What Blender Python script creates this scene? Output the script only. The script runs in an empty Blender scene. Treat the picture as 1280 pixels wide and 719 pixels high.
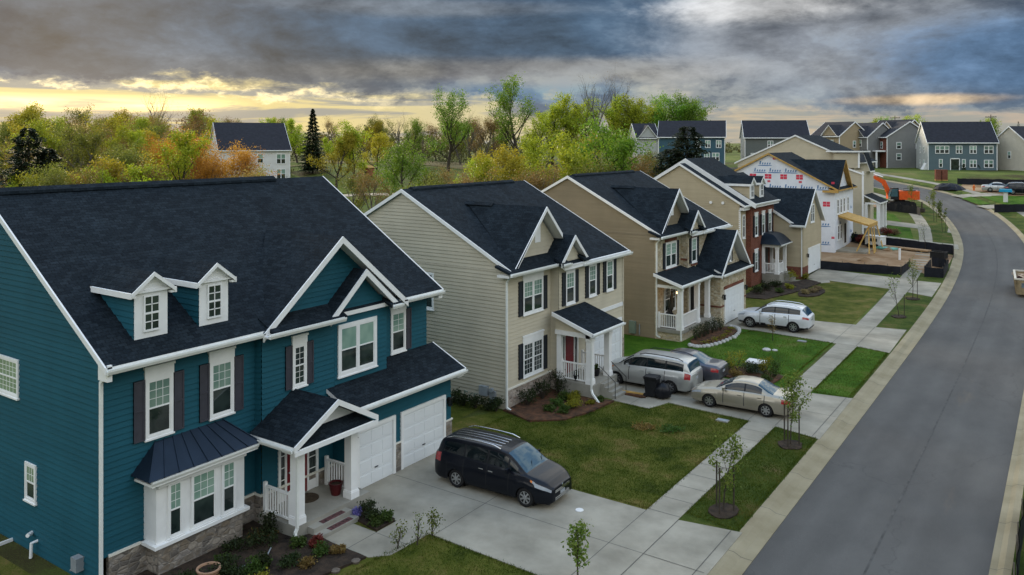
import bpy, math, random
from mathutils import Vector, Matrix
random.seed(7)
R = math.radians
SC = bpy.context.scene
COL = SC.collection
# ------------------------------------------------------------------ camera
F_PX, W_PX = 1020.0, 1280.0
TH = math.atan(700 / F_PX)
cd = bpy.data.cameras.new('camera')
cam = bpy.data.objects.new('camera', cd); COL.objects.link(cam)
cam.location = (0, 0, 13.0)
cam.rotation_euler = (R(90), 0, TH)
cd.sensor_width = 36.0
cd.lens = F_PX / W_PX * 36.0
cd.shift_y = -(359.5 - 176.0) / W_PX
cd.clip_start = 0.1; cd.clip_end = 6000
SC.camera = cam
# ------------------------------------------------------------------ light
SUN_AZ = Vector((-0.90, 0.44, 0)).normalized()      # the gap in the clouds, left of the frame
SUN_EL = R(14)
SKY_GAIN = 1.0
SC.view_settings.view_transform = 'Standard'
SC.view_settings.look = 'None'
SC.view_settings.exposure = 0.74
SC.view_settings.gamma = 1.0
SC.view_settings.use_curve_mapping = False
sl = bpy.data.lights.new('sun', 'SUN'); sl.energy = 3.0; sl.angle = R(18); sl.color = (1.0, .83, .6)
so = bpy.data.objects.new('sun', sl); COL.objects.link(so)
sdir = Vector((SUN_AZ.x * math.cos(SUN_EL), SUN_AZ.y * math.cos(SUN_EL), math.sin(SUN_EL)))
so.rotation_euler = sdir.to_track_quat('Z', 'Y').to_euler()
so.location = (-60, 20, 60)

def build_world():
    w = bpy.data.worlds.new('World'); SC.world = w; w.use_nodes = True
    nt = w.node_tree; N = nt.nodes; L = nt.links
    N.clear()
    def nd(t, **k):
        n = N.new(t)
        for a, b in k.items(): setattr(n, a, b)
        return n
    def math_(op, a, b=None, c=None, clamp=False):
        n = nd('ShaderNodeMath', operation=op, use_clamp=clamp)
        for i, x in enumerate((a, b, c)):
            if x is None: continue
            if isinstance(x, (int, float)): n.inputs[i].default_value = x
            else: L.new(x, n.inputs[i])
        return n.outputs[0]
    def ramp(fac, stops, interp='EASE'):
        n = nd('ShaderNodeValToRGB'); cr = n.color_ramp; cr.interpolation = interp
        while len(cr.elements) < len(stops): cr.elements.new(0.5)
        for e, (p, c) in zip(cr.elements, stops):
            e.position = p; e.color = (*c, 1) if len(c) == 3 else c
        L.new(fac, n.inputs[0]); return n.outputs[0]
    def mix(f, a, b):
        n = nd('ShaderNodeMix', data_type='RGBA')
        for i, x in ((0, f), (6, a), (7, b)):
            if isinstance(x, (int, float)): n.inputs[i].default_value = x
            elif isinstance(x, tuple): n.inputs[i].default_value = (*x, 1)
            else: L.new(x, n.inputs[i])
        return n.outputs[2]
    def vmath(op, a, b):
        n = nd('ShaderNodeVectorMath', operation=op)
        for i, x in enumerate((a, b)):
            if isinstance(x, tuple): n.inputs[i].default_value = x
            else: L.new(x, n.inputs[i])
        return n
    tc = nd('ShaderNodeTexCoord')
    D = tc.outputs['Generated']
    sep = nd('ShaderNodeSeparateXYZ'); L.new(D, sep.inputs[0])
    x, y, z = sep.outputs
    zc = math_('MAXIMUM', z, 0.0)
    az = vmath('DOT_PRODUCT', D, (SUN_AZ.x, SUN_AZ.y, 0)).outputs['Value']          # 1 towards the gap in the clouds
    def noise(vec, scale, det, rough, dist=0.0, off=(0, 0, 0), sc=(1, 1, 1)):
        m = nd('ShaderNodeMapping'); L.new(vec, m.inputs[0]); m.inputs['Location'].default_value = off; m.inputs['Scale'].default_value = sc
        n = nd('ShaderNodeTexNoise'); L.new(m.outputs[0], n.inputs['Vector'])
        n.inputs['Scale'].default_value = scale; n.inputs['Detail'].default_value = det
        n.inputs['Roughness'].default_value = rough; n.inputs['Distortion'].default_value = dist
        return n.outputs[0]
    n0 = noise(D, 2.3, 4, .5, .3, (1.7, 4.4, .3), (1, 1, 2.6))      # broad masses
    n1 = noise(D, 5.2, 9, .62, .25, (3.1, 1.7, 0), (1, 1, 2.5))      # clouds
    n2 = noise(D, 13., 8, .66, .25, (.4, 7.2, 0), (1, 1, 2.3))       # lumps
    n3 = noise(D, 28., 7, .68, .1, (5, 2, 0), (1, 1, 2.8))           # wisps
    lump = math_('ADD', math_('MULTIPLY', n1, .54), math_('ADD', math_('MULTIPLY', n2, .32), math_('MULTIPLY', n3, .14)))
    # height over the skyline: the deck is dark above, paler and streaky low down
    lowp = ramp(z, [(.03, (1, 1, 1)), (.115, (0, 0, 0))])
    lum2 = math_('ADD', lump, math_('MULTIPLY', math_('SUBTRACT', lowp, .35), .075))
    deck = ramp(lum2, [(.385, (.032, .043, .064)), (.455, (.060, .072, .093)), (.505, (.105, .116, .132)), (.56, (.22, .215, .20)), (.65, (.44, .375, .27))])
    blue = ramp(n0, [(.40, (.95, .99, 1.02)), (.50, (.82, .95, 1.08)), (.60, (.42, .72, 1.15))])
    deck = mix(1.0, deck, blue)
    nt.nodes[-1].blend_type = 'MULTIPLY'
    # great masses of the deck, placed by bearing and height: (bearing, height, half widths, colour, strength)
    RV = (math.cos(TH), math.sin(TH), 0.0)
    A = vmath('DOT_PRODUCT', D, RV).outputs['Value']
    dtl = ramp(math_('ADD', math_('MULTIPLY', n1, .60), math_('ADD', math_('MULTIPLY', n2, .30), math_('MULTIPLY', n3, .10))), [(.385, (0, 0, 0)), (.61, (1, 1, 1))], 'LINEAR')
    wob = math_('ADD', math_('MULTIPLY', math_('SUBTRACT', n1, .5), 2.6), math_('MULTIPLY', math_('SUBTRACT', n2, .5), 1.9))
    def mass(a0, e0, ra, re, col, f, cut=.30):
        q = math_('ADD', math_('POWER', math_('DIVIDE', math_('ABSOLUTE', math_('SUBTRACT', A, a0)), ra), 2.0), math_('POWER', math_('DIVIDE', math_('ABSOLUTE', math_('SUBTRACT', z, e0)), re), 2.0))
        g = math_('POWER', 2.718, math_('MULTIPLY', q, -1.0))
        m_ = ramp(math_('ADD', g, math_('MULTIPLY', wob, .30)), [(cut - .22, (0, 0, 0)), (cut + .45, (1, 1, 1))])
        return mix(math_('MULTIPLY', m_, f), deck, mix(dtl, tuple(c * .50 for c in col), tuple(c * 2.1 for c in col)))
    deck = mass(-.36, .118, .30, .055, (.032, .046, .067), .9)
    deck = mass(-.02, .135, .30, .050, (.028, .052, .086), .85)
    deck = mass(.02, .085, .34, .020, (.165, .148, .122), .5, .45)
    deck = mass(.36, .110, .17, .075, (.135, .14, .15), .70)
    deck = mass(.29, .155, .12, .022, (.30, .30, .30), .8, .45)
    deck = mass(.54, .085, .13, .048, (.042, .085, .155), .85)
    deck = mass(.45, .045, .10, .0085, (.42, .31, .19), .85, .55)
    deck = mass(-.10, .160, .22, .014, (.12, .125, .13), .4, .5)
    # warm light in the clear band low over the horizon
    st = noise(D, 4.2, 6, .62, .5, (2, 6, 1), (1, 1, 13))
    warm = ramp(az, [(.50, (.34, .28, .22)), (.78, (.40, .325, .22)), (.90, (.46, .40, .225)), (.985, (.56, .46, .20))])
    warm2 = mix(ramp(st, [(.44, (0, 0, 0)), (.56, (1, 1, 1))]), warm, (.235, .235, .21))
    top = math_('ADD', .024, math_('MULTIPLY', ramp(az, [(.80, (0, 0, 0)), (.985, (1, 1, 1))]), .037))
    top = math_('ADD', top, math_('MULTIPLY', math_('SUBTRACT', n1, .5), .085))
    top = math_('ADD', top, math_('MULTIPLY', math_('SUBTRACT', n2, .5), .055))
    lowf = math_('SUBTRACT', 1.0, math_('MULTIPLY', math_('SUBTRACT', z, top), 75.0), clamp=True)
    skyc = mix(math_('MULTIPLY', lowf, .92), deck, warm2)
    # burning edges of cloud and the bright slot where the sun is going down
    edge = ramp(math_('ABSOLUTE', math_('SUBTRACT', z, top)), [(0.0, (1, 1, 1)), (.008, (0, 0, 0))])
    edge = math_('MULTIPLY', edge, math_('MULTIPLY', ramp(az, [(.90, (0, 0, 0)), (.985, (1, 1, 1))]), ramp(n3, [(.42, (0, 0, 0)), (.58, (1, 1, 1))])))
    skyc = mix(math_('MULTIPLY', edge, .8), skyc, (1.05, .86, .46))
    gd = vmath('DOT_PRODUCT', D, tuple(Vector((-1.0, .485, .042)).normalized())).outputs['Value']
    hot = ramp(gd, [(.975, (0, 0, 0)), (.9993, (1, 1, 1))])
    hz = ramp(math_('ABSOLUTE', math_('SUBTRACT', z, .040)), [(0.0, (1, 1, 1)), (.012, (0, 0, 0))])
    hot = math_('MULTIPLY', hot, math_('MULTIPLY', hz, ramp(st, [(.40, (1, 1, 1)), (.60, (.2, .2, .2))])))
    skyc = mix(hot, skyc, (1.9, 1.35, .55))
    # overcast: thinner and brighter overhead and behind the viewer, out of the frame
    up = ramp(z, [(.19, (0, 0, 0)), (.42, (1, 1, 1))])
    over = ramp(z, [(.2, (1.36, 1.30, 1.16)), (.55, (.98, 1.0, 1.0)), (.95, (.36, .52, .80))])
    oc = mix(ramp(n1, [(.40, (0, 0, 0)), (.60, (1, 1, 1))]), (.66, .76, .88), (1.35, 1.3, 1.2))
    over = mix(1.0, over, oc)
    nt.nodes[-1].blend_type = 'MULTIPLY'
    skyc = mix(up, skyc, over)
    gnd = ramp(math_('MULTIPLY', z, -1.0), [(0.0, (0, 0, 0)), (.05, (1, 1, 1))])
    skyc = mix(gnd, skyc, (.12, .13, .10))
    bg = nd('ShaderNodeBackground'); L.new(skyc, bg.inputs[0]); bg.inputs[1].default_value = SKY_GAIN * .96
    sk = nd('ShaderNodeTexSky', sky_type='NISHITA', sun_disc=False, sun_elevation=SUN_EL)
    sk.sun_rotation = math.atan2(SUN_AZ.x, SUN_AZ.y)
    bg2 = nd('ShaderNodeBackground'); L.new(sk.outputs[0], bg2.inputs[0]); bg2.inputs[1].default_value = .06
    ms = nd('ShaderNodeMixShader'); ms.inputs[0].default_value = .965
    L.new(bg2.outputs[0], ms.inputs[1]); L.new(bg.outputs[0], ms.inputs[2])
    out = nd('ShaderNodeOutputWorld'); L.new(ms.outputs[0], out.inputs[0])
build_world()

# ------------------------------------------------------------------ materials
MATS = {}
def _nt(name):
    m = bpy.data.materials.new(name); m.use_nodes = True
    nt = m.node_tree; return m, nt, nt.nodes['Principled BSDF']
def _sp(nt, t, **k):
    n = nt.nodes.new(t)
    for a, b in k.items(): setattr(n, a, b)
    return n
def pm(name, c, rough=.6, var=.12, scale=3.0, c2=None, bump=0.0, bscale=None, metal=0.0, coat=0.0, spec=.22, coords='Object', rnd=0.0, detail=5, sheen=None):
    """plain material: base colour mottled by noise, optional bump"""
    if name in MATS: return MATS[name]
    m, nt, b = _nt(name); L = nt.links
    tc = _sp(nt, 'ShaderNodeTexCoord')
    co = tc.outputs['Object' if coords == 'World' else coords]
    if coords == 'World':
        co = _sp(nt, 'ShaderNodeNewGeometry').outputs['Position']
    no = _sp(nt, 'ShaderNodeTexNoise'); L.new(co, no.inputs['Vector'])
    no.inputs['Scale'].default_value = scale; no.inputs['Detail'].default_value = detail; no.inputs['Roughness'].default_value = .6
    rp = _sp(nt, 'ShaderNodeValToRGB'); L.new(no.outputs[0], rp.inputs[0])
    if c2 is None:
        lo = tuple(x * (1 - var) for x in c); hi = tuple(min(1, x * (1 + var)) for x in c)
    else: lo, hi = c, c2
    rp.color_ramp.elements[0].position = .35; rp.color_ramp.elements[1].position = .65
    rp.color_ramp.elements[0].color = (*lo, 1); rp.color_ramp.elements[1].color = (*hi, 1)
    col = rp.outputs[0]
    if rnd:
        oi = _sp(nt, 'ShaderNodeObjectInfo'); hs = _sp(nt, 'ShaderNodeHueSaturation')
        mr = _sp(nt, 'ShaderNodeMapRange'); L.new(oi.outputs['Random'], mr.inputs[0])
        mr.inputs[3].default_value = 1 - rnd; mr.inputs[4].default_value = 1 + rnd
        L.new(mr.outputs[0], hs.inputs['Value']); L.new(col, hs.inputs['Color']); col = hs.outputs[0]
    L.new(col, b.inputs['Base Color'])
    b.inputs['Roughness'].default_value = rough; b.inputs['Metallic'].default_value = metal
    b.inputs['Coat Weight'].default_value = coat
    if coat: b.inputs['Coat Roughness'].default_value = .05
    if spec is not None: b.inputs['Specular IOR Level'].default_value = spec
    if bump:
        n2 = _sp(nt, 'ShaderNodeTexNoise'); L.new(co, n2.inputs['Vector'])
        n2.inputs['Scale'].default_value = bscale or scale * 8; n2.inputs['Detail'].default_value = 4
        bp = _sp(nt, 'ShaderNodeBump'); bp.inputs['Strength'].default_value = bump; bp.inputs['Distance'].default_value = .02
        L.new(n2.outputs[0], bp.inputs['Height']); L.new(bp.outputs[0], b.inputs['Normal'])
    MATS[name] = m; return m

def brick_mat(name, c1, c2, mortar, bw, rh, ms=.012, rough=.8, bump=.5, off=.5, blot=.25, bias=0.0):
    m, nt, b = _nt(name); L = nt.links
    tc = _sp(nt, 'ShaderNodeTexCoord')
    br = _sp(nt, 'ShaderNodeTexBrick', offset=off); L.new(tc.outputs['UV'], br.inputs['Vector'])
    br.inputs['Scale'].default_value = 1.0; br.inputs['Brick Width'].default_value = bw; br.inputs['Row Height'].default_value = rh
    br.inputs['Mortar Size'].default_value = ms; br.inputs['Mortar Smooth'].default_value = .1; br.inputs['Bias'].default_value = bias
    br.inputs['Color1'].default_value = (*c1, 1); br.inputs['Color2'].default_value = (*c2, 1); br.inputs['Mortar'].default_value = (*mortar, 1)
    no = _sp(nt, 'ShaderNodeTexNoise'); L.new(tc.outputs['UV'], no.inputs['Vector']); no.inputs['Scale'].default_value = .9; no.inputs['Detail'].default_value = 6
    mr = _sp(nt, 'ShaderNodeMapRange'); L.new(no.outputs[0], mr.inputs[0]); mr.inputs[1].default_value = .3; mr.inputs[2].default_value = .7
    mr.inputs[3].default_value = 1 - blot; mr.inputs[4].default_value = 1 + blot
    hs = _sp(nt, 'ShaderNodeHueSaturation'); L.new(br.outputs['Color'], hs.inputs['Color']); L.new(mr.outputs[0], hs.inputs['Value'])
    n2 = _sp(nt, 'ShaderNodeTexNoise'); L.new(tc.outputs['UV'], n2.inputs['Vector']); n2.inputs['Scale'].default_value = 13; n2.inputs['Detail'].default_value = 4
    m2 = _sp(nt, 'ShaderNodeMapRange'); L.new(n2.outputs[0], m2.inputs[0]); m2.inputs[1].default_value = .25; m2.inputs[2].default_value = .75
    m2.inputs[3].default_value = .6; m2.inputs[4].default_value = 1.45
    h2 = _sp(nt, 'ShaderNodeHueSaturation'); L.new(hs.outputs[0], h2.inputs['Color']); L.new(m2.outputs[0], h2.inputs['Value'])
    L.new(h2.outputs[0], b.inputs['Base Color']); b.inputs['Roughness'].default_value = rough; b.inputs['Specular IOR Level'].default_value = .08
    ad = _sp(nt, 'ShaderNodeMath', operation='ADD'); 
    mm = _sp(nt, 'ShaderNodeMath', operation='MULTIPLY'); L.new(br.outputs['Fac'], mm.inputs[0]); mm.inputs[1].default_value = -1.0
    L.new(mm.outputs[0], ad.inputs[0]); L.new(n2.outputs[0], ad.inputs[1])
    bp = _sp(nt, 'ShaderNodeBump'); bp.inputs['Strength'].default_value = bump; bp.inputs['Distance'].default_value = .015
    L.new(ad.outputs[0], bp.inputs['Height']); L.new(bp.outputs[0], b.inputs['Normal'])
    return m

def stone_mat(name, cols, mortar, sx=3.4, sy=6.0):
    m, nt, b = _nt(name); L = nt.links
    tc = _sp(nt, 'ShaderNodeTexCoord'); mp = _sp(nt, 'ShaderNodeMapping'); L.new(tc.outputs['UV'], mp.inputs[0]); mp.inputs['Scale'].default_value = (sx, sy, 1)
    v1 = _sp(nt, 'ShaderNodeTexVoronoi', distance='CHEBYCHEV'); L.new(mp.outputs[0], v1.inputs['Vector']); v1.inputs['Scale'].default_value = 1.0; v1.inputs['Randomness'].default_value = .8
    v2 = _sp(nt, 'ShaderNodeTexVoronoi', feature='DISTANCE_TO_EDGE'); L.new(mp.outputs[0], v2.inputs['Vector']); v2.inputs['Scale'].default_value = 1.0; v2.inputs['Randomness'].default_value = .8
    sp = _sp(nt, 'ShaderNodeSeparateColor'); L.new(v1.outputs['Color'], sp.inputs[0])
    rp = _sp(nt, 'ShaderNodeValToRGB'); rp.color_ramp.interpolation = 'CONSTANT'
    while len(rp.color_ramp.elements) < len(cols): rp.color_ramp.elements.new(.5)
    for i, (e, c) in enumerate(zip(rp.color_ramp.elements, cols)): e.position = i / len(cols); e.color = (*c, 1)
    L.new(sp.outputs[0], rp.inputs[0])
    no = _sp(nt, 'ShaderNodeTexNoise'); L.new(tc.outputs['UV'], no.inputs['Vector']); no.inputs['Scale'].default_value = 9; no.inputs['Detail'].default_value = 5
    mr = _sp(nt, 'ShaderNodeMapRange'); L.new(no.outputs[0], mr.inputs[0]); mr.inputs[1].default_value = .25; mr.inputs[2].default_value = .75; mr.inputs[3].default_value = .7; mr.inputs[4].default_value = 1.3
    hs = _sp(nt, 'ShaderNodeHueSaturation'); L.new(rp.outputs[0], hs.inputs['Color']); L.new(mr.outputs[0], hs.inputs['Value'])
    st = _sp(nt, 'ShaderNodeMath', operation='LESS_THAN'); L.new(v2.outputs[0], st.inputs[0]); st.inputs[1].default_value = .028
    mx = _sp(nt, 'ShaderNodeMix', data_type='RGBA'); L.new(st.outputs[0], mx.inputs[0]); L.new(hs.outputs[0], mx.inputs[6]); mx.inputs[7].default_value = (*mortar, 1)
    L.new(mx.outputs[2], b.inputs['Base Color']); b.inputs['Roughness'].default_value = .85
    ad = _sp(nt, 'ShaderNodeMath', operation='MINIMUM'); L.new(v2.outputs[0], ad.inputs[0]); ad.inputs[1].default_value = .15
    a2 = _sp(nt, 'ShaderNodeMath', operation='MULTIPLY_ADD'); L.new(no.outputs[0], a2.inputs[0]); a2.inputs[1].default_value = .12; L.new(ad.outputs[0], a2.inputs[2])
    bp = _sp(nt, 'ShaderNodeBump'); bp.inputs['Strength'].default_value = .9; bp.inputs['Distance'].default_value = .12
    L.new(a2.outputs[0], bp.inputs['Height']); L.new(bp.outputs[0], b.inputs['Normal'])
    return m

def glass_mat(name, c, c2, rough=.04, scale=1.3):
    m = pm(name, c, rough, c2=c2, scale=scale, spec=.7, coords='Object', detail=2, rnd=.4)
    return m

def leaf_mat(name, c1, c2, rough=.55):
    if name in MATS: return MATS[name]
    m, nt, b = _nt(name); L = nt.links
    ge = _sp(nt, 'ShaderNodeNewGeometry')
    rp = _sp(nt, 'ShaderNodeValToRGB'); L.new(ge.outputs['Random Per Island'], rp.inputs[0])
    rp.color_ramp.elements[0].color = (*c1, 1); rp.color_ramp.elements[1].color = (*c2, 1)
    oi = _sp(nt, 'ShaderNodeObjectInfo'); hs = _sp(nt, 'ShaderNodeHueSaturation')
    mr = _sp(nt, 'ShaderNodeMapRange'); L.new(oi.outputs['Random'], mr.inputs[0]); mr.inputs[3].default_value = .72; mr.inputs[4].default_value = 1.25
    m2 = _sp(nt, 'ShaderNodeMapRange'); L.new(oi.outputs['Random'], m2.inputs[0]); m2.inputs[3].default_value = .485; m2.inputs[4].default_value = .515
    L.new(mr.outputs[0], hs.inputs['Value']); L.new(m2.outputs[0], hs.inputs['Hue']); L.new(rp.outputs[0], hs.inputs['Color'])
    L.new(hs.outputs[0], b.inputs['Base Color']); b.inputs['Roughness'].default_value = rough; b.inputs['Specular IOR Level'].default_value = .25
    tr = _sp(nt, 'ShaderNodeBsdfTranslucent'); L.new(hs.outputs[0], tr.inputs[0])
    mx = _sp(nt, 'ShaderNodeMixShader'); mx.inputs[0].default_value = .42
    L.new(b.outputs[0], mx.inputs[1]); L.new(tr.outputs[0], mx.inputs[2])
    L.new(mx.outputs[0], nt.nodes['Material Output'].inputs[0])
    MATS[name] = m; return m

def grass_mat(name, cols, s1=.35, s2=2.2):
    m, nt, b = _nt(name); L = nt.links
    ge = _sp(nt, 'ShaderNodeNewGeometry')
    def nz(s, d, r=.6):
        n = _sp(nt, 'ShaderNodeTexNoise'); L.new(ge.outputs['Position'], n.inputs['Vector'])
        n.inputs['Scale'].default_value = s; n.inputs['Detail'].default_value = d; n.inputs['Roughness'].default_value = r; return n.outputs[0]
    a = nz(s1, 6, .65); c = nz(14, 4, .7)
    ad = _sp(nt, 'ShaderNodeMath', operation='MULTIPLY_ADD'); L.new(c, ad.inputs[0]); ad.inputs[1].default_value = .35; L.new(a, ad.inputs[2])
    sb = _sp(nt, 'ShaderNodeMath', operation='SUBTRACT'); L.new(ad.outputs[0], sb.inputs[0]); sb.inputs[1].default_value = .175
    rp = _sp(nt, 'ShaderNodeValToRGB'); L.new(sb.outputs[0], rp.inputs[0])
    while len(rp.color_ramp.elements) < len(cols): rp.color_ramp.elements.new(.5)
    for i, (e, cc) in enumerate(zip(rp.color_ramp.elements, cols)): e.position = .34 + .32 * i / (len(cols) - 1); e.color = (*cc, 1)
    L.new(rp.outputs[0], b.inputs['Base Color']); b.inputs['Roughness'].default_value = .9; b.inputs['Specular IOR Level'].default_value = .1
    bp = _sp(nt, 'ShaderNodeBump'); bp.inputs['Strength'].default_value = .7; bp.inputs['Distance'].default_value = .06
    f = nz(40, 3, .7); L.new(f, bp.inputs['Height']); L.new(bp.outputs[0], b.inputs['Normal'])
    MATS[name] = m; return m

def siding_mat(name, c, spec=.15):
    m, nt, b = _nt(name); L = nt.links; ge = _sp(nt, 'ShaderNodeNewGeometry'); out = None
    for sc, mp, lo, hi in ((1.0, (1.6, 1.6, .35), .955, 1.045), (1.0, (.30, .30, .5), .92, 1.08), (1.0, (.35, .35, 5.56), .94, 1.06)):
        q = _sp(nt, 'ShaderNodeMapping'); L.new(ge.outputs['Position'], q.inputs[0]); q.inputs['Scale'].default_value = mp
        n = _sp(nt, 'ShaderNodeTexNoise'); L.new(q.outputs[0], n.inputs['Vector']); n.inputs['Scale'].default_value = sc; n.inputs['Detail'].default_value = 6
        r = _sp(nt, 'ShaderNodeMapRange'); L.new(n.outputs[0], r.inputs[0]); r.inputs[1].default_value = .3; r.inputs[2].default_value = .7; r.inputs[3].default_value = lo; r.inputs[4].default_value = hi
        if out is None: out = r.outputs[0]
        else:
            k = _sp(nt, 'ShaderNodeMath', operation='MULTIPLY'); L.new(out, k.inputs[0]); L.new(r.outputs[0], k.inputs[1]); out = k.outputs[0]
    h = _sp(nt, 'ShaderNodeHueSaturation'); h.inputs['Color'].default_value = (*c, 1); L.new(out, h.inputs['Value']); L.new(h.outputs[0], b.inputs['Base Color'])
    b.inputs['Roughness'].default_value = .55; b.inputs['Specular IOR Level'].default_value = spec
    MATS[name] = m; return m
SHING = brick_mat('roof_shingles', (.0085, .0135, .0185), (.0175, .0255, .033), (.005, .008, .011), .26, .145, .006, .85, .6, blot=.20)
TEAL = siding_mat('teal_siding', (.014, .088, .124))
BEIGE = siding_mat('beige_siding', (.53, .485, .375))
TAN = siding_mat('tan_siding', (.235, .195, .13))
CREAM = siding_mat('cream_siding', (.43, .37, .255))
WHITE = pm('white_trim', (.80, .81, .80), .45, .04, 2.0)
WARMW = pm('warm_white_trim', (.72, .70, .62), .5, .05, 2.0)
SOFFIT = pm('white_soffit', (.70, .71, .70), .6, .04, 2.0)
DOORW = pm('white_garage_door', (.74, .77, .78), .4, .03, .8)
GUT = pm('white_gutter', (.74, .76, .73), .35, .06, 2.0)
SHUT_G = pm('charcoal_shutter', (.055, .055, .068), .5, .1, 4)
SHUT_B = pm('black_shutter', (.022, .027, .035), .45, .1, 4)
STONE = stone_mat('grey_stone_veneer', [(.17, .145, .115), (.23, .20, .165), (.13, .115, .10), (.30, .265, .22), (.20, .165, .125), (.26, .235, .21)], (.20, .185, .165))
STONE2 = stone_mat('buff_stone_veneer', [(.42, .36, .24), (.50, .43, .30), (.34, .28, .18), (.55, .49, .36), (.40, .32, .20), (.46, .41, .31)], (.42, .38, .30), 4.2, 7.0)
STONE3 = stone_mat('pink_grey_stone_veneer', [(.30, .25, .20), (.36, .30, .245), (.24, .20, .165), (.40, .345, .29), (.28, .225, .18)], (.30, .27, .24), 3.4, 6.0)
BRICK = brick_mat('red_brick', (.20, .060, .035), (.135, .042, .028), (.17, .11, .085), .22, .075, .010, .85, .4)
METAL_R = pm('dark_metal_roof', (.018, .030, .048), .38, .12, 1.5, metal=.5)
CONC = pm('concrete', (.215, .200, .158), .85, .0, .5, c2=(.345, .322, .26), bump=.2, bscale=30, coords='World', detail=8)
CONC2 = pm('kerb_concrete', (.215, .185, .115), .85, .0, .6, c2=(.29, .255, .17), bump=.2, bscale=30, coords='World', detail=8)
CONCD = pm('weathered_concrete', (.21, .205, .175), .85, .0, .8, c2=(.31, .30, .26), bump=.15, bscale=25, coords='World', detail=8)
JOINT = pm('concrete_joint', (.09, .088, .078), .9, .1, 2)
BLACKP = pm('black_plastic', (.012, .013, .015), .45, .15, 5)
DARKM = pm('dark_metal', (.03, .03, .033), .4, .15, 5, metal=.6)
RUBBER = pm('rubber', (.014, .014, .015), .75, .15, 8)
ALLOY = pm('alloy_rim', (.50, .51, .52), .3, .08, 6, metal=.85)
CHROME = pm('chrome', (.65, .66, .68), .15, .05, 5, metal=1.0)
LAMP_C = pm('clear_lamp', (.30, .33, .36), .08, .1, 9, spec=.8)
LAMP_R = pm('red_lamp', (.30, .012, .014), .12, .2, 9, spec=.8)
LAMP_O = pm('amber_lamp', (.70, .20, .03), .15, .1, 9, spec=.8)
WSHIELD = pm('windscreen_glass', (.018, .060, .095), .03, .1, 2, metal=.5, spec=.6)  # blue metallic base stands in for sky reflected in the glass
CARGL = pm('car_glass', (.006, .010, .012), .03, .3, 2, spec=.55)
GLASSD = glass_mat('dark_window_glass', (.010, .018, .018), (.035, .052, .048))
GLASSB = glass_mat('blind_window_glass', (.15, .27, .22), (.26, .38, .31))
GLASSG = glass_mat('screened_window_glass', (.14, .20, .13), (.20, .27, .18))
REDDOOR = pm('red_door_paint', (.16, .014, .02), .4, .1, 3)
MULCH = pm('mulch', (.035, .022, .014), .95, 0, 3.5, c2=(.125, .058, .030), bump=.9, bscale=45, coords='World', detail=8)
MULCHD = pm('dark_mulch', (.018, .014, .011), .95, 0, 3.5, c2=(.055, .038, .026), bump=.9, bscale=45, coords='World', detail=8)
DIRT = pm('bare_earth', (.20, .115, .055), .95, 0, .5, c2=(.34, .245, .15), bump=.6, bscale=12, coords='World', detail=9)
LUMBER = pm('new_lumber', (.48, .30, .09), .7, .2, 3)
BARK = pm('bark', (.055, .045, .035), .9, .3, 6, bump=.6, bscale=20)
BARKL = pm('pale_bark', (.13, .115, .095), .9, .3, 6, bump=.6, bscale=20)
SILT = pm('black_silt_fabric', (.010, .012, .018), .6, .3, 2)
UTIL = pm('utility_grey', (.25, .28, .30), .5, .1, 3)
UTILG = pm('utility_green', (.16, .21, .17), .5, .1, 3)
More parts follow.
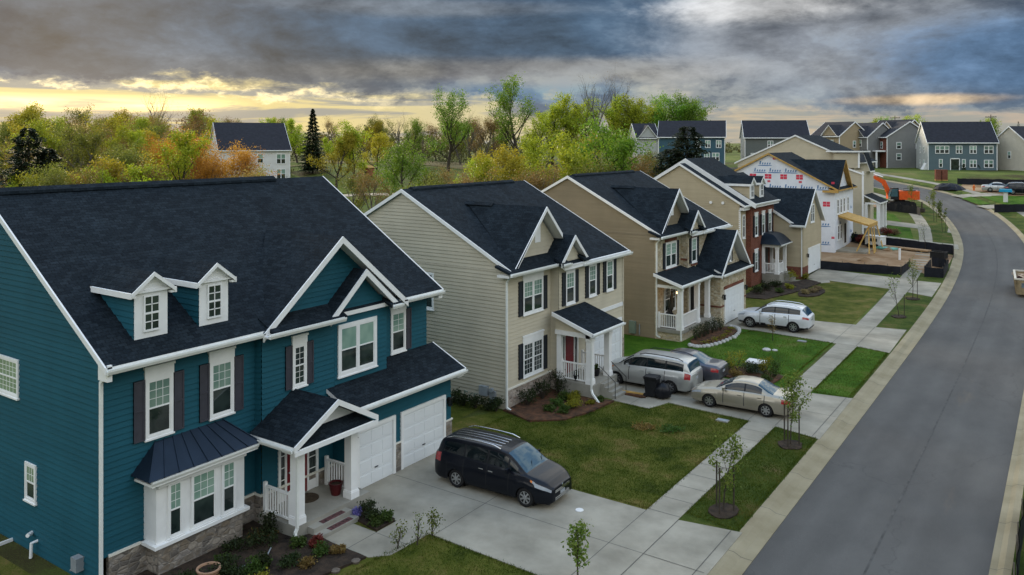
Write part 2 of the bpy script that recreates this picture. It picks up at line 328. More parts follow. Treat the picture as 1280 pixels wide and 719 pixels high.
# ------------------------------------------------------------------ mesh helpers
V = Vector
class MB:
    """collects faces, links them as ONE mesh object with metre-scaled UVs"""
    def __init__(s): s.v = []; s.f = []; s.m = []
    def face(s, pts, mi=0):
        n = len(s.v); s.v += [tuple(p) for p in pts]; s.f.append(tuple(range(n, n + len(pts)))); s.m.append(mi); return s
    def hexa(s, p, mi=0):
        """8 corners: bottom loop 0-3, top loop 4-7"""
        for q in ((3, 2, 1, 0), (4, 5, 6, 7), (0, 1, 5, 4), (1, 2, 6, 5), (2, 3, 7, 6), (3, 0, 4, 7)):
            s.face([p[i] for i in q], mi)
        return s
    def box(s, x0, x1, y0, y1, z0, z1, mi=0):
        return s.hexa([(x0, y0, z0), (x1, y0, z0), (x1, y1, z0), (x0, y1, z0), (x0, y0, z1), (x1, y0, z1), (x1, y1, z1), (x0, y1, z1)], mi)
    def obox(s, c, ax, ay, az, mi=0):
        c, ax, ay, az = map(V, (c, ax, ay, az))
        return s.hexa([c - ax - ay - az, c + ax - ay - az, c + ax + ay - az, c - ax + ay - az, c - ax - ay + az, c + ax - ay + az, c + ax + ay + az, c - ax + ay + az], mi)
    def beam(s, a, b, w, h, mi=0, up=(0, 0, 1)):
        """box along a-b, width w sideways, height h along up (centred)"""
        a, b = V(a), V(b); d = b - a; L = d.length; d.normalize(); sd = d.cross(V(up))
        if sd.length < 1e-5: sd = d.cross(V((1, 0, 0)))
        sd.normalize(); u = sd.cross(d)
        return s.obox((a + b) / 2, d * L / 2, sd * w / 2, u * h / 2, mi)
    def prism(s, poly, vec, mi=0, side=None):
        """closed polygon swept by vec"""
        vec = V(vec); a = [V(p) for p in poly]; b = [p + vec for p in a]; n = len(a)
        nrm = V((0, 0, 0))
        for i in range(n): nrm += a[i].cross(a[(i + 1) % n])
        if nrm.dot(vec) > 0: a, b = [p for p in b], [p for p in a]
        s.face(a, mi); s.face(list(reversed(b)), mi if side is None else side)
        for i in range(n):
            j = (i + 1) % n; s.face([a[j], a[i], b[i], b[j]], mi if side is None else side)
        return s
    def tube(s, pts, r, n=8, mi=0, cap=True):
        pts = [V(p) for p in pts]
        rs = r if isinstance(r, (list, tuple)) else [r] * len(pts)
        rings = []; ref = None
        for i, p in enumerate(pts):
            d = (pts[min(i + 1, len(pts) - 1)] - pts[max(i - 1, 0)]).normalized()
            if ref is None: ref = d.orthogonal().normalized()
            ref = (ref - d * ref.dot(d))
            ref = ref.normalized() if ref.length > 1e-6 else d.orthogonal().normalized()
            t = d.cross(ref)
            rings.append([p + (ref * math.cos(2 * math.pi * k / n) + t * math.sin(2 * math.pi * k / n)) * rs[i] for k in range(n)])
        base = len(s.v)
        for ring in rings: s.v += [tuple(q) for q in ring]
        for i in range(len(rings) - 1):
            for k in range(n):
                a = base + i * n + k; b = base + i * n + (k + 1) % n
                s.f.append((a, b, b + n, a + n)); s.m.append(mi)
        if cap:
            s.f.append(tuple(base + k for k in reversed(range(n)))); s.m.append(mi)
            e = base + (len(rings) - 1) * n; s.f.append(tuple(e + k for k in range(n))); s.m.append(mi)
        return s
    def lathe(s, c, prof, n=16, mi=0):
        c = V(c); base = len(s.v)
        for r, z in prof:
            for k in range(n):
                a = 2 * math.pi * k / n; s.v.append((c.x + r * math.cos(a), c.y + r * math.sin(a), c.z + z))
        for i in range(len(prof) - 1):
            for k in range(n):
                a = base + i * n + k; b = base + i * n + (k + 1) % n
                s.f.append((a, b, b + n, a + n)); s.m.append(mi)
        s.f.append(tuple(base + k for k in reversed(range(n)))); s.m.append(mi)
        e = base + (len(prof) - 1) * n; s.f.append(tuple(e + k for k in range(n))); s.m.append(mi)
        return s
    def disc(s, c, ax, r, th, n=20, mi=0):
        ax = V(ax).normalized(); c = V(c); return s.tube([c - ax * th / 2, c + ax * th / 2], r, n, mi)
    def islands(s, tol=.03):
        """groups of faces that touch, each as a builder of its own"""
        key = {}; par = list(range(len(s.f)))
        def find(i):
            while par[i] != i: par[i] = par[par[i]]; i = par[i]
            return i
        for i, f in enumerate(s.f):
            for v in f:
                q = tuple(round(c, 3) for c in s.v[v])
                if q in key: par[find(i)] = find(key[q])
                else: key[q] = i
        g = {}
        for i in range(len(s.f)): g.setdefault(find(i), []).append(i)
        bb = []
        for k, fs in g.items():
            P = [s.v[v] for i in fs for v in s.f[i]]
            bb.append([[min(q[a] for q in P) - tol for a in (0, 1, 2)], [max(q[a] for q in P) + tol for a in (0, 1, 2)], fs])
        done = False
        while not done:
            done = True
            for i in range(len(bb)):
                for j in range(i + 1, len(bb)):
                    if all(bb[i][0][a] <= bb[j][1][a] and bb[j][0][a] <= bb[i][1][a] for a in (0, 1, 2)):
                        bb[i] = [[min(bb[i][0][a], bb[j][0][a]) for a in (0, 1, 2)], [max(bb[i][1][a], bb[j][1][a]) for a in (0, 1, 2)], bb[i][2] + bb[j][2]]; del bb[j]; done = False; break
                if not done: break
        out = []
        for b in bb:
            m = MB()
            for i in sorted(b[2]): m.face([s.v[v] for v in s.f[i]], s.m[i])
            out.append(m)
        return out
    def mesh(s, name, mats, org=(0, 0, 0), smooth=False, weld=False):
        me = bpy.data.meshes.new(name); o = org
        me.from_pydata([(p[0] - o[0], p[1] - o[1], p[2] - o[2]) for p in s.v], [], s.f)
        for m in (mats if isinstance(mats, (list, tuple)) else [mats]): me.materials.append(m)
        me.polygons.foreach_set('material_index', s.m)
        uv = me.uv_layers.new(name='UVMap').data
        for p in me.polygons:
            n = p.normal
            if abs(n.z) > .95: t, b = V((1, 0, 0)), V((0, 1, 0))
            else: t = V((0, 0, 1)).cross(n).normalized(); b = n.cross(t)
            for li in p.loop_indices:
                q = me.vertices[me.loops[li].vertex_index].co; uv[li].uv = (q.dot(t), q.dot(b))
        if weld:
            import bmesh
            bm = bmesh.new(); bm.from_mesh(me); bmesh.ops.remove_doubles(bm, verts=bm.verts, dist=1e-4)
            bmesh.ops.recalc_face_normals(bm, faces=bm.faces); bm.to_mesh(me); bm.free()
        if smooth: me.polygons.foreach_set('use_smooth', [True] * len(me.polygons))
        me.update(); return me
    def build(s, name, mats, parent=None, org=(0, 0, 0), smooth=False, weld=False):
        ob = bpy.data.objects.new(name, s.mesh(name, mats, org, smooth, weld)); COL.objects.link(ob)
        if parent: ob.parent = parent
        return ob

def tag(o, label=None, cat=None, group=None, kind=None):
    if label: o['label'] = label
    if cat: o['category'] = cat
    if group: o['group'] = group
    if kind: o['kind'] = kind
    return o
def empty(name, loc, label, cat, group=None, rz=0.0):
    o = bpy.data.objects.new(name, None); COL.objects.link(o)
    o.empty_display_size = .3; o.location = loc; o.rotation_euler = (0, 0, rz)
    return tag(o, label, cat, group)
def copy_tree(o, parent=None):
    c = o.copy(); COL.objects.link(c)
    if parent: c.parent = parent
    for ch in list(o.children): copy_tree(ch, c)
    return c
def clone(o, loc, rz=0.0, sc=1.0, label=None, group=None):
    c = copy_tree(o); c.location = loc; c.rotation_euler = (0, 0, rz)
    c.scale = (sc, sc, sc) if not isinstance(sc, tuple) else sc
    if label: c['label'] = label
    if group: c['group'] = group
    return c
def smooth(a, b, x):
    t = max(0.0, min(1.0, (x - a) / (b - a))); return t * t * (3 - 2 * t)

# ------------------------------------------------------------------ terrain
def T(u, v):
    A = .0006 * min(max(v - 55, 0), 110) ** 2 + max(0, min(v - 165, 300)) * .004
    B = 8.2 * smooth(62, 150, -u) * smooth(-60, 60, v + 40) * (.42 + .58 * smooth(98, 132, v)) - 1.2 * math.exp(-((u + 62) / 14) ** 2) * smooth(110, 70, v)
    return .5 * (A + B + math.sqrt((A - B) ** 2 + .25)) - .25
CL = [(-5.15, -40), (-5.15, 24), (-5.15, 46), (-5.25, 65), (-5.5, 80), (-6.1, 94), (-7.2, 106), (-9.3, 118.5), (-12.4, 130.5), (-16.3, 140.2), (-21.5, 147.5), (-27, 152.8), (-33, 157.5), (-41, 162.5), (-52, 168), (-66, 174)]
def spline(P, step=1.2):
    out = []
    for i in range(len(P) - 1):
        p0, p1, p2, p3 = P[max(i - 1, 0)], P[i], P[i + 1], P[min(i + 2, len(P) - 1)]
        n = max(2, int(math.dist(p1, p2) / step))
        for k in range(n):
            t = k / n
            m1 = [(p2[j] - p0[j]) * .5 for j in (0, 1)]; m2 = [(p3[j] - p1[j]) * .5 for j in (0, 1)]
            if i == 0: m1 = [p2[j] - p1[j] for j in (0, 1)]
            L = math.dist(p1, p2)
            if i > 0: s0 = L / max(1e-6, .5 * math.dist(p0, p2)); m1 = [a * s0 for a in m1]
            s1 = L / max(1e-6, .5 * math.dist(p1, p3)) if i < len(P) - 2 else 1; m2 = [a * s1 for a in m2] if i < len(P) - 2 else [p2[j] - p1[j] for j in (0, 1)]
            h = (2*t**3-3*t**2+1, t**3-2*t**2+t, -2*t**3+3*t**2, t**3-t**2)
            out.append(tuple(h[0]*p1[j]+h[1]*m1[j]+h[2]*p2[j]+h[3]*m2[j] for j in (0, 1)))
    out.append(P[-1]); return out
PATH = spline(CL)
NRM = []
for i, p in enumerate(PATH):
    a, b = PATH[max(i - 1, 0)], PATH[min(i + 1, len(PATH) - 1)]
    d = V((b[0] - a[0], b[1] - a[1])).normalized(); NRM.append((-d.y, d.x))      # to the left
def road_d(u, v):
    best = 1e9
    if not (-80 < u < 20): return 99
    for p in PATH[::2]:
        q = (p[0] - u) ** 2 + (p[1] - v) ** 2
        if q < best: best = q
    return math.sqrt(best)
def strip(prof, i0=0, i1=None, closed=False):
    """prof: (offset to the left, dz) swept along the road centre line"""
    mb = MB(); i1 = i1 or len(PATH)
    rows = []
    for i in range(i0, i1):
        p, n = PATH[i], NRM[i]; row = []
        for d, dz in prof:
            u, v = p[0] + n[0] * d, p[1] + n[1] * d; row.append((u, v, T(p[0], p[1]) * .35 + T(u, v) * .65 + dz))
        rows.append(row)
    for a, b in zip(rows, rows[1:]):
        for k in range(len(prof) - 1): mb.face([a[k], a[k + 1], b[k + 1], b[k]])
    return mb
def flipz(mb):
    """make all faces of a sheet look up"""
    for i, f in enumerate(mb.f):
        a, b, c = (V(mb.v[f[k]]) for k in range(3))
        if (b - a).cross(c - a).z < 0: mb.f[i] = tuple(reversed(f))
    return mb
def struct(name, mb, mat, smooth_=False):
    o = mb.build(name, mat, smooth=smooth_, weld=smooth_); o['kind'] = 'structure'; return o

def ground():
    us = [-700, -500, -380, -300] + [-260 + 8 * i for i in range(20)] + [-100 + 2.5 * i for i in range(23)] + [-43 + 1.0 * i for i in range(60)] + [18, 20, 24, 30, 40, 60, 90, 140, 220, 350, 600]
    vs = [-200, -120, -80, -60, -45] + [-35 + 4 * i for i in range(8)] + [-3 + 1.0 * i for i in range(180)] + [178, 182, 188, 195, 205, 220, 240, 270, 310, 360, 430, 520, 650, 900, 1400]
    mb = MB(); nu = len(us)
    for v in vs:
        for u in us:
            d = road_d(u, v); z = T(u, v)
            if d < 5.0: z -= .32
            mb.v.append((u, v, z))
    for j in range(len(vs) - 1):
        for i in range(nu - 1):
            a = j * nu + i; mb.f.append((a, a + 1, a + nu + 1, a + nu)); mb.m.append(0)
    return struct('ground', mb, grass_mat('rough_grass', [(.050, .045, .018), (.070, .082, .020), (.080, .115, .022), (.115, .140, .030), (.170, .150, .060)], .09), True)
ground()

ASPH = None
def asphalt():
    m, nt, b = _nt('asphalt'); L = nt.links
    ge = _sp(nt, 'ShaderNodeNewGeometry'); tc = _sp(nt, 'ShaderNodeTexCoord')
    def nz(s, d, vec, r=.6, sc=(1, 1, 1)):
        mp = _sp(nt, 'ShaderNodeMapping'); L.new(vec, mp.inputs[0]); mp.inputs['Scale'].default_value = sc
        n = _sp(nt, 'ShaderNodeTexNoise'); L.new(mp.outputs[0], n.inputs['Vector']); n.inputs['Scale'].default_value = s; n.inputs['Detail'].default_value = d; n.inputs['Roughness'].default_value = r; return n.outputs[0]
    P = ge.outputs['Position']
    a = nz(.30, 8, P, .65, (1, .45, 1)); g = nz(60, 3, P, .7)
    rp = _sp(nt, 'ShaderNodeValToRGB'); L.new(a, rp.inputs[0])
    rp.color_ramp.elements[0].position = .36; rp.color_ramp.elements[1].position = .68
    rp.color_ramp.elements[0].color = (.074, .073, .070, 1); rp.color_ramp.elements[1].color = (.106, .104, .098, 1)
    mr = _sp(nt, 'ShaderNodeMapRange'); L.new(g, mr.inputs[0]); mr.inputs[1].default_value = .25; mr.inputs[2].default_value = .75; mr.inputs[3].default_value = .75; mr.inputs[4].default_value = 1.25
    hs = _sp(nt, 'ShaderNodeHueSaturation'); L.new(rp.outputs[0], hs.inputs['Color']); L.new(mr.outputs[0], hs.inputs['Value'])
    # dried mud tracked along the wheel paths and gutters
    e = nz(.22, 7, P, .7, (1.6, .35, 1)); er = _sp(nt, 'ShaderNodeValToRGB'); L.new(e, er.inputs[0])
    er.color_ramp.elements[0].position = .60; er.color_ramp.elements[1].position = .72; er.color_ramp.elements[1].color = (.55, .55, .55, 1)
    mx = _sp(nt, 'ShaderNodeMix', data_type='RGBA'); L.new(er.outputs[0], mx.inputs[0]); L.new(hs.outputs[0], mx.inputs[6]); mx.inputs[7].default_value = (.135, .110, .083, 1)
    at = _sp(nt, 'ShaderNodeAttribute', attribute_name='across'); ab = _sp(nt, 'ShaderNodeMath', operation='ABSOLUTE'); L.new(at.outputs['Fac'], ab.inputs[0])
    wr = _sp(nt, 'ShaderNodeValToRGB'); mr3 = _sp(nt, 'ShaderNodeMapRange'); L.new(ab.outputs[0], mr3.inputs[0]); mr3.inputs[2].default_value = 3.2; L.new(mr3.outputs[0], wr.inputs[0])
    st_ = [(0, .98), (.12, 1.0), (.25, 1.08), (.40, .96), (.56, .99), (.70, 1.08), (.86, .98), (1.0, .86)]
    while len(wr.color_ramp.elements) < len(st_): wr.color_ramp.elements.new(.5)
    for e_, (q_, v_) in zip(wr.color_ramp.elements, st_): e_.position = q_; e_.color = (v_ / 1.3,) * 3 + (1,)
    sc_ = _sp(nt, 'ShaderNodeMath', operation='MULTIPLY'); L.new(wr.outputs[0], sc_.inputs[0]); sc_.inputs[1].default_value = 1.3
    h3 = _sp(nt, 'ShaderNodeHueSaturation'); L.new(mx.outputs[2], h3.inputs['Color']); L.new(sc_.outputs[0], h3.inputs['Value'])
    # hairline cracks
    vo = _sp(nt, 'ShaderNodeTexVoronoi', feature='DISTANCE_TO_EDGE'); vm = _sp(nt, 'ShaderNodeMapping'); L.new(P, vm.inputs[0]); vm.inputs['Scale'].default_value = (.16, .07, .1)
    wn = _sp(nt, 'ShaderNodeTexNoise'); L.new(P, wn.inputs['Vector']); wn.inputs['Scale'].default_value = .9; wn.inputs['Detail'].default_value = 5
    wa = _sp(nt, 'ShaderNodeMix', data_type='RGBA', blend_type='ADD'); wa.inputs[0].default_value = .14; L.new(vm.outputs[0], wa.inputs[6]); L.new(wn.outputs['Color'], wa.inputs[7]); L.new(wa.outputs[2], vo.inputs['Vector']); vo.inputs['Scale'].default_value = 1.0
    lt = _sp(nt, 'ShaderNodeMath', operation='LESS_THAN'); L.new(vo.outputs[0], lt.inputs[0]); lt.inputs[1].default_value = .0022
    cm = _sp(nt, 'ShaderNodeMix', data_type='RGBA'); mm_ = _sp(nt, 'ShaderNodeMath', operation='MULTIPLY'); L.new(lt.outputs[0], mm_.inputs[0]); mm_.inputs[1].default_value = .22; L.new(mm_.outputs[0], cm.inputs[0]); L.new(h3.outputs[0], cm.inputs[6]); cm.inputs[7].default_value = (.03, .03, .03, 1)
    L.new(cm.outputs[2], b.inputs['Base Color']); b.inputs['Roughness'].default_value = .82; b.inputs['Specular IOR Level'].default_value = .15
    bp = _sp(nt, 'ShaderNodeBump'); bp.inputs['Strength'].default_value = .35; bp.inputs['Distance'].default_value = .01
    L.new(g, bp.inputs['Height']); L.new(bp.outputs[0], b.inputs['Normal']); return m
ASPH = asphalt()
HW = 3.07
RP = [(HW + .02, -.125), (1.5, -.09), (.04, -.065), (-1.5, -.09), (-HW - .02, -.125)]
rd_mb = strip(RP); rd_off = [RP[(k % 4) + d_][0] for k in range(len(rd_mb.f)) for d_ in (0, 1, 1, 0)]
rd = struct('road', flipz(rd_mb), ASPH); rd.data.attributes.new('across', 'FLOAT', 'POINT').data.foreach_set('value', rd_off)
struct('road_seam', flipz(strip([(.05, -.060), (.015, -.056), (-.02, -.060)])), pm('seam_tar', (.070, .069, .066), .85, .3, 3))
KP = {1: [(HW, -.105), (HW + .36, -.095), (HW + .50, -.03), (HW + .60, .012), (HW + .90, .014)], -1: [(HW, -.105), (HW + .20, -.095), (HW + .30, -.03), (HW + .37, .012), (HW + .58, .014)]}
for sgn in (1, -1):
    prof = [(HW - .01, -.20)] + KP[sgn] + [(KP[sgn][-1][0] + .01, -.35)]
    struct('kerb', flipz(strip([(d * sgn, z) for d, z in prof])), CONC2)
# joints across the kerb
mb = MB(); acc = 0
for i in range(1, len(PATH)):
    acc += math.dist(PATH[i], PATH[i - 1])
    if acc > 3.0:
        acc = 0
        for sgn in (1, -1):
            p, n = PATH[i], NRM[i]; t = (n[1] * .011, -n[0] * .011)
            def q(d, dz, k): u, v = p[0] + n[0] * d * sgn, p[1] + n[1] * d * sgn; return (u + t[0] * k, v + t[1] * k, T(p[0], p[1]) * .35 + T(u, v) * .65 + dz + .004)
            pr = KP[sgn]
            for (d0, z0), (d1, z1) in zip(pr, pr[1:]): mb.face([q(d0, z0, -1), q(d1, z1, -1), q(d1, z1, 1), q(d0, z0, 1)])
struct('kerb_joints', flipz(mb), JOINT)
GR_OLIVE = grass_mat('olive_lawn', [(.036, .050, .006), (.064, .080, .010), (.098, .106, .018), (.160, .130, .040)], .55)
GR_VIVID = grass_mat('green_lawn', [(.024, .066, .004), (.038, .098, .006), (.060, .130, .010), (.100, .125, .026)], .5)
GR_MIX = grass_mat('mixed_lawn', [(.026, .048, .007), (.042, .068, .010), (.065, .086, .015), (.120, .095, .035)], .6)
struct('verge', flipz(strip([(HW + .90, .006), (HW + 1.6, .010), (HW + 2.9, .010), (HW + 3.4, -.05)])), GR_MIX)
struct('verge', flipz(strip([(-HW - .58, .006), (-HW - 1.6, .010), (-HW - 2.9, .010), (-HW - 3.4, -.05)])), GR_MIX)

def sheet(name, poly, dz, mat, step=1.5, thick=.0, kind=True):
    """polygon (u,v) cut into a fine sheet that follows the terrain"""
    import bmesh
    bm = bmesh.new(); vs = [bm.verts.new((p[0], p[1], 0)) for p in poly]; bm.faces.new(vs)
    u0, u1 = min(p[0] for p in poly), max(p[0] for p in poly); v0, v1 = min(p[1] for p in poly), max(p[1] for p in poly)
    for ax, lo, hi in ((0, u0, u1), (1, v0, v1)):
        k = lo + step
        while k < hi:
            no = (1, 0, 0) if ax == 0 else (0, 1, 0); co = (k, 0, 0) if ax == 0 else (0, k, 0)
            bmesh.ops.bisect_plane(bm, geom=bm.verts[:] + bm.edges[:] + bm.faces[:], plane_co=co, plane_no=no); k += step
    if thick:
        r = bmesh.ops.extrude_face_region(bm, geom=bm.faces[:])
        for e in r['geom']:
            if isinstance(e, bmesh.types.BMVert): e.co.z = 1.0
    for v in bm.verts: v.co.z = T(v.co.x, v.co.y) + (dz if (not thick or v.co.z > .5) else dz - thick)
    bmesh.ops.recalc_face_normals(bm, faces=bm.faces)
    if not thick:
        for f in bm.faces:
            if f.normal.z < 0: f.normal_flip()
    me = bpy.data.meshes.new(name); bm.to_mesh(me); bm.free(); me.materials.append(mat)
    o = bpy.data.objects.new(name, me); COL.objects.link(o)
    if kind: o['kind'] = 'structure'
    return o
def joint(pts, w=.022, dz=.036):
    for a, b in zip(pts, pts[1:]):
        a, b = V(a), V(b); n = max(1, int((b - a).length / 1.5)); d = (b - a).normalized(); s = V((-d.y, d.x)) * w / 2
        for k in range(n):
            p, q = a + (b - a) * k / n, a + (b - a) * (k + 1) / n
            JB.face([(*(x), T(x[0], x[1]) + dz) for x in (p - s, q - s, q + s, p + s)])
JB = MB()
def sw_off(i, d): p, n = PATH[i], NRM[i]; return (p[0] + n[0] * d, p[1] + n[1] * d)
# lawns (4 mm steps over the ground)
sheet('lawn', [(-40, -6), (-11.1, -6), (-11.1, 20.6), (-21, 20.6), (-21, 12), (-40, 12)], .010, GR_OLIVE)
sheet('lawn', [(-23.6, 26.35), (-12.3, 26.35), (-12.3, 37.4), (-16.3, 37.6), (-16.9, 36.35), (-18.8, 36.4), (-19.0, 33.8), (-22.5, 32.3), (-23.6, 30)], .012, GR_OLIVE)
sheet('lawn', [(-36, 26.35), (-23.6, 26.35), (-23.6, 32.3), (-36, 32.3)], .010, GR_OLIVE)
sheet('lawn', [(-22, 43.2), (-12.5, 43.2), (-12.6, 54.9), (-20.6, 55.5), (-22.2, 49.4), (-36, 49.4), (-36, 43.7), (-22, 43.7)], .012, GR_VIVID)
sheet('lawn', [(-24, 61.0), (-12.8, 61.0), (-13.1, 77.6), (-20.4, 77.6), (-22, 74), (-24, 66)], .012, GR_OLIVE)
sheet('lawn', [(-22, 83.7), (-12.6, 83.7), (-12.6, 86), (-22, 86)], .012, GR_VIVID)
sheet('lawn', [(-22, 100.6), (-13.6, 99.0), (-13.0, 102.2), (-21, 105.0)], .012, GR_OLIVE)
sheet('lawn', [(-25, 109.5), (-15.4, 106.2), (-17.0, 114.4), (-25, 117.3)], .012, GR_VIVID)
sheet('lawn', [(-26, 121.5), (-18.6, 118.6), (-20.6, 124.6), (-26, 127.0)], .012, GR_VIVID)
sheet('lawn', [(-13.9, 140.9), (-12.7, 142.9), (-9.7, 136.9), (-11.1, 135.7)], .05, GR_VIVID)
sheet('lawn', [(-11.6, 143.4), (2.0, 147.4), (2.5, 141.6), (-8.1, 136.7)], .05, GR_VIVID)
sheet('lawn', [(-34, 134), (-24.2, 133), (-24, 139), (-34, 146)], .03, GR_VIVID)
# verge between the first driveways
sheet('lawn', [(-11.1, 26.8), (-9.2, 26.5), (-9.2, 36.8), (-11.1, 37.3)], .016, GR_MIX)
sheet('lawn', [(-11.15, 43.4), (-9.2, 43.5), (-9.3, 54.2), (-11.2, 54.8)], .016, GR_VIVID)
sheet('lawn', [(-11.3, 61.0), (-9.35, 61.4), (-9.6, 74.5), (-11.4, 74.8)], .016, GR_MIX)
# sidewalk: straight first, then following the road
i_s = min(range(len(PATH)), key=lambda i: abs(PATH[i][1] + 10)); i_e = min(range(len(PATH)), key=lambda i: abs(PATH[i][1] - 160) + abs(PATH[i][0] + 37) * .2)
def swd(i): v = PATH[i][1]; k = smooth(45, 80, v); return 5.98 + .15 * k, 7.18 + .35 * k
mb = MB()
for i in range(i_s, i_e):
    a0, a1 = swd(i); b0, b1 = swd(i + 1)
    q = [sw_off(i, a0), sw_off(i, a1), sw_off(i + 1, b1), sw_off(i + 1, b0)]
    mb.face([(x[0], x[1], T(*x) + .030) for x in q])
    for e, (k0, k1) in enumerate(((0, 3), (1, 2))):
        p, r = q[k0], q[k1]; mb.face([(p[0], p[1], T(*p) + .03), (r[0], r[1], T(*r) + .03), (r[0], r[1], T(*r) - .1), (p[0], p[1], T(*p) - .1)])
struct('sidewalk', flipz(mb), CONC)
acc = 0
for i in range(i_s, i_e):
    acc += math.dist(PATH[i], PATH[i + 1])
    if acc > 1.2 and not any(q0 < PATH[i][1] < q1 for q0, q1 in ((20.6, 26.2), (37.4, 43.2), (54.9, 61.0), (76.2, 82.0))): acc = 0; a0, a1 = swd(i); joint([sw_off(i, a0), sw_off(i, a1)])
def driveway(poly, apron, joints):
    sheet('driveway', poly, .034, CONC, thick=.14); sheet('driveway_apron', apron, .026, CONC, thick=.14)
    for j in joints: joint(j, dz=.038)
driveway([(-21.85, 20.75), (-19.0, 20.72), (-12.3, 20.5), (-11.1, 20.5), (-11.1, 26.25), (-12.3, 26.3), (-15.5, 26.3), (-21.85, 26.75)],
         [(-11.1, 20.4), (-9.0, 20.0), (-9.0, 26.6), (-11.1, 26.25)],
         [[(-21.8, 23.55), (-9.1, 23.45)], [(-17.3, 20.65), (-17.3, 26.4)], [(-12.32, 20.5), (-12.32, 26.3)], [(-11.1, 20.5), (-11.1, 26.25)], [(-9.35, 20.05), (-9.35, 26.5)]])
driveway([(-22.0, 38.0), (-16.6, 37.75), (-12.3, 37.4), (-11.15, 37.35), (-11.15, 43.3), (-12.5, 43.2), (-22.0, 43.4)],
         [(-11.15, 37.35), (-9.05, 36.8), (-9.1, 43.6), (-11.15, 43.3)],
         [[(-21.8, 40.5), (-9.1, 40.2)], [(-16.9, 37.8), (-16.9, 43.2)], [(-12.4, 37.4), (-12.4, 43.2)], [(-11.15, 37.4), (-11.15, 43.3)], [(-9.4, 36.9), (-9.4, 43.5)]])
driveway([(-20.2, 55.5), (-17.8, 55.45), (-12.65, 54.8), (-11.2, 54.7), (-11.3, 61.1), (-12.7, 61.05), (-16, 60.7), (-20.2, 60.9)],
         [(-11.2, 54.7), (-9.2, 54.2), (-9.35, 61.4), (-11.3, 61.1)],
         [[(-20.1, 58.1), (-9.2, 57.9)], [(-16.6, 55.3), (-16.6, 60.8)], [(-12.7, 54.8), (-12.75, 61)], [(-11.25, 54.7), (-11.3, 61.1)]])
driveway([(-20.5, 78.0), (-18.3, 77.9), (-13.1, 76.6), (-11.5, 75.9), (-11.6, 81.6), (-13.2, 82.2), (-20.5, 83.6)],
         [(-11.45, 75.9), (-9.5, 74.8), (-9.6, 81.6), (-11.55, 81.7)],
         [[(-20.4, 80.6), (-9.6, 78.6)], [(-16.6, 77.5), (-16.6, 82.8)], [(-13.1, 76.6), (-13.2, 82.1)], [(-11.5, 75.9), (-11.55, 81.6)]])
for (ua, va, ub, vb, w) in ((-21.4, 101.9, -10.2, 97.4, 0), ):
    pass
driveway([(-21.0, 105.2), (-14.6, 103.2), (-12.8, 102.4), (-13.2, 105.0), (-15.2, 105.9), (-21.0, 108.4)],
         [(-12.9, 102.3), (-10.2, 101.2), (-10.6, 104.4), (-13.3, 105.0)], [])
driveway([(-25.0, 117.5), (-17.2, 114.6), (-15.6, 113.9), (-16.3, 117.2), (-18.4, 118.2), (-25.0, 121.0)],
         [(-15.6, 113.9), (-12.0, 112.2), (-12.8, 115.6), (-16.3, 117.2)], [])
# front walks
sheet('front_walk', [(-20.15, 18.45), (-18.07, 18.42), (-17.6, 18.9), (-17.5, 20.68), (-19.0, 20.72), (-19.0, 19.75), (-20.15, 19.75)], .030, CONC, thick=.1)
joint([(-19.0, 18.43), (-19.0, 19.75)], dz=.034); joint([(-19.0, 19.72), (-17.6, 19.7)], dz=.034)
sheet('front_walk', [(-19.0, 36.5), (-16.9, 36.35), (-16.5, 37.75), (-17.6, 37.82), (-17.9, 37.55), (-19.0, 37.6)], .030, CONC, thick=.1)
joint([(-17.95, 36.45), (-17.95, 37.55)], dz=.034)
sheet('front_walk', [(-20.6, 56.3), (-19.4, 56.3), (-19.4, 57.5), (-20.6, 57.5)], .026, CONC, thick=.1)
sheet('front_walk', [(-21.8, 73.6), (-19.8, 74.6), (-18.0, 77.0), (-18.3, 77.95), (-19.6, 77.9), (-21.8, 75.4)], .030, CONC, thick=.1)
struct('pavement_joints', flipz(JB), JOINT)
# planting beds
def bed(poly, mat=MULCH, h=.09):
    o = sheet('planting_bed', poly, h, mat, step=.6, thick=.14)
    for v in o.data.vertices: v.co.z += random.uniform(-.025, .03)
    return o
def blob(cu, cv, ru, rv, n=18, j=.12):
    return [(cu + ru * math.cos(2 * math.pi * k / n) * random.uniform(1 - j, 1 + j), cv + rv * math.sin(2 * math.pi * k / n) * random.uniform(1 - j, 1 + j)) for k in range(n)]
bed([(-23.2, 12.4), (-22.6, 9.5), (-19.3, 9.5), (-18.6, 14.0), (-18.35, 17.0), (-18.1, 18.35), (-20.6, 18.4), (-20.8, 17.85), (-22.6, 17.85), (-23.1, 17.9)], MULCHD)
bed([(-20.55, 20.05), (-19.05, 19.8), (-19.05, 20.7), (-20.5, 20.7)], MULCHD)
bed([(-22.55, 32.1), (-20.6, 31.5), (-19.4, 32.6), (-18.9, 34.4), (-18.75, 36.3), (-20.0, 36.0), (-22.0, 36.3), (-22.6, 36.2)])
bed([(-18.9, 37.65), (-17.75, 37.65), (-17.75, 38.05), (-19.9, 38.2), (-19.9, 37.6)])
bed(blob(-19.6, 52.2, 1.0, 3.1))
bed([(-16.4, 43.6), (-13.2, 43.5), (-13.0, 45.4), (-14.6, 46.2), (-16.6, 45.6)])
bed([(-22.6, 66.2), (-20.6, 66.4), (-19.4, 70.5), (-18.6, 76.2), (-20.2, 77.3), (-21.0, 74.9), (-22.6, 73.4)], MULCHD)
bed(blob(-18.2, 71.3, .9, 2.2), MULCHD)
bed([(-23.0, 103.0), (-18.9, 99.2), (-17.6, 99.8), (-17.4, 101.6), (-21.0, 104.6)], MULCHD)
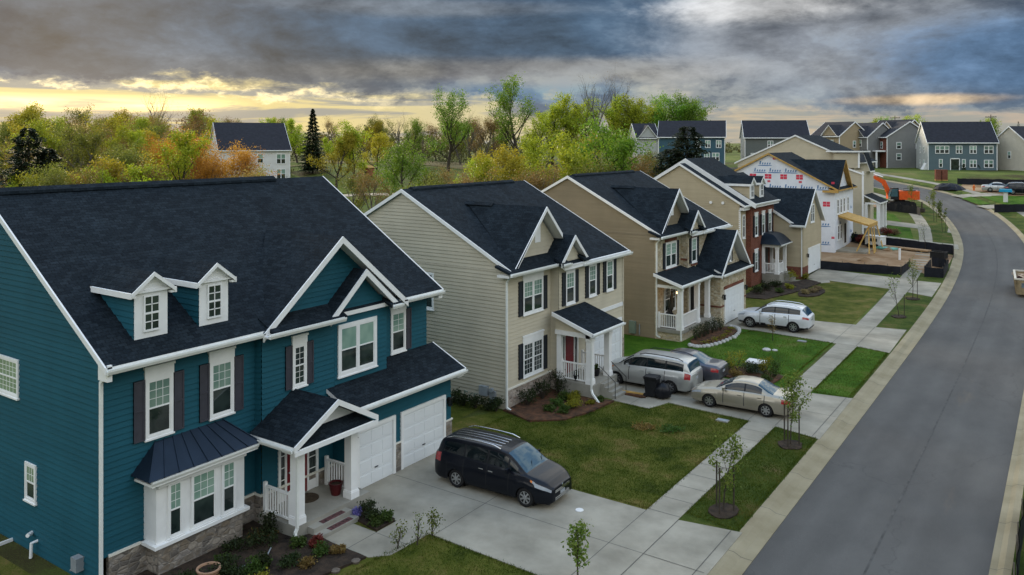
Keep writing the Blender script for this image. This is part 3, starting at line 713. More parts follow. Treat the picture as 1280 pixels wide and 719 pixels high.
for u, v in ((-10.07, 27.75), (-9.9, 35.41), (-10.48, 65.58), (-10.67, 73.09)): bed(blob(u, v, .50, .62), MULCHD, .06)
# bare earth: building plot and the far side of the road
sheet('bare_earth', [(-21.5, 84.2), (-13.6, 84.6), (-13.3, 88.0), (-11.2, 85.2), (-10.0, 85.5), (-10.3, 97.5), (-13.3, 99.0), (-21.5, 102), (-33, 100), (-33, 85)], .030, DIRT)
sheet('bare_earth', [(-15.4, 149.8), (-5.0, 143.5), (-2.0, 150.0), (-6.0, 154.0), (-15.0, 154.5)], .030, DIRT)
sheet('bare_earth', [(-26.0, 131.5), (-20.8, 127.5), (-20.0, 130.5), (-25.0, 135.5)], .030, DIRT)
# far verge pavements, right of the road
def pave(name, pts, w):
    mb = MB()
    P = spline(pts, 1.0)
    for a, b in zip(P, P[1:]):
        d = V((b[0] - a[0], b[1] - a[1])).normalized(); s = (-d.y * w / 2, d.x * w / 2)
        mb.face([(x[0] + k * s[0], x[1] + k * s[1], T(x[0] + k * s[0], x[1] + k * s[1]) + .028) for x, k in ((a, -1), (b, -1), (b, 1), (a, 1))])
    return struct(name, flipz(mb), CONC)
mb = MB()
for i in range(len(PATH) - 1):
    if 120 < PATH[i][1] < 172:
        q = [sw_off(i, -6.0), sw_off(i, -7.3), sw_off(i + 1, -7.3), sw_off(i + 1, -6.0)]
        mb.face([(x[0], x[1], T(*x) + .030) for x in q])
struct('sidewalk', flipz(mb), CONC)
pave('driveway', [(-14.6, 142.4), (-11.5, 145.2), (-6.0, 147.2)], 2.6)
pave('driveway', [(-10.6, 133.8), (-7.0, 136.2), (3.0, 140.0)], 2.8)
pave('driveway', [(-30, 160.5), (-36, 175), (-38, 190)], 4)
# ------------------------------------------------------------------ building kit
class Wall:
    """a wall plane: O + right*s + up*z, outward normal n (right runs left to right for someone facing the wall)"""
    def __init__(s, O, r, n): s.O, s.r, s.n = V(O), V(r), V(n)
    def p(s, a, n, z): return s.O + s.r * a + s.n * n + V((0, 0, z))
def wbox(mb, W, s0, s1, n0, n1, z0, z1, mi=0):
    return mb.hexa([W.p(s0, n1, z0), W.p(s1, n1, z0), W.p(s1, n0, z0), W.p(s0, n0, z0), W.p(s0, n1, z1), W.p(s1, n1, z1), W.p(s1, n0, z1), W.p(s0, n0, z1)], mi)
def siding(mb, W, poly, lap=.18, out=.03, mi=0):
    """clapboards clipped to a convex outline of (s, z)"""
    z0, z1 = min(p[1] for p in poly), max(p[1] for p in poly)
    def span(z):
        xs = []
        for i, a in enumerate(poly):
            b = poly[(i + 1) % len(poly)]
            if (a[1] - z) * (b[1] - z) <= 0 and abs(a[1] - b[1]) > 1e-9:
                t = (z - a[1]) / (b[1] - a[1]); xs.append(a[0] + (b[0] - a[0]) * t)
        return (min(xs), max(xs)) if xs else None
    zs = [z0]; z = z0
    brk = sorted(set(round(p[1], 4) for p in poly))
    while z < z1 - 1e-4:
        nz = min(z + lap, z1)
        for b in brk:
            if z + 1e-3 < b < nz - 1e-3: nz = b; break
        zs.append(nz); z = nz
    for a, b in zip(zs, zs[1:]):
        A, B = span(a + 1e-5), span(b - 1e-5)
        if not A or not B: continue
        mb.face([W.p(A[0], out, a), W.p(A[1], out, a), W.p(B[1], .002, b), W.p(B[0], .002, b)], mi)
        mb.face([W.p(A[1], out, a), W.p(A[0], out, a), W.p(A[0], 0, a), W.p(A[1], 0, a)], mi)
def flat(mb, W, poly, n=.0, mi=0): mb.face([W.p(s, n, z) for s, z in poly], mi)

class Build:
    def __init__(s, name, loc, label, cat, group=None, rz=0.0, local=False):
        s.root = empty(name, loc, label, cat, group, rz); s.org = (0, 0, 0) if local else loc
    SPLIT = ('stone_base', 'stone_cap', 'eave_return', 'sidelight', 'side_wall', 'front_wall', 'soffit', 'vent_pipe', 'stair_mat', 'wall_vent', 'corner_trim', 'dormer_siding', 'brick_course', 'handrail', 'gas_meter', 'gable_wall', 'door_surround', 'brick_base', 'porch_beam', 'pilaster', 'garage_stone_wall')
    def part(s, name, mb, mats, parent=None, label=None, **k):
        if name in s.SPLIT:
            ms = mb.islands()
            if len(ms) > 1:
                for m in ms: o = m.build(name, mats, parent or s.root, s.org, **k)
                return o
        o = mb.build(name, mats, parent or s.root, s.org, **k)
        if label: o['label'] = label
        return o
    def window(s, W, a, z, w, h, header=0, shut=None, units=1, grid=(2, 2), frame=None, glass=(None, None), sw=.36, full=False, casing=.085):
        """a: left edge, z: sill; casing outside size w x h; header panel above"""
        frame = frame or WHITE; g_up, g_dn = glass[0] or GLASSB, glass[1] or GLASSD
        mb = MB(); c = casing
        for q in ((a, a + w, z, z + c), (a, a + w, z + h - c, z + h), (a, a + c, z + c, z + h - c), (a + w - c, a + w, z + c, z + h - c)):
            wbox(mb, W, q[0], q[1], -.01, .066, q[2], q[3])
        wbox(mb, W, a - .03, a + w + .03, -.01, .10, z - .05, z)
        uw = (w - 2 * c - (units - 1) * .10) / units
        for k in range(1, units): x = a + c + k * uw + (k - 1) * .10; wbox(mb, W, x, x + .10, -.01, .061, z + c, z + h - c)
        win = s.part('window', mb, frame)
        sm = MB(); pn = MB()
        for k in range(units):
            x0 = a + c + k * (uw + .10); x1 = x0 + uw; zb, zt = z + c, z + h - c; zm = (zb + zt) / 2
            for (p, q, r, t, d) in ((x0, x1, zb, zm + .025, .049), (x0, x1, zm - .025, zt, .057)):
                e = .045
                for bx in ((p, q, r, r + e), (p, q, t - e, t), (p, p + e, r + e, t - e), (q - e, q, r + e, t - e)): wbox(sm, W, bx[0], bx[1], -.005, d, bx[2], bx[3])
            gx, gz = grid
            for (r, t, d, on) in ((zm + .02, zt - .045, .052, True), (zb + .045, zm - .02, .044, full)):
                if not on: continue
                for i in range(1, gx): xx = x0 + .045 + (uw - .09) * i / gx; wbox(sm, W, xx - .0075, xx + .0075, .0, d, r, t)
                for j in range(1, gz): zz = r + (t - r) * j / gz; wbox(sm, W, x0 + .045, x1 - .045, .0, d - .002, zz - .0075, zz + .0075)
            wbox(pn, W, x0 + .02, x1 - .02, .002, .046, zm, zt - .02, 0)
            wbox(pn, W, x0 + .02, x1 - .02, .001, .038, zb + .02, zm - .001, 1)
        s.part('sash', sm, frame, win); s.part('pane', pn, [g_up, g_dn], win)
        if header:
            hm = MB(); wbox(hm, W, a - .02, a + w + .02, -.01, .07, z + h + .003, z + h + header); wbox(hm, W, a - .05, a + w + .05, -.01, .10, z + h + header - .07, z + h + header + .012)
            s.part('window_header', hm, frame, win)
        if shut:
            for x in (a - sw - .03, a + w + .03):
                s.shutter(W, x, z, sw, h, shut)
        return win
    def shutter(s, W, x, z, sw, h, mat):
        m = MB(); e = .05
        wbox(m, W, x, x + sw, -.01, .055, z, z + h)
        for q in ((x, x + sw, z, z + e), (x, x + sw, z + h - e, z + h), (x, x + sw, z + h * .5 - e / 2, z + h * .5 + e / 2)): wbox(m, W, q[0], q[1], .0, .075, q[2], q[3])
        for q in ((x, x + e), (x + sw - e, x + sw)): wbox(m, W, q[0], q[1], .0, .073, z + e, z + h - e)
        return s.part('shutter', m, mat)
    def slab(s, mb, pts, th=.16, top=0, side=1, edge=None):
        """roof plane: polygon pts, dropped by th"""
        P = [V(p) for p in pts]; n = V((0, 0, 0))
        for i in range(len(P)): n += P[i].cross(P[(i + 1) % len(P)])
        if n.z < 0: P.reverse()
        Q = [p - V((0, 0, th)) for p in P]
        mb.face(P, top); mb.face(list(reversed(Q)), side)
        for i in range(len(P)):
            j = (i + 1) % len(P); mb.face([P[j], P[i], Q[i], Q[j]], side if edge is None else edge)
    def gutter(s, a, b, out, mat=None, name='gutter', w=.13, h=.15):
        a, b, o = V(a), V(b), V(out).normalized(); m = MB()
        pr = [(0, 0), (w, 0), (w, -h * .35), (w * .72, -h), (0, -h), (0, -h * .9), (w * .62, -h * .9), (w * .86, -h * .35), (w * .86, -.02), (.02, -.02)]
        pr = [(0, 0), (0, -h), (w * .70, -h), (w, -h * .4), (w, 0), (w - .02, 0), (w - .02, -.05), (.02, -.05), (.02, 0)]
        m.prism([a + o * p + V((0, 0, q)) for p, q in pr], b - a)
        return s.part(name, m, mat or GUT)
    def downspout(s, pts, mat=None, r=.042):
        m = MB()
        for a, b in zip(pts, pts[1:]): m.beam(a, b, r * 2, r * 2, up=(0, 1, .01))
        return s.part('downspout', m, mat or GUT)
    def rake(s, pts, w=.05, h=.19, mat=None, name='rake_trim', n=(0, -1, 0)):
        m = MB()
        for a, b in zip(pts, pts[1:]):
            a, b = V(a), V(b); nn = V(n) * w
            m.hexa([a + V((0, 0, -h)), b + V((0, 0, -h)), b + nn + V((0, 0, -h)), a + nn + V((0, 0, -h)), a, b, b + nn, a + nn])
        return s.part(name, m, mat or WHITE)
    def garage_door(s, W, a, z, w, h, rows=4, cols=4, mat=None, trim=None, tw=.14):
        m = MB(); d = h / rows
        for r in range(rows):
            wbox(m, W, a, a + w, .0, .03, z + r * d + .008, z + (r + 1) * d - .004)
            for k in range(cols):
                x = a + w * (k + .08) / cols; x2 = a + w * (k + .92) / cols
                wbox(m, W, x, x2, .0, .042, z + r * d + d * .16, z + (r + 1) * d - d * .16)
        wbox(m, W, a, a + w, -.02, .012, z, z + h)
        g = s.part('garage_door', m, mat or DOORW)
        hm = MB(); wbox(hm, W, a + w / 2 - .08, a + w / 2 + .08, .03, .065, z + d * 1.1, z + d * 1.16); s.part('handle', hm, DARKM, g)
        t = MB()
        for q in ((a - tw, a, z, z + h + tw), (a + w, a + w + tw, z, z + h + tw), (a, a + w, z + h, z + h + tw)): wbox(t, W, q[0], q[1], -.01, .085, q[2], q[3])
        s.part('garage_door_trim', t, trim or WHITE)
        return g
    def column(s, x, y, z0, z1, w=.32, mat=None):
        m = MB(); h = w / 2
        m.box(x - h, x + h, y - h, y + h, z0 + .22, z1 - .16); m.box(x - h - .035, x + h + .035, y - h - .035, y + h + .035, z0, z0 + .22); m.box(x - h - .03, x + h + .03, y - h - .03, y + h + .03, z1 - .16, z1)
        m.box(x - h - .02, x + h + .02, y - h - .02, y + h + .02, z0 + .22, z0 + .27)
        return s.part('porch_column', m, mat or WHITE)
    def railing(s, a, b, z, h=.92, mat=None, gap=.125):
        m = MB(); a, b = V((*a, z)), V((*b, z)); d = b - a; L = d.length; n = max(2, int(L / gap))
        m.beam(a + V((0, 0, h)), b + V((0, 0, h)), .075, .07); m.beam(a + V((0, 0, .10)), b + V((0, 0, .10)), .05, .06)
        for k in range(1, n): p = a + d * k / n; m.box(p.x - .019, p.x + .019, p.y - .019, p.y + .019, z + .13, z + h - .03)
        for p in (a, b): m.box(p.x - .055, p.x + .055, p.y - .055, p.y + .055, z, z + h + .12)
        return s.part('railing', m, mat or WHITE)
    def sconce(s, W, a, z, mat=None):
        m = MB(); wbox(m, W, a - .05, a + .05, .0, .03, z - .1, z + .14); wbox(m, W, a - .02, a + .02, .03, .16, z + .16, z + .19); wbox(m, W, a - .08, a + .08, .08, .24, z + .13, z + .17); wbox(m, W, a - .065, a + .065, .095, .225, z - .17, z - .14)
        for i in (-.06, .06):
            for j in (.1, .22): wbox(m, W, a + i - .008, a + i + .008, j - .008, j + .008, z - .14, z + .13)
        o = s.part('wall_lantern', m, BLACKP)
        g = MB(); wbox(g, W, a - .05, a + .05, .11, .21, z - .138, z + .128); s.part('lantern_glass', g, CARGL, o)
        return o
    def steps(s, x0, x1, y0, y1, z0, n, rise, mat=None):
        """steps going down towards +x from the porch edge x0"""
        m = MB(); run = (x1 - x0) / n
        for k in range(n): m.box(x0, x0 + run * (n - k), y0 + .004 * k, y1 - .004 * k, z0 + k * rise - (.2 if k == 0 else 0), z0 + (k + 1) * rise)
        return s.part('porch_steps', m, mat or CONCD)
def front(u, v0=0.0): return Wall((u, v0, 0), (0, 1, 0), (1, 0, 0))        # faces the street, s = v - v0
def flank(v, u0=0.0): return Wall((u0, v, 0), (1, 0, 0), (0, -1, 0))       # faces the camera end of the street, s = u - u0
def far_flank(v): return Wall((0, v, 0), (-1, 0, 0), (0, 1, 0))            # s = -u
def rear(u): return Wall((u, 0, 0), (0, -1, 0), (-1, 0, 0))                # s = -v

# ------------------------------------------------------------------ the teal house
def teal_house():
    B = Build('house', (-30, 20, 0), 'large dark teal house with dark shingle roof, two dormers and two white garage doors', 'house', 'two-storey houses along the street')
    A, Bw, D, S, Fk, Re = front(-23.0), front(-22.65), front(-23.2), flank(12.7), far_flank(27.2), rear(-37)
    k = .628; zr = 11.28; ur = -30.0
    def zt(u): return zr - abs(u - ur) * k                                   # roof top surface
    m = MB()
    siding(m, S, [(-37, -.3), (-23, -.3), (-23, zt(-23) - .2), (ur, zr - .2), (-37, zt(-37) - .2)])
    siding(m, A, [(12.7, .98), (18.0, .98), (18.0, 6.5), (12.7, 6.5)])
    siding(m, flank(18.0), [(-23.0, .98), (-22.65, .98), (-22.65, 6.5), (-23.0, 6.5)])
    siding(m, Bw, [(18.0, .98), (21.3, .98), (21.3, 6.45), (18.0, 6.45)]); siding(m, Bw, [(21.3, 3.0), (24.1, 3.0), (24.1, 6.9), (21.3, 6.9)])
    siding(m, far_flank(24.1), [(22.65, 3), (23.2, 3), (23.2, 6.5), (22.65, 6.5)])
    siding(m, D, [(24.1, 3.6), (27.2, 3.6), (27.2, 6.5), (24.1, 6.5)])
    siding(m, Fk, [(23.2, -.3), (37, -.3), (37, zt(-37) - .2), (-ur, zr - .2), (23.2, zt(-23.2) - .2)])
    siding(m, Re, [(-27.2, -.3), (-12.7, -.3), (-12.7, 6.6), (-27.2, 6.6)])
    # gable triangles
    siding(m, front(-22.98), [(18.25, 6.72), (24.75, 6.72), (21.5, 9.25)])
    siding(m, front(-22.66), [(21.0, 6.47), (24.15, 6.47), (22.6, 7.9)])
    # garage
    G = front(-21.85)
    siding(m, G, [(21.25, 2.30), (27.2, 2.30), (27.2, 3.12), (21.25, 3.12)])
    for a, b in ((21.25, 21.62), (23.71, 24.03), (26.80, 27.2)): siding(m, G, [(a, 1.18), (b, 1.18), (b, 2.30), (a, 2.30)])
    siding(m, flank(21.25), [(-22.65, 1.18), (-21.85, 1.18), (-21.85, 3.1), (-22.65, 3.5)])
    siding(m, far_flank(27.2), [(21.85, -.2), (23.2, -.2), (23.2, 3.8), (21.85, 3.12)])
    B.part('siding', m, TEAL)
    # stone base
    m = MB()
    flat(m, A, [(12.85, -.3), (18.0, -.3), (18.0, .96), (12.85, .96)], .05); flat(m, flank(12.85), [(-23.1, -.3), (-22.95, -.3), (-22.95, .96), (-23.1, .96)])
    flat(m, flank(17.95), [(-22.95, -.3), (-22.6, -.3), (-22.6, .96), (-22.95, .96)]); flat(m, Bw, [(17.95, -.3), (21.2, -.3), (21.2, .96), (17.95, .96)], .05)
    wbox(m, A, 14.02, 17.0, 0, .66, -.3, .93)
    for a, b in ((21.2, 21.62), (23.71, 24.03), (26.80, 27.24)): wbox(m, G, a, b, -.02, .05, -.2, 1.12)
    wbox(m, flank(21.25), -22.62, -21.85, 0, .05, -.2, 1.12)
    B.part('stone_base', m, STONE)
    m = MB()
    wbox(m, A, 12.84, 18.0, 0, .09, .96, 1.03); wbox(m, Bw, 17.94, 21.2, 0, .09, .96, 1.03); wbox(m, flank(17.95), -22.95, -22.57, 0, .04, .96, 1.03)
    for a, b in ((21.2, 21.62), (23.71, 24.03), (26.80, 27.27)): wbox(m, G, a, b, 0, .08, 1.12, 1.18)
    wbox(m, flank(21.25), -22.62, -21.77, 0, .08, 1.12, 1.18)
    B.part('stone_cap', m, WARMW)
    m = MB(); m.box(-36.9, -23.05, 12.75, 27.1, -.4, -.02); B.part('foundation', m, CONCD)
    # main roof
    m = MB()
    B.slab(m, [(-22.50, 12.52, zt(-22.5)), (-22.50, 27.45, zt(-22.5)), (ur, 27.45, zr), (ur, 12.52, zr)])
    B.slab(m, [(-37.5, 12.52, zt(-37.5)), (-37.5, 27.45, zt(-37.5)), (ur - .001, 27.45, zr), (ur - .001, 12.52, zr)])
    rf = B.part('roof', m, [SHING, WHITE])
    m = MB(); m.prism([(ur - .22, 0, zr - .03), (ur, 0, zr + .10), (ur + .22, 0, zr - .03), (ur, 0, zr - .05)], (0, 1, 0)); 
    m = MB(); m.prism([(ur - .24, 12.7, zr - .10), (ur + .24, 12.7, zr - .10), (ur + .22, 12.7, zr - .0), (ur, 12.7, zr + .13), (ur - .22, 12.7, zr - .0)], (0, 11.8, 0)); B.part('ridge_vent', m, SHING, rf)
    m = MB()
    for x, y in ((-32, 16.0), (-33, 17.2)): m.tube([(x, y, zt(x) - .1), (x, y, zt(x) + .4)], .05, 8)
    B.part('vent_pipe', m, WHITE, rf)
    # cross gables
    uf = -22.42; zc = 9.42; ub = ur + (zr - zc) / k + .25
    m = MB()
    for s in (-1, 1):
        B.slab(m, [(uf, 21.5, zc), (uf, 21.5 + s * 3.62, 6.46), (-23.1, 21.5 + s * 3.62, 6.46), (ub, 21.5, zc)], edge=0)
    B.slab(m, [(-22.15, 18.12, 6.52), (-22.15, 21.5, 6.52), (-23.0, 21.5, 6.93), (-23.0, 18.12, 6.93)], .12, edge=0)
    B.slab(m, [(-22.15, 23.85, 6.52), (-22.15, 24.5, 6.52), (-23.0, 24.5, 6.93), (-23.0, 23.85, 6.93)], .12, edge=0)
    B.part('cross_gable_roof', m, [SHING, SOFFIT])
    m = MB()
    for s in (-1, 1):
        B.slab(m, [(-22.28, 22.6, 8.08), (-22.28, 22.6 + s * 1.83, 6.48), (-23.0, 22.6 + s * 1.83, 6.48), (-23.0, 22.6, 8.08)], .12, edge=0)
    B.part('inner_gable_roof', m, [SHING, SOFFIT])
    for (pk, f0, f1, u) in (((21.5, zc), (17.88, 6.46), (25.12, 6.46), uf), ((22.6, 8.08), (20.77, 6.48), (24.43, 6.48), -22.28)):
        m = MB()
        for f in (f0, f1):
            a, b = V((u, f[0], f[1])), V((u, pk[0], pk[1])); h = V((0, 0, -.24)); n = V((.05, 0, 0))
            m.hexa([a + h, b + h, b + h + n, a + h + n, a + V((0, 0, .015)), b + V((0, 0, .015)), b + n + V((0, 0, .015)), a + n + V((0, 0, .015))])
        B.part('gable_trim', m, WHITE)
    B.rake([(-22.47, 12.52, zt(-22.5) + .01), (ur, 12.52, zr + .01), (-37.5, 12.52, zt(-37.5) + .01)])
    B.rake([(-22.47, 27.5, zt(-22.5) + .01), (ur, 27.5, zr + .01), (-37.5, 27.5, zt(-37.5) + .01)])
    m = MB(); m.box(-23.0, -22.5, 12.56, 12.7, 6.15, 6.62); m.box(-23.2, -22.5, 27.2, 27.45, 6.2, 6.5); B.part('eave_return', m, WHITE)
    m = MB(); m.box(-22.99, -22.5, 12.7, 18.0, 6.42, 6.48); m.box(-22.64, -22.18, 17.9, 21.4, 6.36, 6.41); m.box(-22.99, -22.5, 24.2, 27.3, 6.42, 6.48); B.part('soffit', m, SOFFIT)
    e = zt(-22.5) - .02
    B.gutter((-22.5, 12.52, e - .03), (-22.5, 17.95, e - .03), (1, 0, 0)); B.gutter((-22.15, 17.9, 6.50), (-22.15, 21.35, 6.50), (1, 0, 0)); B.gutter((-22.15, 23.95, 6.50), (-22.15, 24.5, 6.50), (1, 0, 0)); B.gutter((-22.5, 24.9, e - .03), (-22.5, 27.5, e - .03), (1, 0, 0))
    B.downspout([(-22.42, 12.58, 6.45), (-22.55, 12.60, 6.3), (-22.95, 12.62, 6.08), (-22.95, 12.62, .15), (-22.7, 12.62, .05)])
    # windows
    W1, W2 = (GLASSB, GLASSD), (GLASSB, GLASSD)
    B.window(A, 13.98, 4.0, .92, 1.82, header=.36, shut=SHUT_G, grid=(3, 3), sw=.34)
    B.window(A, 16.20, 4.0, .92, 1.82, header=.36, shut=SHUT_G, grid=(3, 3), sw=.34)
    B.window(Bw, 19.30, 4.28, .64, 1.52, header=.32, shut=SHUT_G, grid=(2, 3), sw=.28, glass=(GLASSD, GLASSD), full=True)
    B.window(Bw, 21.46, 4.15, 2.05, 1.95, header=0, units=2, grid=(1, 1), casing=.14)
    B.window(D, 24.92, 4.2, .90, 1.72, header=.24, grid=(2, 3)); B.shutter(D, 25.86, 4.2, .30, 1.72, SHUT_G)
    B.window(S, -29.35, 4.70, 1.40, 1.24, grid=(5, 3), glass=(GLASSG, GLASSG), full=True)
    B.window(S, -27.50, 1.60, .70, 1.20, grid=(3, 2), glass=(GLASSG, GLASSD))
    B.window(S, -34.5, 4.3, .95, 1.6); B.window(S, -34.5, 1.2, .95, 1.6)
    # dormers
    for vc in (14.32, 16.53):
        uf_ = -23.2; w = .545; zs, ze = zt(uf_) - .06, 8.42
        m = MB(); Wf = front(uf_)
        wbox(m, Wf, vc - w, vc + w, -.05, .0, zs - .1, ze + .1); m.face([(uf_, vc - w, ze + .1), (uf_, vc + w, ze + .1), (uf_, vc, ze + .5)])
        d = B.part('dormer', m, WHITE)
        m = MB(); ubk = ur + (zr - ze) / k
        siding(m, flank(vc - w), [(ubk, ze), (uf_, zs), (uf_, ze)]); siding(m, far_flank(vc + w), [(-ubk, ze), (-uf_, ze), (-uf_, zs)])
        B.part('dormer_siding', m, TEAL, d)
        m = MB(); zp = 9.0; ub2 = ur + (zr - zp) / k; uo = uf_ + .16
        for s in (-1, 1): B.slab(m, [(uo, vc, zp), (uo, vc + s * (w + .16), ze + .02), (ubk + .05, vc + s * (w + .16), ze + .02), (ub2 - .1, vc, zp)], .07)
        B.part('dormer_roof', m, [SHING, WHITE], d)
        m = MB()
        for s in (-1, 1):
            a, b = V((uo, vc + s * (w + .17), ze + .03)), V((uo, vc, zp + .012)); h = V((0, 0, -.13)); n = V((.04, 0, 0)); m.hexa([a + h, b + h, b + h + n, a + h + n, a, b, b + n, a + n])
            m.box(ubk, uo, vc + s * (w + .03), vc + s * (w + .16), ze - .13, ze - .06)
            m.box(ubk + .2, uo, vc + s * (w + .165), vc + s * (w + .22), ze - .14, ze + .03)
        wbox(m, Wf, vc - w - .05, vc + w + .05, 0, .10, ze - .02, ze + .05)
        B.part('dormer_trim', m, WHITE, d)
        m = MB(); wbox(m, Wf, vc - .26, vc + .26, 0, .03, zs + .26, ze - .12); 
        p = MB(); zb, zt_ = zs + .28, ze - .14; wbox(p, Wf, vc - .24, vc + .24, .0, .034, zb, zt_); B.part('dormer_pane', p, GLASSD, d)
        m = MB(); zm = (zb + zt_) / 2
        for q in ((vc - .27, vc - .22, zb - .03, zt_ + .03), (vc + .22, vc + .27, zb - .03, zt_ + .03)): wbox(m, Wf, q[0], q[1], 0, .06, q[2], q[3])
        for zz in (zb, zm, zt_): wbox(m, Wf, vc - .22, vc + .22, 0, .057, zz - .03, zz + .03)
        wbox(m, Wf, vc - .014, vc + .014, 0, .05, zb, zt_)
        for zz in ((zb + zm) / 2, (zm + zt_) / 2): wbox(m, Wf, vc - .22, vc + .22, 0, .05, zz - .014, zz + .014)
        B.part('dormer_sash', m, WHITE, d)
    # bay with metal roof
    Y = front(-22.3); m = MB()
    b0, b1 = 13.95, 17.06
    wbox(m, A, b0, b1, .0, .66, 1.0, 2.95); B.part('bay', m, WHITE)
    m = MB(); wbox(m, A, b0 - .12, b1 + .12, .0, .80, .93, 1.03); wbox(m, A, b0 - .3, b1 + .32, .0, .95, 2.88, 2.95); wbox(m, Y, b0, b1, .0, .08, 2.72, 2.88); B.part('bay_trim', m, WHITE)
    for a, w, g in ((14.30, .50, 2), (15.08, .90, 3), (16.17, .54, 2)):
        B.window(front(-22.335), a, 1.08, w, 1.66, grid=(g, 3), casing=.05)
    B.gutter((-22.1, b0 - .32, 3.06), (-22.1, b1 + .34, 3.06), (1, 0, 0), h=.12, w=.10)
    m = MB(); lo = [(-23.0, b0 - .42, 3.08), (-22.02, b0 - .42, 3.08), (-22.02, b1 + .42, 3.08), (-23.0, b1 + .42, 3.08)]; hi = [(-22.98, b0 + .36, 3.86), (-22.98, b1 - .36, 3.86)]
    m.face([lo[1], lo[2], hi[1], hi[0]]); m.face([lo[0], lo[1], hi[0]]); m.face([lo[2], lo[3], hi[1]]); m.face([lo[3], lo[2], lo[1], lo[0]])
    for i in range(9):
        t = i / 8; a = V(lo[1]).lerp(V(lo[2]), t); b = V(hi[0]).lerp(V(hi[1]), t); m.beam(a, b, .03, .05, up=(.6, 0, .8))
    B.part('bay_metal_roof', m, METAL_R)
    # garage
    B.garage_door(G, 21.76, .02, 1.81, 2.13, cols=3); B.garage_door(G, 24.17, .02, 2.49, 2.13)
    m = MB()
    B.slab(m, [(-21.38, 24.08, 3.28), (-21.38, 27.62, 3.28), (-23.2, 27.62, 4.14), (-23.2, 24.08, 4.14)])
    B.slab(m, [(-21.38, 20.9, 3.28), (-21.38, 24.08, 3.28), (-22.65, 24.08, 3.88), (-22.65, 20.9, 3.88)])
    B.part('garage_roof', m, [SHING, WHITE])
    B.gutter((-21.38, 21.2, 3.24), (-21.38, 27.65, 3.24), (1, 0, 0)); B.rake([(-21.36, 27.62, 3.29), (-23.2, 27.62, 4.15)], n=(0, 1, 0))
    m = MB(); m.box(-21.85, -21.40, 21.25, 27.3, 3.06, 3.11); m.box(-21.9, -21.45, 27.2, 27.6, 2.95, 3.25); B.part('garage_soffit', m, SOFFIT)
    B.sconce(G, 21.44, 1.95); B.sconce(G, 26.98, 1.95)
    m = MB(); wbox(m, A, 17.0, 17.9, 0, .03, 2.9, 3.0); 
    # front door
    m = MB(); wbox(m, Bw, 19.02, 19.94, .0, .06, .48, 2.46); wbox(m, Bw, 19.14, 19.82, .06, .075, 1.5, 2.3); wbox(m, Bw, 19.14, 19.82, .06, .075, .62, 1.36); d = B.part('front_door', m, REDDOOR)
    m = MB(); m.tube([Bw.p(19.10, .06, 1.4), Bw.p(19.10, .12, 1.4)], .035, 8); B.part('door_knob', m, CHROME, d)
    m = MB()
    for q in ((18.68, 18.76), (18.95, 19.02), (19.94, 20.02), (20.36, 20.46)): wbox(m, Bw, q[0], q[1], -.01, .085, .46, 2.55)
    wbox(m, Bw, 18.62, 20.5, -.01, .10, 2.47, 2.62)
    for x in (18.76, 20.02):
        wbox(m, Bw, x, x + .19 + (.15 if x > 20 else 0), 0, .06, .46, .80)
        for zz in (1.2, 1.62, 2.04): wbox(m, Bw, x, x + .19 + (.15 if x > 20 else 0), 0, .055, zz - .014, zz + .014)
    B.part('door_surround', m, WHITE)
    m = MB(); wbox(m, Bw, 18.76, 18.95, .0, .04, .8, 2.47); wbox(m, Bw, 20.02, 20.36, .0, .04, .8, 2.47); B.part('sidelight', m, GLASSD)
    # porch
    m = MB(); m.box(-22.6, -20.72, 17.85, 21.2, -.2, .45); B.part('porch_floor', m, CONCD)
    B.steps(-20.72, -20.08, 18.30, 20.03, 0.0, 2, .16)
    m = MB(); 
    for k_, (u0, z0) in enumerate(((-20.68, .322), (-20.36, .162))): m.box(u0 + .02, u0 + .24, 18.75 + .05 * k_, 19.75 + .05 * k_, z0, z0 + .012)
    B.part('stair_mat', m, pm('patterned_mat', (.03, .018, .02), .9, c2=(.16, .07, .07), scale=6))
    B.column(-20.96, 18.10, .45, 2.92, .33); B.column(-20.96, 20.52, .45, 2.92, .33)
    B.railing((-22.45, 18.0), (-21.16, 18.0), .45); B.railing((-22.45, 20.75), (-21.16, 20.75), .45)
    m = MB(); uo = -20.42; pk = (19.38, 4.27)
    for f in ((17.48, 3.22), (21.28, 3.22)):
        B.slab(m, [(uo, pk[0], pk[1]), (uo, f[0], f[1]), (-22.65, f[0], f[1]), (-22.65, pk[0], pk[1])], .12)
    B.slab(m, [(-20.40, 17.7, 3.10), (-20.40, 21.06, 3.10), (-20.95, 20.7, 3.40), (-20.95, 18.0, 3.40)], .06)
    B.part('porch_roof', m, [SHING, WHITE])
    m = MB()
    for f in ((17.48, 3.22), (21.28, 3.22)):
        a, b = V((uo, f[0], f[1] + .012)), V((uo, pk[0], pk[1] + .012)); h = V((0, 0, -.2)); n = V((.05, 0, 0)); m.hexa([a + h, b + h, b + h + n, a + h + n, a, b, b + n, a + n])
    m.box(-21.15, -20.42, 17.6, 21.16, 2.90, 3.05); m.box(-22.6, -21.15, 17.75, 18.2, 2.92, 3.05); m.box(-22.6, -21.15, 20.6, 21.05, 2.92, 3.05)
    m.box(-20.42, -20.36, 17.5, 21.26, 2.92, 3.07)
    B.part('porch_trim', m, WHITE)
    m = MB(); m.prism([(-20.98, 18.05, 3.36), (-20.98, 20.70, 3.36), (-20.98, 19.38, 4.08)], (-.05, 0, 0)); B.part('porch_gable_panel', m, WHITE)
    m = MB(); m.box(-22.6, -20.5, 17.7, 21.0, 3.052, 3.07); B.part('porch_ceiling', m, SOFFIT)
    m = MB()
    B.gutter((-20.45, 17.48, 3.16), (-22.6, 17.48, 3.16), (0, -1, 0), h=.12, w=.1); 
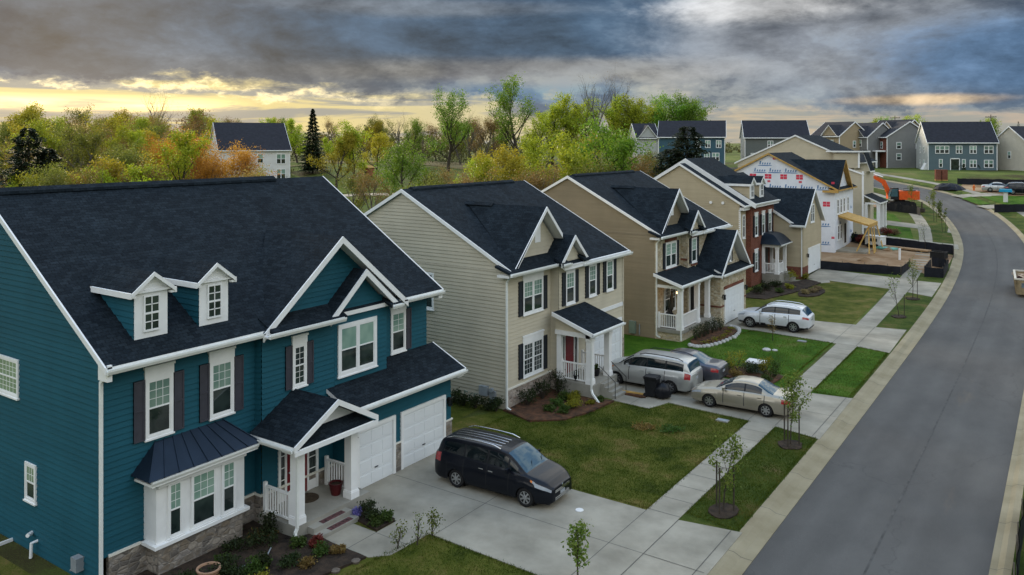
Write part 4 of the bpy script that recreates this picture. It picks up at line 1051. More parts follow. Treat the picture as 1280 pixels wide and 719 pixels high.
    B.downspout([(-20.72, 17.9, 3.0), (-20.72, 17.88, .42), (-20.72, 17.80, .30), (-20.62, 17.72, .06)])
    # side fittings
    m = MB(); m.tube([(-26.75, 12.69, .45), (-26.75, 12.5, .45), (-26.75, 12.48, .0), (-26.75, 12.48, -.2)], .05, 8); m.tube([(-27.1, 12.7, .62), (-26.9, 12.45, .66)], .06, 8); B.part('vent_pipe', m, WHITE)
    m = MB(); m.box(-24.3, -24.0, 12.45, 12.69, .35, .75); m.tube([(-24.6, 12.6, .2), (-24.15, 12.55, .45)], .03, 6); B.part('gas_meter', m, UTIL)
    m = MB(); m.box(-28.4, -27.5, 12.0, 12.05, -.3, -.05); m.box(-28.4, -28.35, 12.0, 12.68, -.3, .1); m.box(-27.55, -27.5, 12.0, 12.68, -.3, -.1); B.part('window_well', m, WHITE)
teal_house()

# ------------------------------------------------------------------ the cross-gabled model: beige house, then the tan one with stone
def gabled_model(v0, z0, name, label, side_m, front_m, base_m, stone_front=False):
    """two-storey house, cross gable over the left bay; street frame, v0 = left corner"""
    B = Build(name, (-29.2, v0 + 5.7, z0), label, 'house', 'two-storey houses along the street')
    o = 0.0
    uL, uR = (-22.5, -22.0)
    S = Wall((0, v0, z0), (1, 0, 0), (0, -1, 0)); L = Wall((uL, v0, z0), (0, 1, 0), (1, 0, 0)); Rt = Wall((uR, v0, z0), (0, 1, 0), (1, 0, 0))
    wL, wT = 4.0, 11.35                                   # end of the left bay, total width
    k = .528; ur = -29.2; zr = 10.42
    def zt(u): return zr - abs(u - ur) * k
    def P(u, v, z): return (u, v0 + v, z0 + z)
    fin = (lambda m, W, poly: flat(m, W, poly, .012)) if stone_front else (lambda m, W, poly: siding(m, W, poly))
    sd, fr = MB(), MB()
    siding(sd, S, [(-36, -.25), (uL, -.25), (uL, zt(uL) - .2), (ur, zr - .2), (-36, zt(-36) - .2)])
    Fk = Wall((0, v0 + wT, z0), (-1, 0, 0), (0, 1, 0)); siding(sd, Fk, [(-uR, -.25), (36, -.25), (36, zt(-36) - .2), (-ur, zr - .2), (-uR, zt(uR) - .2)])
    siding(sd, Wall((-36, v0, z0), (0, -1, 0), (-1, 0, 0)), [(-wT, -.25), (0, -.25), (0, zt(-36) - .2), (-wT, zt(-36) - .2)])
    B.part('siding', sd, side_m)
    fin(fr, L, [(0, .95 if not stone_front else -.25), (wL, .95 if not stone_front else -.25), (wL, 6.5), (0, 6.5)])
    fin(fr, Wall((0, v0 + wL, z0), (1, 0, 0), (0, -1, 0)), [(uL, -.25), (uR, -.25), (uR, 6.5), (uL, 6.5)])
    fin(fr, Rt, [(wL, -.25), (wT, -.25), (wT, 6.5), (wL, 6.5)])
    B.part('front_siding' if not stone_front else 'stone_front', fr, front_m)
    # gables
    gm = MB(); siding(gm, Wall((uL - .35, v0, z0), (0, 1, 0), (1, 0, 0)), [(.55, 6.72), (5.95, 6.72), (3.25, 9.25)]); B.part('gable_siding', gm, side_m if stone_front else front_m)
    gm = MB(); fin(gm, Rt, [(3.95, 6.5), (6.35, 6.5), (5.15, 7.75)]); B.part('inner_gable_wall', gm, front_m)
    if not stone_front:
        m = MB(); wbox(m, L, 0, wL, .0, .06, -.3, .92); flat(m, Wall((0, v0 + wL, z0), (1, 0, 0), (0, -1, 0)), [(uL, -.25), (uR, -.25), (uR, .92), (uL, .92)], .05); B.part('stone_base', m, base_m)
        m = MB(); wbox(m, L, -.02, wL, .0, .10, .92, .99); B.part('stone_cap', m, WARMW)
    m = MB(); m.box(-35.9, uL - .05, v0 + .05, v0 + wT - .05, z0 - .5, z0 - .02); B.part('foundation', m, CONCD)
    # roofs
    ue = -21.62
    m = MB()
    B.slab(m, [P(uL + .42, -.12, zt(uL + .42)), P(uL + .42, wL, zt(uL + .42)), P(ue, wL, zt(ue)), P(ue, wT + .2, zt(ue)), P(ur, wT + .2, zr), P(ur, -.12, zr)])
    B.slab(m, [P(-36.45, -.12, zt(-36.45)), P(-36.45, wT + .2, zt(-36.45)), P(ur - .001, wT + .2, zr), P(ur - .001, -.12, zr)])
    rf = B.part('roof', m, [SHING, WHITE])
    m = MB(); m.prism([P(ur - .22, .6, zr - .09), P(ur + .22, .6, zr - .09), P(ur + .2, .6, zr), P(ur, .6, zr + .1), P(ur - .2, .6, zr)], (0, 9.6, 0)); B.part('ridge_vent', m, SHING, rf)
    m = MB(); zc = 9.58; uf = uL + .22; ub = ur + (zr - zc) / k + .2
    for s, d_ in ((-1, 2.98), (1, 2.2)): B.slab(m, [P(uf, 3.25, zc), P(uf, 3.25 + s * d_, zc - d_ * .987), P(ur + (zr - zc + d_ * .987) / k - .1, 3.25 + s * d_, zc - d_ * .987), P(ub, 3.25, zc)], .14, edge=0)
    B.slab(m, [P(-21.95, -.45, 6.66), P(-21.95, wL, 6.66), P(uL - .4, wL, 6.97), P(uL - .4, -.45, 6.97)], .12, edge=0)
    B.part('cross_gable_roof', m, [SHING, SOFFIT])
    m = MB(); m.prism([P(ub - .1, 3.05, zc - .08), P(ub - .1, 3.45, zc - .08), P(ub - .1, 3.25, zc + .08)], (1.9, 0, 0)); B.part('ridge_vent', m, SHING, rf)
    m = MB(); uf2 = uR + .32
    for s in (-1, 1): B.slab(m, [P(uf2, 5.15, 7.98), P(uf2, 5.15 + s * 1.42, 6.62), P(uL - .4, 5.15 + s * 1.42, 6.62), P(uL - .4, 5.15, 7.98)], .12, edge=0)
    for a, b in ((3.74, 4.42), (5.92, 6.58)): B.slab(m, [P(-21.55, a, 6.64), P(-21.55, b, 6.64), P(uR - .1, b, 6.9), P(uR - .1, a, 6.9)], .12, edge=0)
    B.part('inner_gable_roof', m, [SHING, SOFFIT])
    for (pk, d, u, zf) in (((3.25, zc), 3.02, uf, 6.60), ((5.15, 7.98), 1.42, uf2, 6.62)):
        m = MB()
        for s in (-1, 1):
            if pk[0] < 4 and s > 0: f = (pk[0] + 1.55, zc - 1.55 * (zc - zf) / d)
            else: f = (pk[0] + s * d, zf)
            a, b = V(P(u, f[0], f[1] + .013)), V(P(u, pk[0], pk[1] + .013)); h = V((0, 0, -.22)); n = V((.05, 0, 0)); m.hexa([a + h, b + h, b + h + n, a + h + n, a, b, b + n, a + n])
        B.part('gable_trim', m, WHITE)
    m = MB(); g = Wall((uL - .35, v0, z0), (0, 1, 0), (1, 0, 0)); wbox(m, g, 2.98, 3.5, 0, .05, 7.72, 8.6); B.part('gable_panel', m, WHITE)
    B.rake([P(uL + .45, -.12, zt(uL + .42) + .012), P(ur, -.12, zr + .012), P(-36.45, -.12, zt(-36.45) + .012)])
    B.rake([P(ue + .03, wT + .25, zt(ue) + .012), P(ur, wT + .25, zr + .012), P(-36.45, wT + .25, zt(-36.45) + .012)])
    B.gutter(P(-21.95, -.5, 6.63), P(-21.95, 3.75, 6.63), (1, 0, 0)); B.gutter(P(-21.55, 3.75, 6.62), P(-21.55, 4.45, 6.62), (1, 0, 0))
    e = zt(ue) - .02; B.gutter(P(-21.6, 5.95, e), P(-21.6, wT + .3, e), (1, 0, 0))
    m = MB(); m.box(uL, -21.95, v0 - .3, v0 + wL, z0 + 6.44, z0 + 6.5); m.box(uR, -21.6, v0 + wL, v0 + wT + .2, z0 + 6.42, z0 + 6.48); m.box(uL - .3, uL + .4, v0 - .4, v0, z0 + 6.4, z0 + 6.52); B.part('soffit', m, SOFFIT)
    B.downspout([P(-22.1, -.2, 6.5), P(-22.3, -.12, 6.3), P(-22.46, -.06, 6.15), P(-22.46, -.06, .1), P(-22.2, -.06, .0)])
    m = MB(); wbox(m, L, -.03, .10, -.1, .04, .99 if not stone_front else -.1, 6.45); wbox(m, Rt, wT - .12, wT + .03, -.1, .05, -.1, 6.4); B.part('corner_trim', m, front_m if not stone_front else STONE2)
    # upper windows
    hd = .0 if stone_front else .32
    B.window(L, 1.35, 4.30, 1.85, 1.72, header=hd, shut=SHUT_B, units=2, grid=(3, 3), sw=.36)
    B.window(Rt, 4.65, 4.32, .95, 1.75, header=hd, shut=SHUT_B, grid=(3, 3), sw=.34)
    if stone_front:
        m = MB()
        for W_, a, w in ((L, 1.3, 1.95), (Rt, 4.6, 1.05)): wbox(m, W_, a, a + w, .0, .05, 6.06, 6.26); wbox(m, W_, a, a + w, .0, .09, 4.12, 4.23)
        wbox(m, Wall((0, v0 + wL, z0), (1, 0, 0), (0, -1, 0)), uL, uR, .012, .03, 4.55, 4.7)
        B.part('brick_course', m, BRICK)
    m = MB(); m.box(uR - .02, uR + .0, v0, v0, z0, z0)
    B.window(S, -27.95, 4.28, .90, 1.90, grid=(3, 3), glass=(GLASSD, GLASSD)); B.window(S, -33, 4.28, .9, 1.7); B.window(S, -33, 1.2, .9, 1.7)
    return B, S, L, Rt, P

def beige_house():
    v0, z0 = 32.35, .02
    B, S, L, Rt, P = gabled_model(v0, z0, 'house', 'beige sided house with black shutters and red front door beside the teal house', siding_mat('beige_siding_in_shade', (.46, .425, .335)), BEIGE, STONE3)  # side walls: same beige as the front, their shade put into the colour
    B.window(L, 1.35, 1.20, 1.85, 1.72, header=.34, shut=SHUT_B, units=2, grid=(3, 3), sw=.36, glass=(GLASSD, GLASSD), full=True)
    B.window(Rt, 7.12, 4.35, .88, 1.78, header=.30, shut=SHUT_B, grid=(3, 3), sw=.34); B.window(Rt, 9.18, 4.35, .85, 1.78, header=.30, shut=SHUT_B, grid=(3, 3), sw=.34)
    m = MB(); wbox(m, Rt, 6.6, 11.3, .0, .05, 3.22, 3.44); B.part('band_board', m, WHITE)
    # door, garage
    m = MB(); wbox(m, Rt, 4.55, 5.45, .0, .05, .72, 2.74); wbox(m, Rt, 4.65, 5.35, .05, .065, 1.8, 2.6); wbox(m, Rt, 4.65, 5.35, .05, .065, .85, 1.65); d = B.part('front_door', m, REDDOOR)
    m = MB(); m.tube([Rt.p(5.36, .05, 1.65), Rt.p(5.36, .12, 1.65)], .035, 8); B.part('door_knob', m, CHROME, d)
    m = MB()
    for q in ((4.16, 4.26), (4.48, 4.55), (5.45, 5.52), (5.80, 5.92)): wbox(m, Rt, q[0], q[1], -.01, .085, .70, 2.82)
    wbox(m, Rt, 4.1, 5.98, -.01, .10, 2.74, 2.92); B.part('door_surround', m, WHITE)
    m = MB(); wbox(m, Rt, 4.26, 4.48, .0, .04, .72, 2.74); wbox(m, Rt, 5.52, 5.80, .0, .04, .72, 2.74); B.part('sidelight', m, GLASSD)
    B.garage_door(Rt, 7.0, .05, 3.9, 2.35, cols=6, tw=.18)
    m = MB(); wbox(m, Rt, 11.08, 11.38, .0, .06, -.2, 1.3); B.part('garage_stone', m, STONE3)
    # porch
    f = .70
    m = MB(); m.box(-21.95, -19.75, v0 + 3.65, v0 + 6.2, z0 - .4, z0 + f); B.part('porch_floor', m, CONCD)
    B.steps(-19.75, -18.85, v0 + 4.35, v0 + 5.55, z0 - .02, 4, .165)
    for v in (3.85, 5.75): B.column(-20.05, v0 + v, z0 + f, z0 + 3.02, .30)
    m = MB(); m.box(-21.96, -21.7, v0 + 3.72, v0 + 3.95, z0 + f, z0 + 3.02); B.part('pilaster', m, WHITE)
    B.railing((-21.7, v0 + 3.84), (-20.25, v0 + 3.84), z0 + f); B.railing((-19.95, v0 + 4.0), (-19.95, v0 + 4.3), z0 + f) if False else None
    B.railing((-21.7, v0 + 5.95), (-20.25, v0 + 5.95), z0 + f)
    m = MB(); B.slab(m, [P(-19.62, 3.35, 3.36), P(-19.62, 6.75, 3.36), P(-22.0, 6.75, 4.18), P(-22.0, 3.35, 4.18)], .13); B.part('porch_roof', m, [SHING, WHITE])
    m = MB(); m.box(-22.0, -19.95, v0 + 3.62, v0 + 3.95, z0 + 3.02, z0 + 3.25); m.box(-20.2, -19.9, v0 + 3.62, v0 + 6.0, z0 + 3.02, z0 + 3.25); m.box(-22.0, -19.95, v0 + 5.6, v0 + 5.95, z0 + 3.02, z0 + 3.25); B.part('porch_beam', m, WHITE)
    m = MB(); siding(m, Wall((0, v0 + 3.68, z0), (1, 0, 0), (0, -1, 0)), [(-21.98, 3.25), (-20.0, 3.25), (-20.0, 3.36), (-21.98, 4.02)]); B.part('porch_gable_siding', m, BEIGE)
    B.rake([P(-19.6, 3.35, 3.375), P(-22.0, 3.35, 4.2)], h=.2)
    B.gutter(P(-19.62, 3.3, 3.33), P(-19.62, 6.8, 3.33), (1, 0, 0), h=.12, w=.1)
    B.downspout([P(-19.85, 3.62, 3.2), P(-19.85, 3.62, .5), P(-19.7, 3.45, .35), P(-19.2, 3.2, .06)])
    m = MB()
    for v in (4.35, 5.55): m.tube([P(-19.75, v, 1.5), P(-18.9, v, .85)], .018, 6); m.tube([P(-18.9, v, .85), P(-18.9, v, .02)], .018, 6); m.tube([P(-19.3, v, 1.15), P(-19.3, v, .4)], .012, 6)
    B.part('handrail', m, DARKM)
    B.sconce(Rt, 4.05, 2.3)
    m = MB(); wbox(m, S, -24.05, -23.55, .0, .2, .5, .95); B.part('meter_box', m, UTIL)
    m = MB(); wbox(m, S, -23.45, -23.10, .0, .14, .1, .78); m.tube([(-23.27, v0 - .14, .85 + z0), (-23.27, v0 - .26, .85 + z0)], .11, 12); B.part('electric_meter', m, UTIL)
    m = MB()
    for x in (-25.0, -24.7, -24.4): m.tube([(x, v0 - .1, .0), (x, v0 - .1, .45 + .1 * math.sin(x * 9)), (x + .2, v0 - .12, .5)], .03, 6)
    B.part('gas_meter', m, UTILG)
beige_house()

def tan_house():
    v0, z0 = 49.55, .12
    B, S, L, Rt, P = gabled_model(v0, z0, 'house', 'tan house with buff stone front, long porch roof and gabled garage wing', TAN, STONE2, STONE2, True)
    B.root.location.x -= 0
    # garage wing
    g0, g1, ug = 5.45, 10.75, -20.15
    G = Wall((ug, v0, z0), (0, 1, 0), (1, 0, 0)); Gs = Wall((0, v0 + g0, z0), (1, 0, 0), (0, -1, 0))
    m = MB(); flat(m, G, [(g0, -.2), (g0 + .75, -.2), (g0 + .75, 2.55), (g0, 2.55)]); flat(m, G, [(g1 - .75, -.2), (g1, -.2), (g1, 2.55), (g1 - .75, 2.55)]); flat(m, G, [(g0, 2.55), (g1, 2.55), (g1, 3.45), (g0, 3.45)])
    flat(m, Gs, [(-22.0, -.2), (ug, -.2), (ug, 3.45), (-22.0, 3.45)]); flat(m, Wall((0, v0 + g1, z0), (-1, 0, 0), (0, 1, 0)), [(-ug, -.2), (22.0, -.2), (22.0, 3.45), (-ug, 3.45)])
    flat(m, Wall((ug - .3, v0, z0), (0, 1, 0), (1, 0, 0)), [(g0 + .4, 3.75), (g1 - .4, 3.75), ((g0 + g1) / 2, 6.1)])
    B.part('garage_stone_wall', m, STONE2)
    B.garage_door(G, g0 + .75, .0, g1 - g0 - 1.5, 2.3, cols=6, tw=.10)
    m = MB(); wbox(m, G, g0 + .62, g1 - .62, .0, .05, 2.42, 2.62); wbox(m, G, g0, g0 + .7, .0, .04, 1.25, 1.36); wbox(m, G, g1 - .7, g1, .0, .04, 1.25, 1.36); wbox(m, Gs, -22, ug, .0, .04, 1.25, 1.36); B.part('brick_course', m, BRICK)
    gc = (g0 + g1) / 2; m = MB(); uo = ug + .25; zk = 6.45; zf = 3.55
    for s in (-1, 1): B.slab(m, [P(uo, gc, zk), P(uo, gc + s * 3.1, zf), P(-22.0, gc + s * 3.1, zf), P(-22.0 - .02, gc, zk)], .14)
    B.slab(m, [P(uo + .12, g0 - .3, 3.62), P(uo + .12, g1 + .35, 3.62), P(ug - .35, g1 + .3, 3.95), P(ug - .35, g0 - .3, 3.95)], .12)
    B.part('garage_roof', m, [SHING, SOFFIT])
    m = MB()
    for s in (-1, 1):
        a, b = V(P(uo, gc + s * 3.1, zf + .013)), V(P(uo, gc, zk + .013)); h = V((0, 0, -.22)); n = V((.05, 0, 0)); m.hexa([a + h, b + h, b + h + n, a + h + n, a, b, b + n, a + n])
    B.part('gable_trim', m, WHITE)
    B.window(Wall((ug - .3, v0, z0), (0, 1, 0), (1, 0, 0)), gc - .2, 4.15, .4, .95, grid=(1, 1), glass=(GLASSD, GLASSD), shut=SHUT_B, sw=.22, casing=.05)
    B.gutter(P(uo + .12, g0 - .3, 3.60), P(uo + .12, g1 + .4, 3.60), (1, 0, 0), h=.14)
    # porch
    m = MB(); B.slab(m, [P(-20.55, -.45, 3.60), P(-20.55, g0 - .25, 3.60), P(-22.5, g0 - .25, 4.22), P(-22.5, -.45, 4.22)], .13); B.part('porch_roof', m, [SHING, WHITE])
    B.gutter(P(-20.55, -.45, 3.57), P(-20.55, g0 - .3, 3.57), (1, 0, 0), h=.13); B.rake([P(-20.5, -.45, 3.62), P(-22.5, -.45, 4.24)], h=.2)
    f = .62
    m = MB(); m.box(-22.45, -20.7, v0 - .1, v0 + g0 - .02, z0 + f - .22, z0 + f); B.part('porch_floor', m, CONCD)
    m = MB(); m.box(-22.5, -20.8, v0 + .0, v0 + g0 - .1, z0 - .4, z0 + f - .222); B.part('porch_base', m, STONE2)
    for v in (.15, 3.0, 4.9): B.column(-20.9, v0 + v, z0 + f, z0 + 3.28, .30)
    m = MB(); m.box(-21.05, -20.75, v0 - .05, v0 + g0 - .1, z0 + 3.28, z0 + 3.46); m.box(-22.5, -21.05, v0 - .05, v0 + .3, z0 + 3.28, z0 + 3.46); B.part('porch_beam', m, WHITE)
    m = MB(); siding(m, Wall((0, v0 - .0, z0), (1, 0, 0), (0, -1, 0)), [(-22.5, 3.46), (-20.8, 3.46), (-22.5, 4.1)]); B.part('porch_gable_siding', m, TAN)
    B.railing((-22.35, v0 + .1), (-21.1, v0 + .1), z0 + f); B.railing((-20.86, v0 + .35), (-20.86, v0 + 2.8), z0 + f, gap=.11)
    B.downspout([P(-20.68, -.25, 3.4), P(-20.75, -.08, 3.2), P(-20.75, -.08, .0)])
    B.steps(-20.7, -20.15, v0 + 4.0, v0 + 5.3, z0 - .02, 3, .2)
    # entrance and porch window
    m = MB(); wbox(m, Rt, 4.35, 5.25, .0, .05, f, f + 2.05); B.part('front_door', m, pm('dark_door', (.02, .022, .025), .4, .1, 3))
    m = MB()
    for q in ((4.22, 4.35), (5.25, 5.38)): wbox(m, Rt, q[0], q[1], -.01, .085, f, f + 2.15)
    wbox(m, Rt, 4.2, 5.4, -.01, .09, f + 2.05, f + 2.2); B.part('door_surround', m, WHITE)
    B.window(L, 1.2, 1.35, 1.85, 1.72, units=2, grid=(3, 3), glass=(GLASSD, GLASSD))
    B.sconce(G, g0 + .35, 1.95); B.sconce(G, g1 - .3, 1.95)
    # lit porch lantern
    m = MB(); m.tube([P(-21.4, .9, 3.28), P(-21.4, .9, 3.1)], .012, 6); m.lathe(P(-21.4, .9, 2.98), [(.02, .14), (.10, .10), (.11, .0), (.09, -.02)], 10); ln = B.part('hanging_lantern', m, BLACKP)
    em = bpy.data.materials.new('lit_lamp'); em.use_nodes = True; b = em.node_tree.nodes['Principled BSDF']; b.inputs['Emission Color'].default_value = (1, .55, .22, 1); b.inputs['Emission Strength'].default_value = 5; b.inputs['Base Color'].default_value = (.8, .6, .3, 1)
    m = MB(); m.lathe(P(-21.4, .9, 2.86), [(.05, -.06), (.09, -.02), (.09, .06), (.05, .10)], 10); B.part('lantern_bulb', m, em, ln)
    pl = bpy.data.lights.new('porch_lamp', 'POINT'); pl.energy = 3; pl.color = (1, .55, .25); pl.shadow_soft_size = .12
    po = bpy.data.objects.new('porch_lamp', pl); COL.objects.link(po); po.location = (-21.4 + .0, v0 + .9, z0 + 2.68)
    m = MB(); wbox(m, S, -24.4, -23.95, .0, .2, .05, .85); B.part('utility_cabinet', m, UTILG)
    m = MB(); m.tube([(-23.7, v0 - .06, z0 + .0), (-23.7, v0 - .06, z0 + .7)], .04, 6); B.part('conduit', m, UTIL)
tan_house()

# ------------------------------------------------------------------ brick-fronted house with dormers and front garage wing
def brick_house():
    v0, z0 = 69.4, .45
    B = Build('house', (-29, v0 + 6, z0), 'cream sided house with red brick front, two dormers and front garage wing', 'house', 'two-storey houses along the street')
    def P(u, v, z): return (u, v0 + v, z0 + z)
    S = Wall((0, v0, z0), (1, 0, 0), (0, -1, 0)); k = .60; ur = -29.2; zr = 10.5
    def zt(u): return zr - abs(u - ur) * k
    uA, uB = -23.7, -23.2
    A = Wall((uA, v0, z0), (0, 1, 0), (1, 0, 0)); Bk = Wall((uB, v0, z0), (0, 1, 0), (1, 0, 0)); w1, w2, w3 = 1.5, 8.0, 14.6
    m = MB()
    siding(m, S, [(-35, -.3), (uA, -.3), (uA, zt(uA) - .2), (ur, zr - .2), (-35, zt(-35) - .2)])
    siding(m, A, [(0, -.3), (w1, -.3), (w1, 6.7), (0, 6.7)])
    siding(m, Wall((0, v0 + w2, z0), (-1, 0, 0), (0, 1, 0)), [(-uB, -.3), (35, -.3), (35, zt(-35) - .1), (-ur, zr), (-uB, zt(uB))]); siding(m, Wall((-35, v0, z0), (0, -1, 0), (-1, 0, 0)), [(-w3, -.3), (0, -.3), (0, 6.8), (-w3, 6.8)])
    B.part('siding', m, CREAM)
    m = MB(); flat(m, Bk, [(w1, -.3), (w2, -.3), (w2, 6.75), (w1, 6.75)]); flat(m, Wall((0, v0 + w1, z0), (1, 0, 0), (0, -1, 0)), [(uA, -.3), (uB, -.3), (uB, 6.75), (uA, 6.75)]); B.part('brick_front', m, BRICK)
    m = MB(); B.slab(m, [P(-23.25, -.15, zt(-23.25)), P(-23.25, 1.4, zt(-23.25)), P(ur, 1.4, zr), P(ur, -.15, zr)]); B.slab(m, [P(-35.4, -.15, zt(-35.4)), P(-35.4, w2 + .2, zt(-35.4)), P(ur - .001, w2 + .2, zr), P(ur - .001, -.15, zr)])
    zz = .42
    B.slab(m, [P(-22.75, 1.2, zt(-22.75) + zz), P(-22.75, w2 + .2, zt(-22.75) + zz), P(ur, w2 + .2, zr + zz), P(ur, 1.2, zr + zz)]); B.slab(m, [P(-33, 1.2, zt(-33) + zz), P(-33, w2 + .2, zt(-33) + zz), P(ur - .001, w2 + .2, zr + zz), P(ur - .001, 1.2, zr + zz)])
    B.part('roof', m, [SHING, WHITE])
    B.rake([P(-23.2, -.15, zt(-23.25) + .012), P(ur, -.15, zr + .012), P(-35.4, -.15, zt(-35.4) + .012)])
    B.rake([P(-22.7, 1.2, zt(-22.75) + zz + .012), P(ur, 1.2, zr + zz + .012), P(-33, 1.2, zt(-33) + zz + .012)], h=.44, w=.06)
    B.gutter(P(-23.25, -.15, zt(-23.25) - .02), P(-23.25, 1.2, zt(-23.25) - .02), (1, 0, 0)); B.gutter(P(-22.75, 1.2, zt(-22.75) + zz - .02), P(-22.75, w2 + .25, zt(-22.75) + zz - .02), (1, 0, 0))
    m = MB(); m.box(uB, -22.75, v0 + w1, v0 + w2 + .2, z0 + 6.7, z0 + 6.9); m.box(uA, -23.3, v0 - .1, v0 + w1, z0 + 6.5, z0 + 6.75); B.part('soffit', m, SOFFIT)
    m = MB(); wbox(m, A, -.02, .14, -.1, .04, -.1, 6.6); B.part('corner_trim', m, WHITE)
    m = MB(); m.tube([(-26.3, v0 - .02, z0 + 7.1), (-26.3, v0 - .12, z0 + 7.1)], .13, 10); m.tube([(-25.2, v0 - .02, z0 + 7.1), (-25.2, v0 - .12, z0 + 7.1)], .13, 10); B.part('wall_vent', m, WHITE)
    B.window(A, .55, 4.0, .72, 2.1, grid=(2, 3), glass=(GLASSD, GLASSD), casing=.12)
    for a in (2.35, 4.35, 6.3): B.window(Bk, a, 4.05, .85, 1.85, grid=(2, 3), shut=SHUT_B, sw=.36, header=.28)
    B.window(Bk, 2.35, .95, .85, 1.7, grid=(2, 3), shut=SHUT_B, sw=.36, header=.28)
    # dormers
    for vc in (2.15, 4.85):
        uf = -23.35; w = .62; ze = 8.72; zs = zt(uf) + zz - .1; Wf = Wall((uf, v0, z0), (0, 1, 0), (1, 0, 0)); ubk = ur + (zr + zz - ze) / k
        m = MB(); wbox(m, Wf, vc - w, vc + w, -.05, .0, zs - .1, ze + .05); m.face([P(uf, vc - w, ze + .05), P(uf, vc + w, ze + .05), P(uf, vc, ze + .55)]); d = B.part('dormer', m, WHITE)
        m = MB(); siding(m, Wall((0, v0 + vc - w, z0), (1, 0, 0), (0, -1, 0)), [(ubk, ze), (uf, zs), (uf, ze)]); siding(m, Wall((0, v0 + vc + w, z0), (-1, 0, 0), (0, 1, 0)), [(-ubk, ze), (-uf, ze), (-uf, zs)]); B.part('dormer_siding', m, CREAM, d)
        m = MB(); zp = ze + .62; ub2 = ur + (zr + zz - zp) / k
        for s in (-1, 1): B.slab(m, [P(uf + .18, vc, zp), P(uf + .18, vc + s * (w + .18), ze + .02), P(ubk, vc + s * (w + .18), ze + .02), P(ub2 - .1, vc, zp)], .2)
        B.part('dormer_roof', m, [SHING, WHITE], d)
        m = MB(); wbox(m, Wf, vc - .3, vc + .3, 0, .03, zs + .3, ze - .15); B.part('dormer_pane', m, GLASSD, d)
        m = MB(); wbox(m, Wf, vc - .025, vc + .025, 0, .05, zs + .3, ze - .15); z_m = (zs + ze + .15) / 2; wbox(m, Wf, vc - .3, vc + .3, 0, .052, z_m - .03, z_m + .03)
        for a in (vc - .34, vc + .3): wbox(m, Wf, a, a + .05, 0, .06, zs + .25, ze - .1)
        B.part('dormer_sash', m, WHITE, d)
    # porch with curved metal roof
    f = .55; p0, p1 = 4.35, 7.1
    m = MB(); m.box(-23.15, -21.6, v0 + p0, v0 + p1, z0 - .4, z0 + f); B.part('porch_floor', m, CONCD)
    for v in (p0 + .2, p1 - .2): B.column(-21.85, v0 + v, z0 + f, z0 + 2.95, .26)
    m = MB()
    for v in (p0 + .05, p1 - .3): m.box(-23.18, -22.95, v0 + v, v0 + v + .25, z0 + f, z0 + 2.95)
    m.box(-23.15, -21.65, v0 + p0, v0 + p0 + .28, z0 + 2.95, z0 + 3.2); m.box(-23.15, -21.65, v0 + p1 - .28, v0 + p1, z0 + 2.95, z0 + 3.2); m.box(-21.98, -21.65, v0 + p0 + .28, v0 + p1 - .28, z0 + 2.95, z0 + 3.2); B.part('porch_beam', m, WHITE)
    m = MB(); n = 7; rows = []
    for i in range(n + 1):
        t = i / n; ins = 1.15 * t; z = 3.22 + .95 * (1 - (1 - t) ** 2.0) if False else 3.22 + .95 * t ** 1.0 + .28 * math.sin(math.pi * t)
        rows.append([P(-23.2, p0 - .3 + ins * .75, z), P(-21.35 - 1.45 * t, p0 - .3 + ins * .75, z), P(-21.35 - 1.45 * t, p1 + .3 - ins * .75, z), P(-23.2, p1 + .3 - ins * .75, z)])
    for a, b in zip(rows, rows[1:]):
        for q in range(3): m.face([a[q], a[q + 1], b[q + 1], b[q]])
    m.face(list(rows[-1])); m.face(list(reversed(rows[0]))); B.part('porch_metal_roof', m, METAL_R)
    B.gutter(P(-21.35, p0 - .3, 3.24), P(-21.35, p1 + .3, 3.24), (1, 0, 0), h=.1, w=.08)
    B.railing((-22.95, v0 + p0 + .1), (-22.0, v0 + p0 + .1), z0 + f); B.railing((-21.75, v0 + p0 + .4), (-21.75, v0 + p1 - 1.2), z0 + f) ; B.railing((-22.95, v0 + p1 - .1), (-22.0, v0 + p1 - .1), z0 + f)
    m = MB(); wbox(m, Bk, 5.3, 6.2, .0, .05, f, f + 2.1); B.part('front_door', m, pm('dark_door', (.02, .022, .025), .4))
    B.steps(-21.6, -20.9, v0 + 5.9, v0 + 7.05, z0 - .02, 3, .19)
    # garage wing
    g0, g1, ug = w2, w3, -20.5; Gs = Wall((0, v0 + g0, z0), (1, 0, 0), (0, -1, 0)); G = Wall((ug, v0, z0), (0, 1, 0), (1, 0, 0)); gc = (g0 + g1) / 2; zk, zf = 7.95, 4.75
    m = MB(); siding(m, Gs, [(-24.6, .85), (ug, .85), (ug, 4.55), (-21.1, 4.6), (-24.6, 6.75)]); siding(m, G, [(g0, .85), (g0 + 1.6, .85), (g0 + 1.6, 2.45), (g0, 2.45)]); siding(m, G, [(g1 - .8, -.2), (g1, -.2), (g1, 2.45), (g1 - .8, 2.45)]); siding(m, G, [(g0, 2.45), (g1, 2.45), (g1, 4.6), (g0, 4.6)]); siding(m, G, [(g0 + .15, 4.6), (g1 - .15, 4.6), (gc, 7.6)])
    siding(m, Wall((0, v0 + g1, z0), (-1, 0, 0), (0, 1, 0)), [(-ug, -.2), (35, -.2), (35, 6.5), (25, 6.5), (-ug, 4.6)]); siding(m, Gs, [(-26.5, 6.3), (-23.6, 6.3), (-26.5, 7.9)])
    B.part('wing_siding', m, CREAM)
    m = MB(); wbox(m, Gs, -24.6, ug + .04, .0, .04, -.3, .85); wbox(m, G, g0, g0 + 1.6, .0, .045, -.3, .85); B.part('brick_base', m, BRICK)
    m = MB(); uo = ug + .28
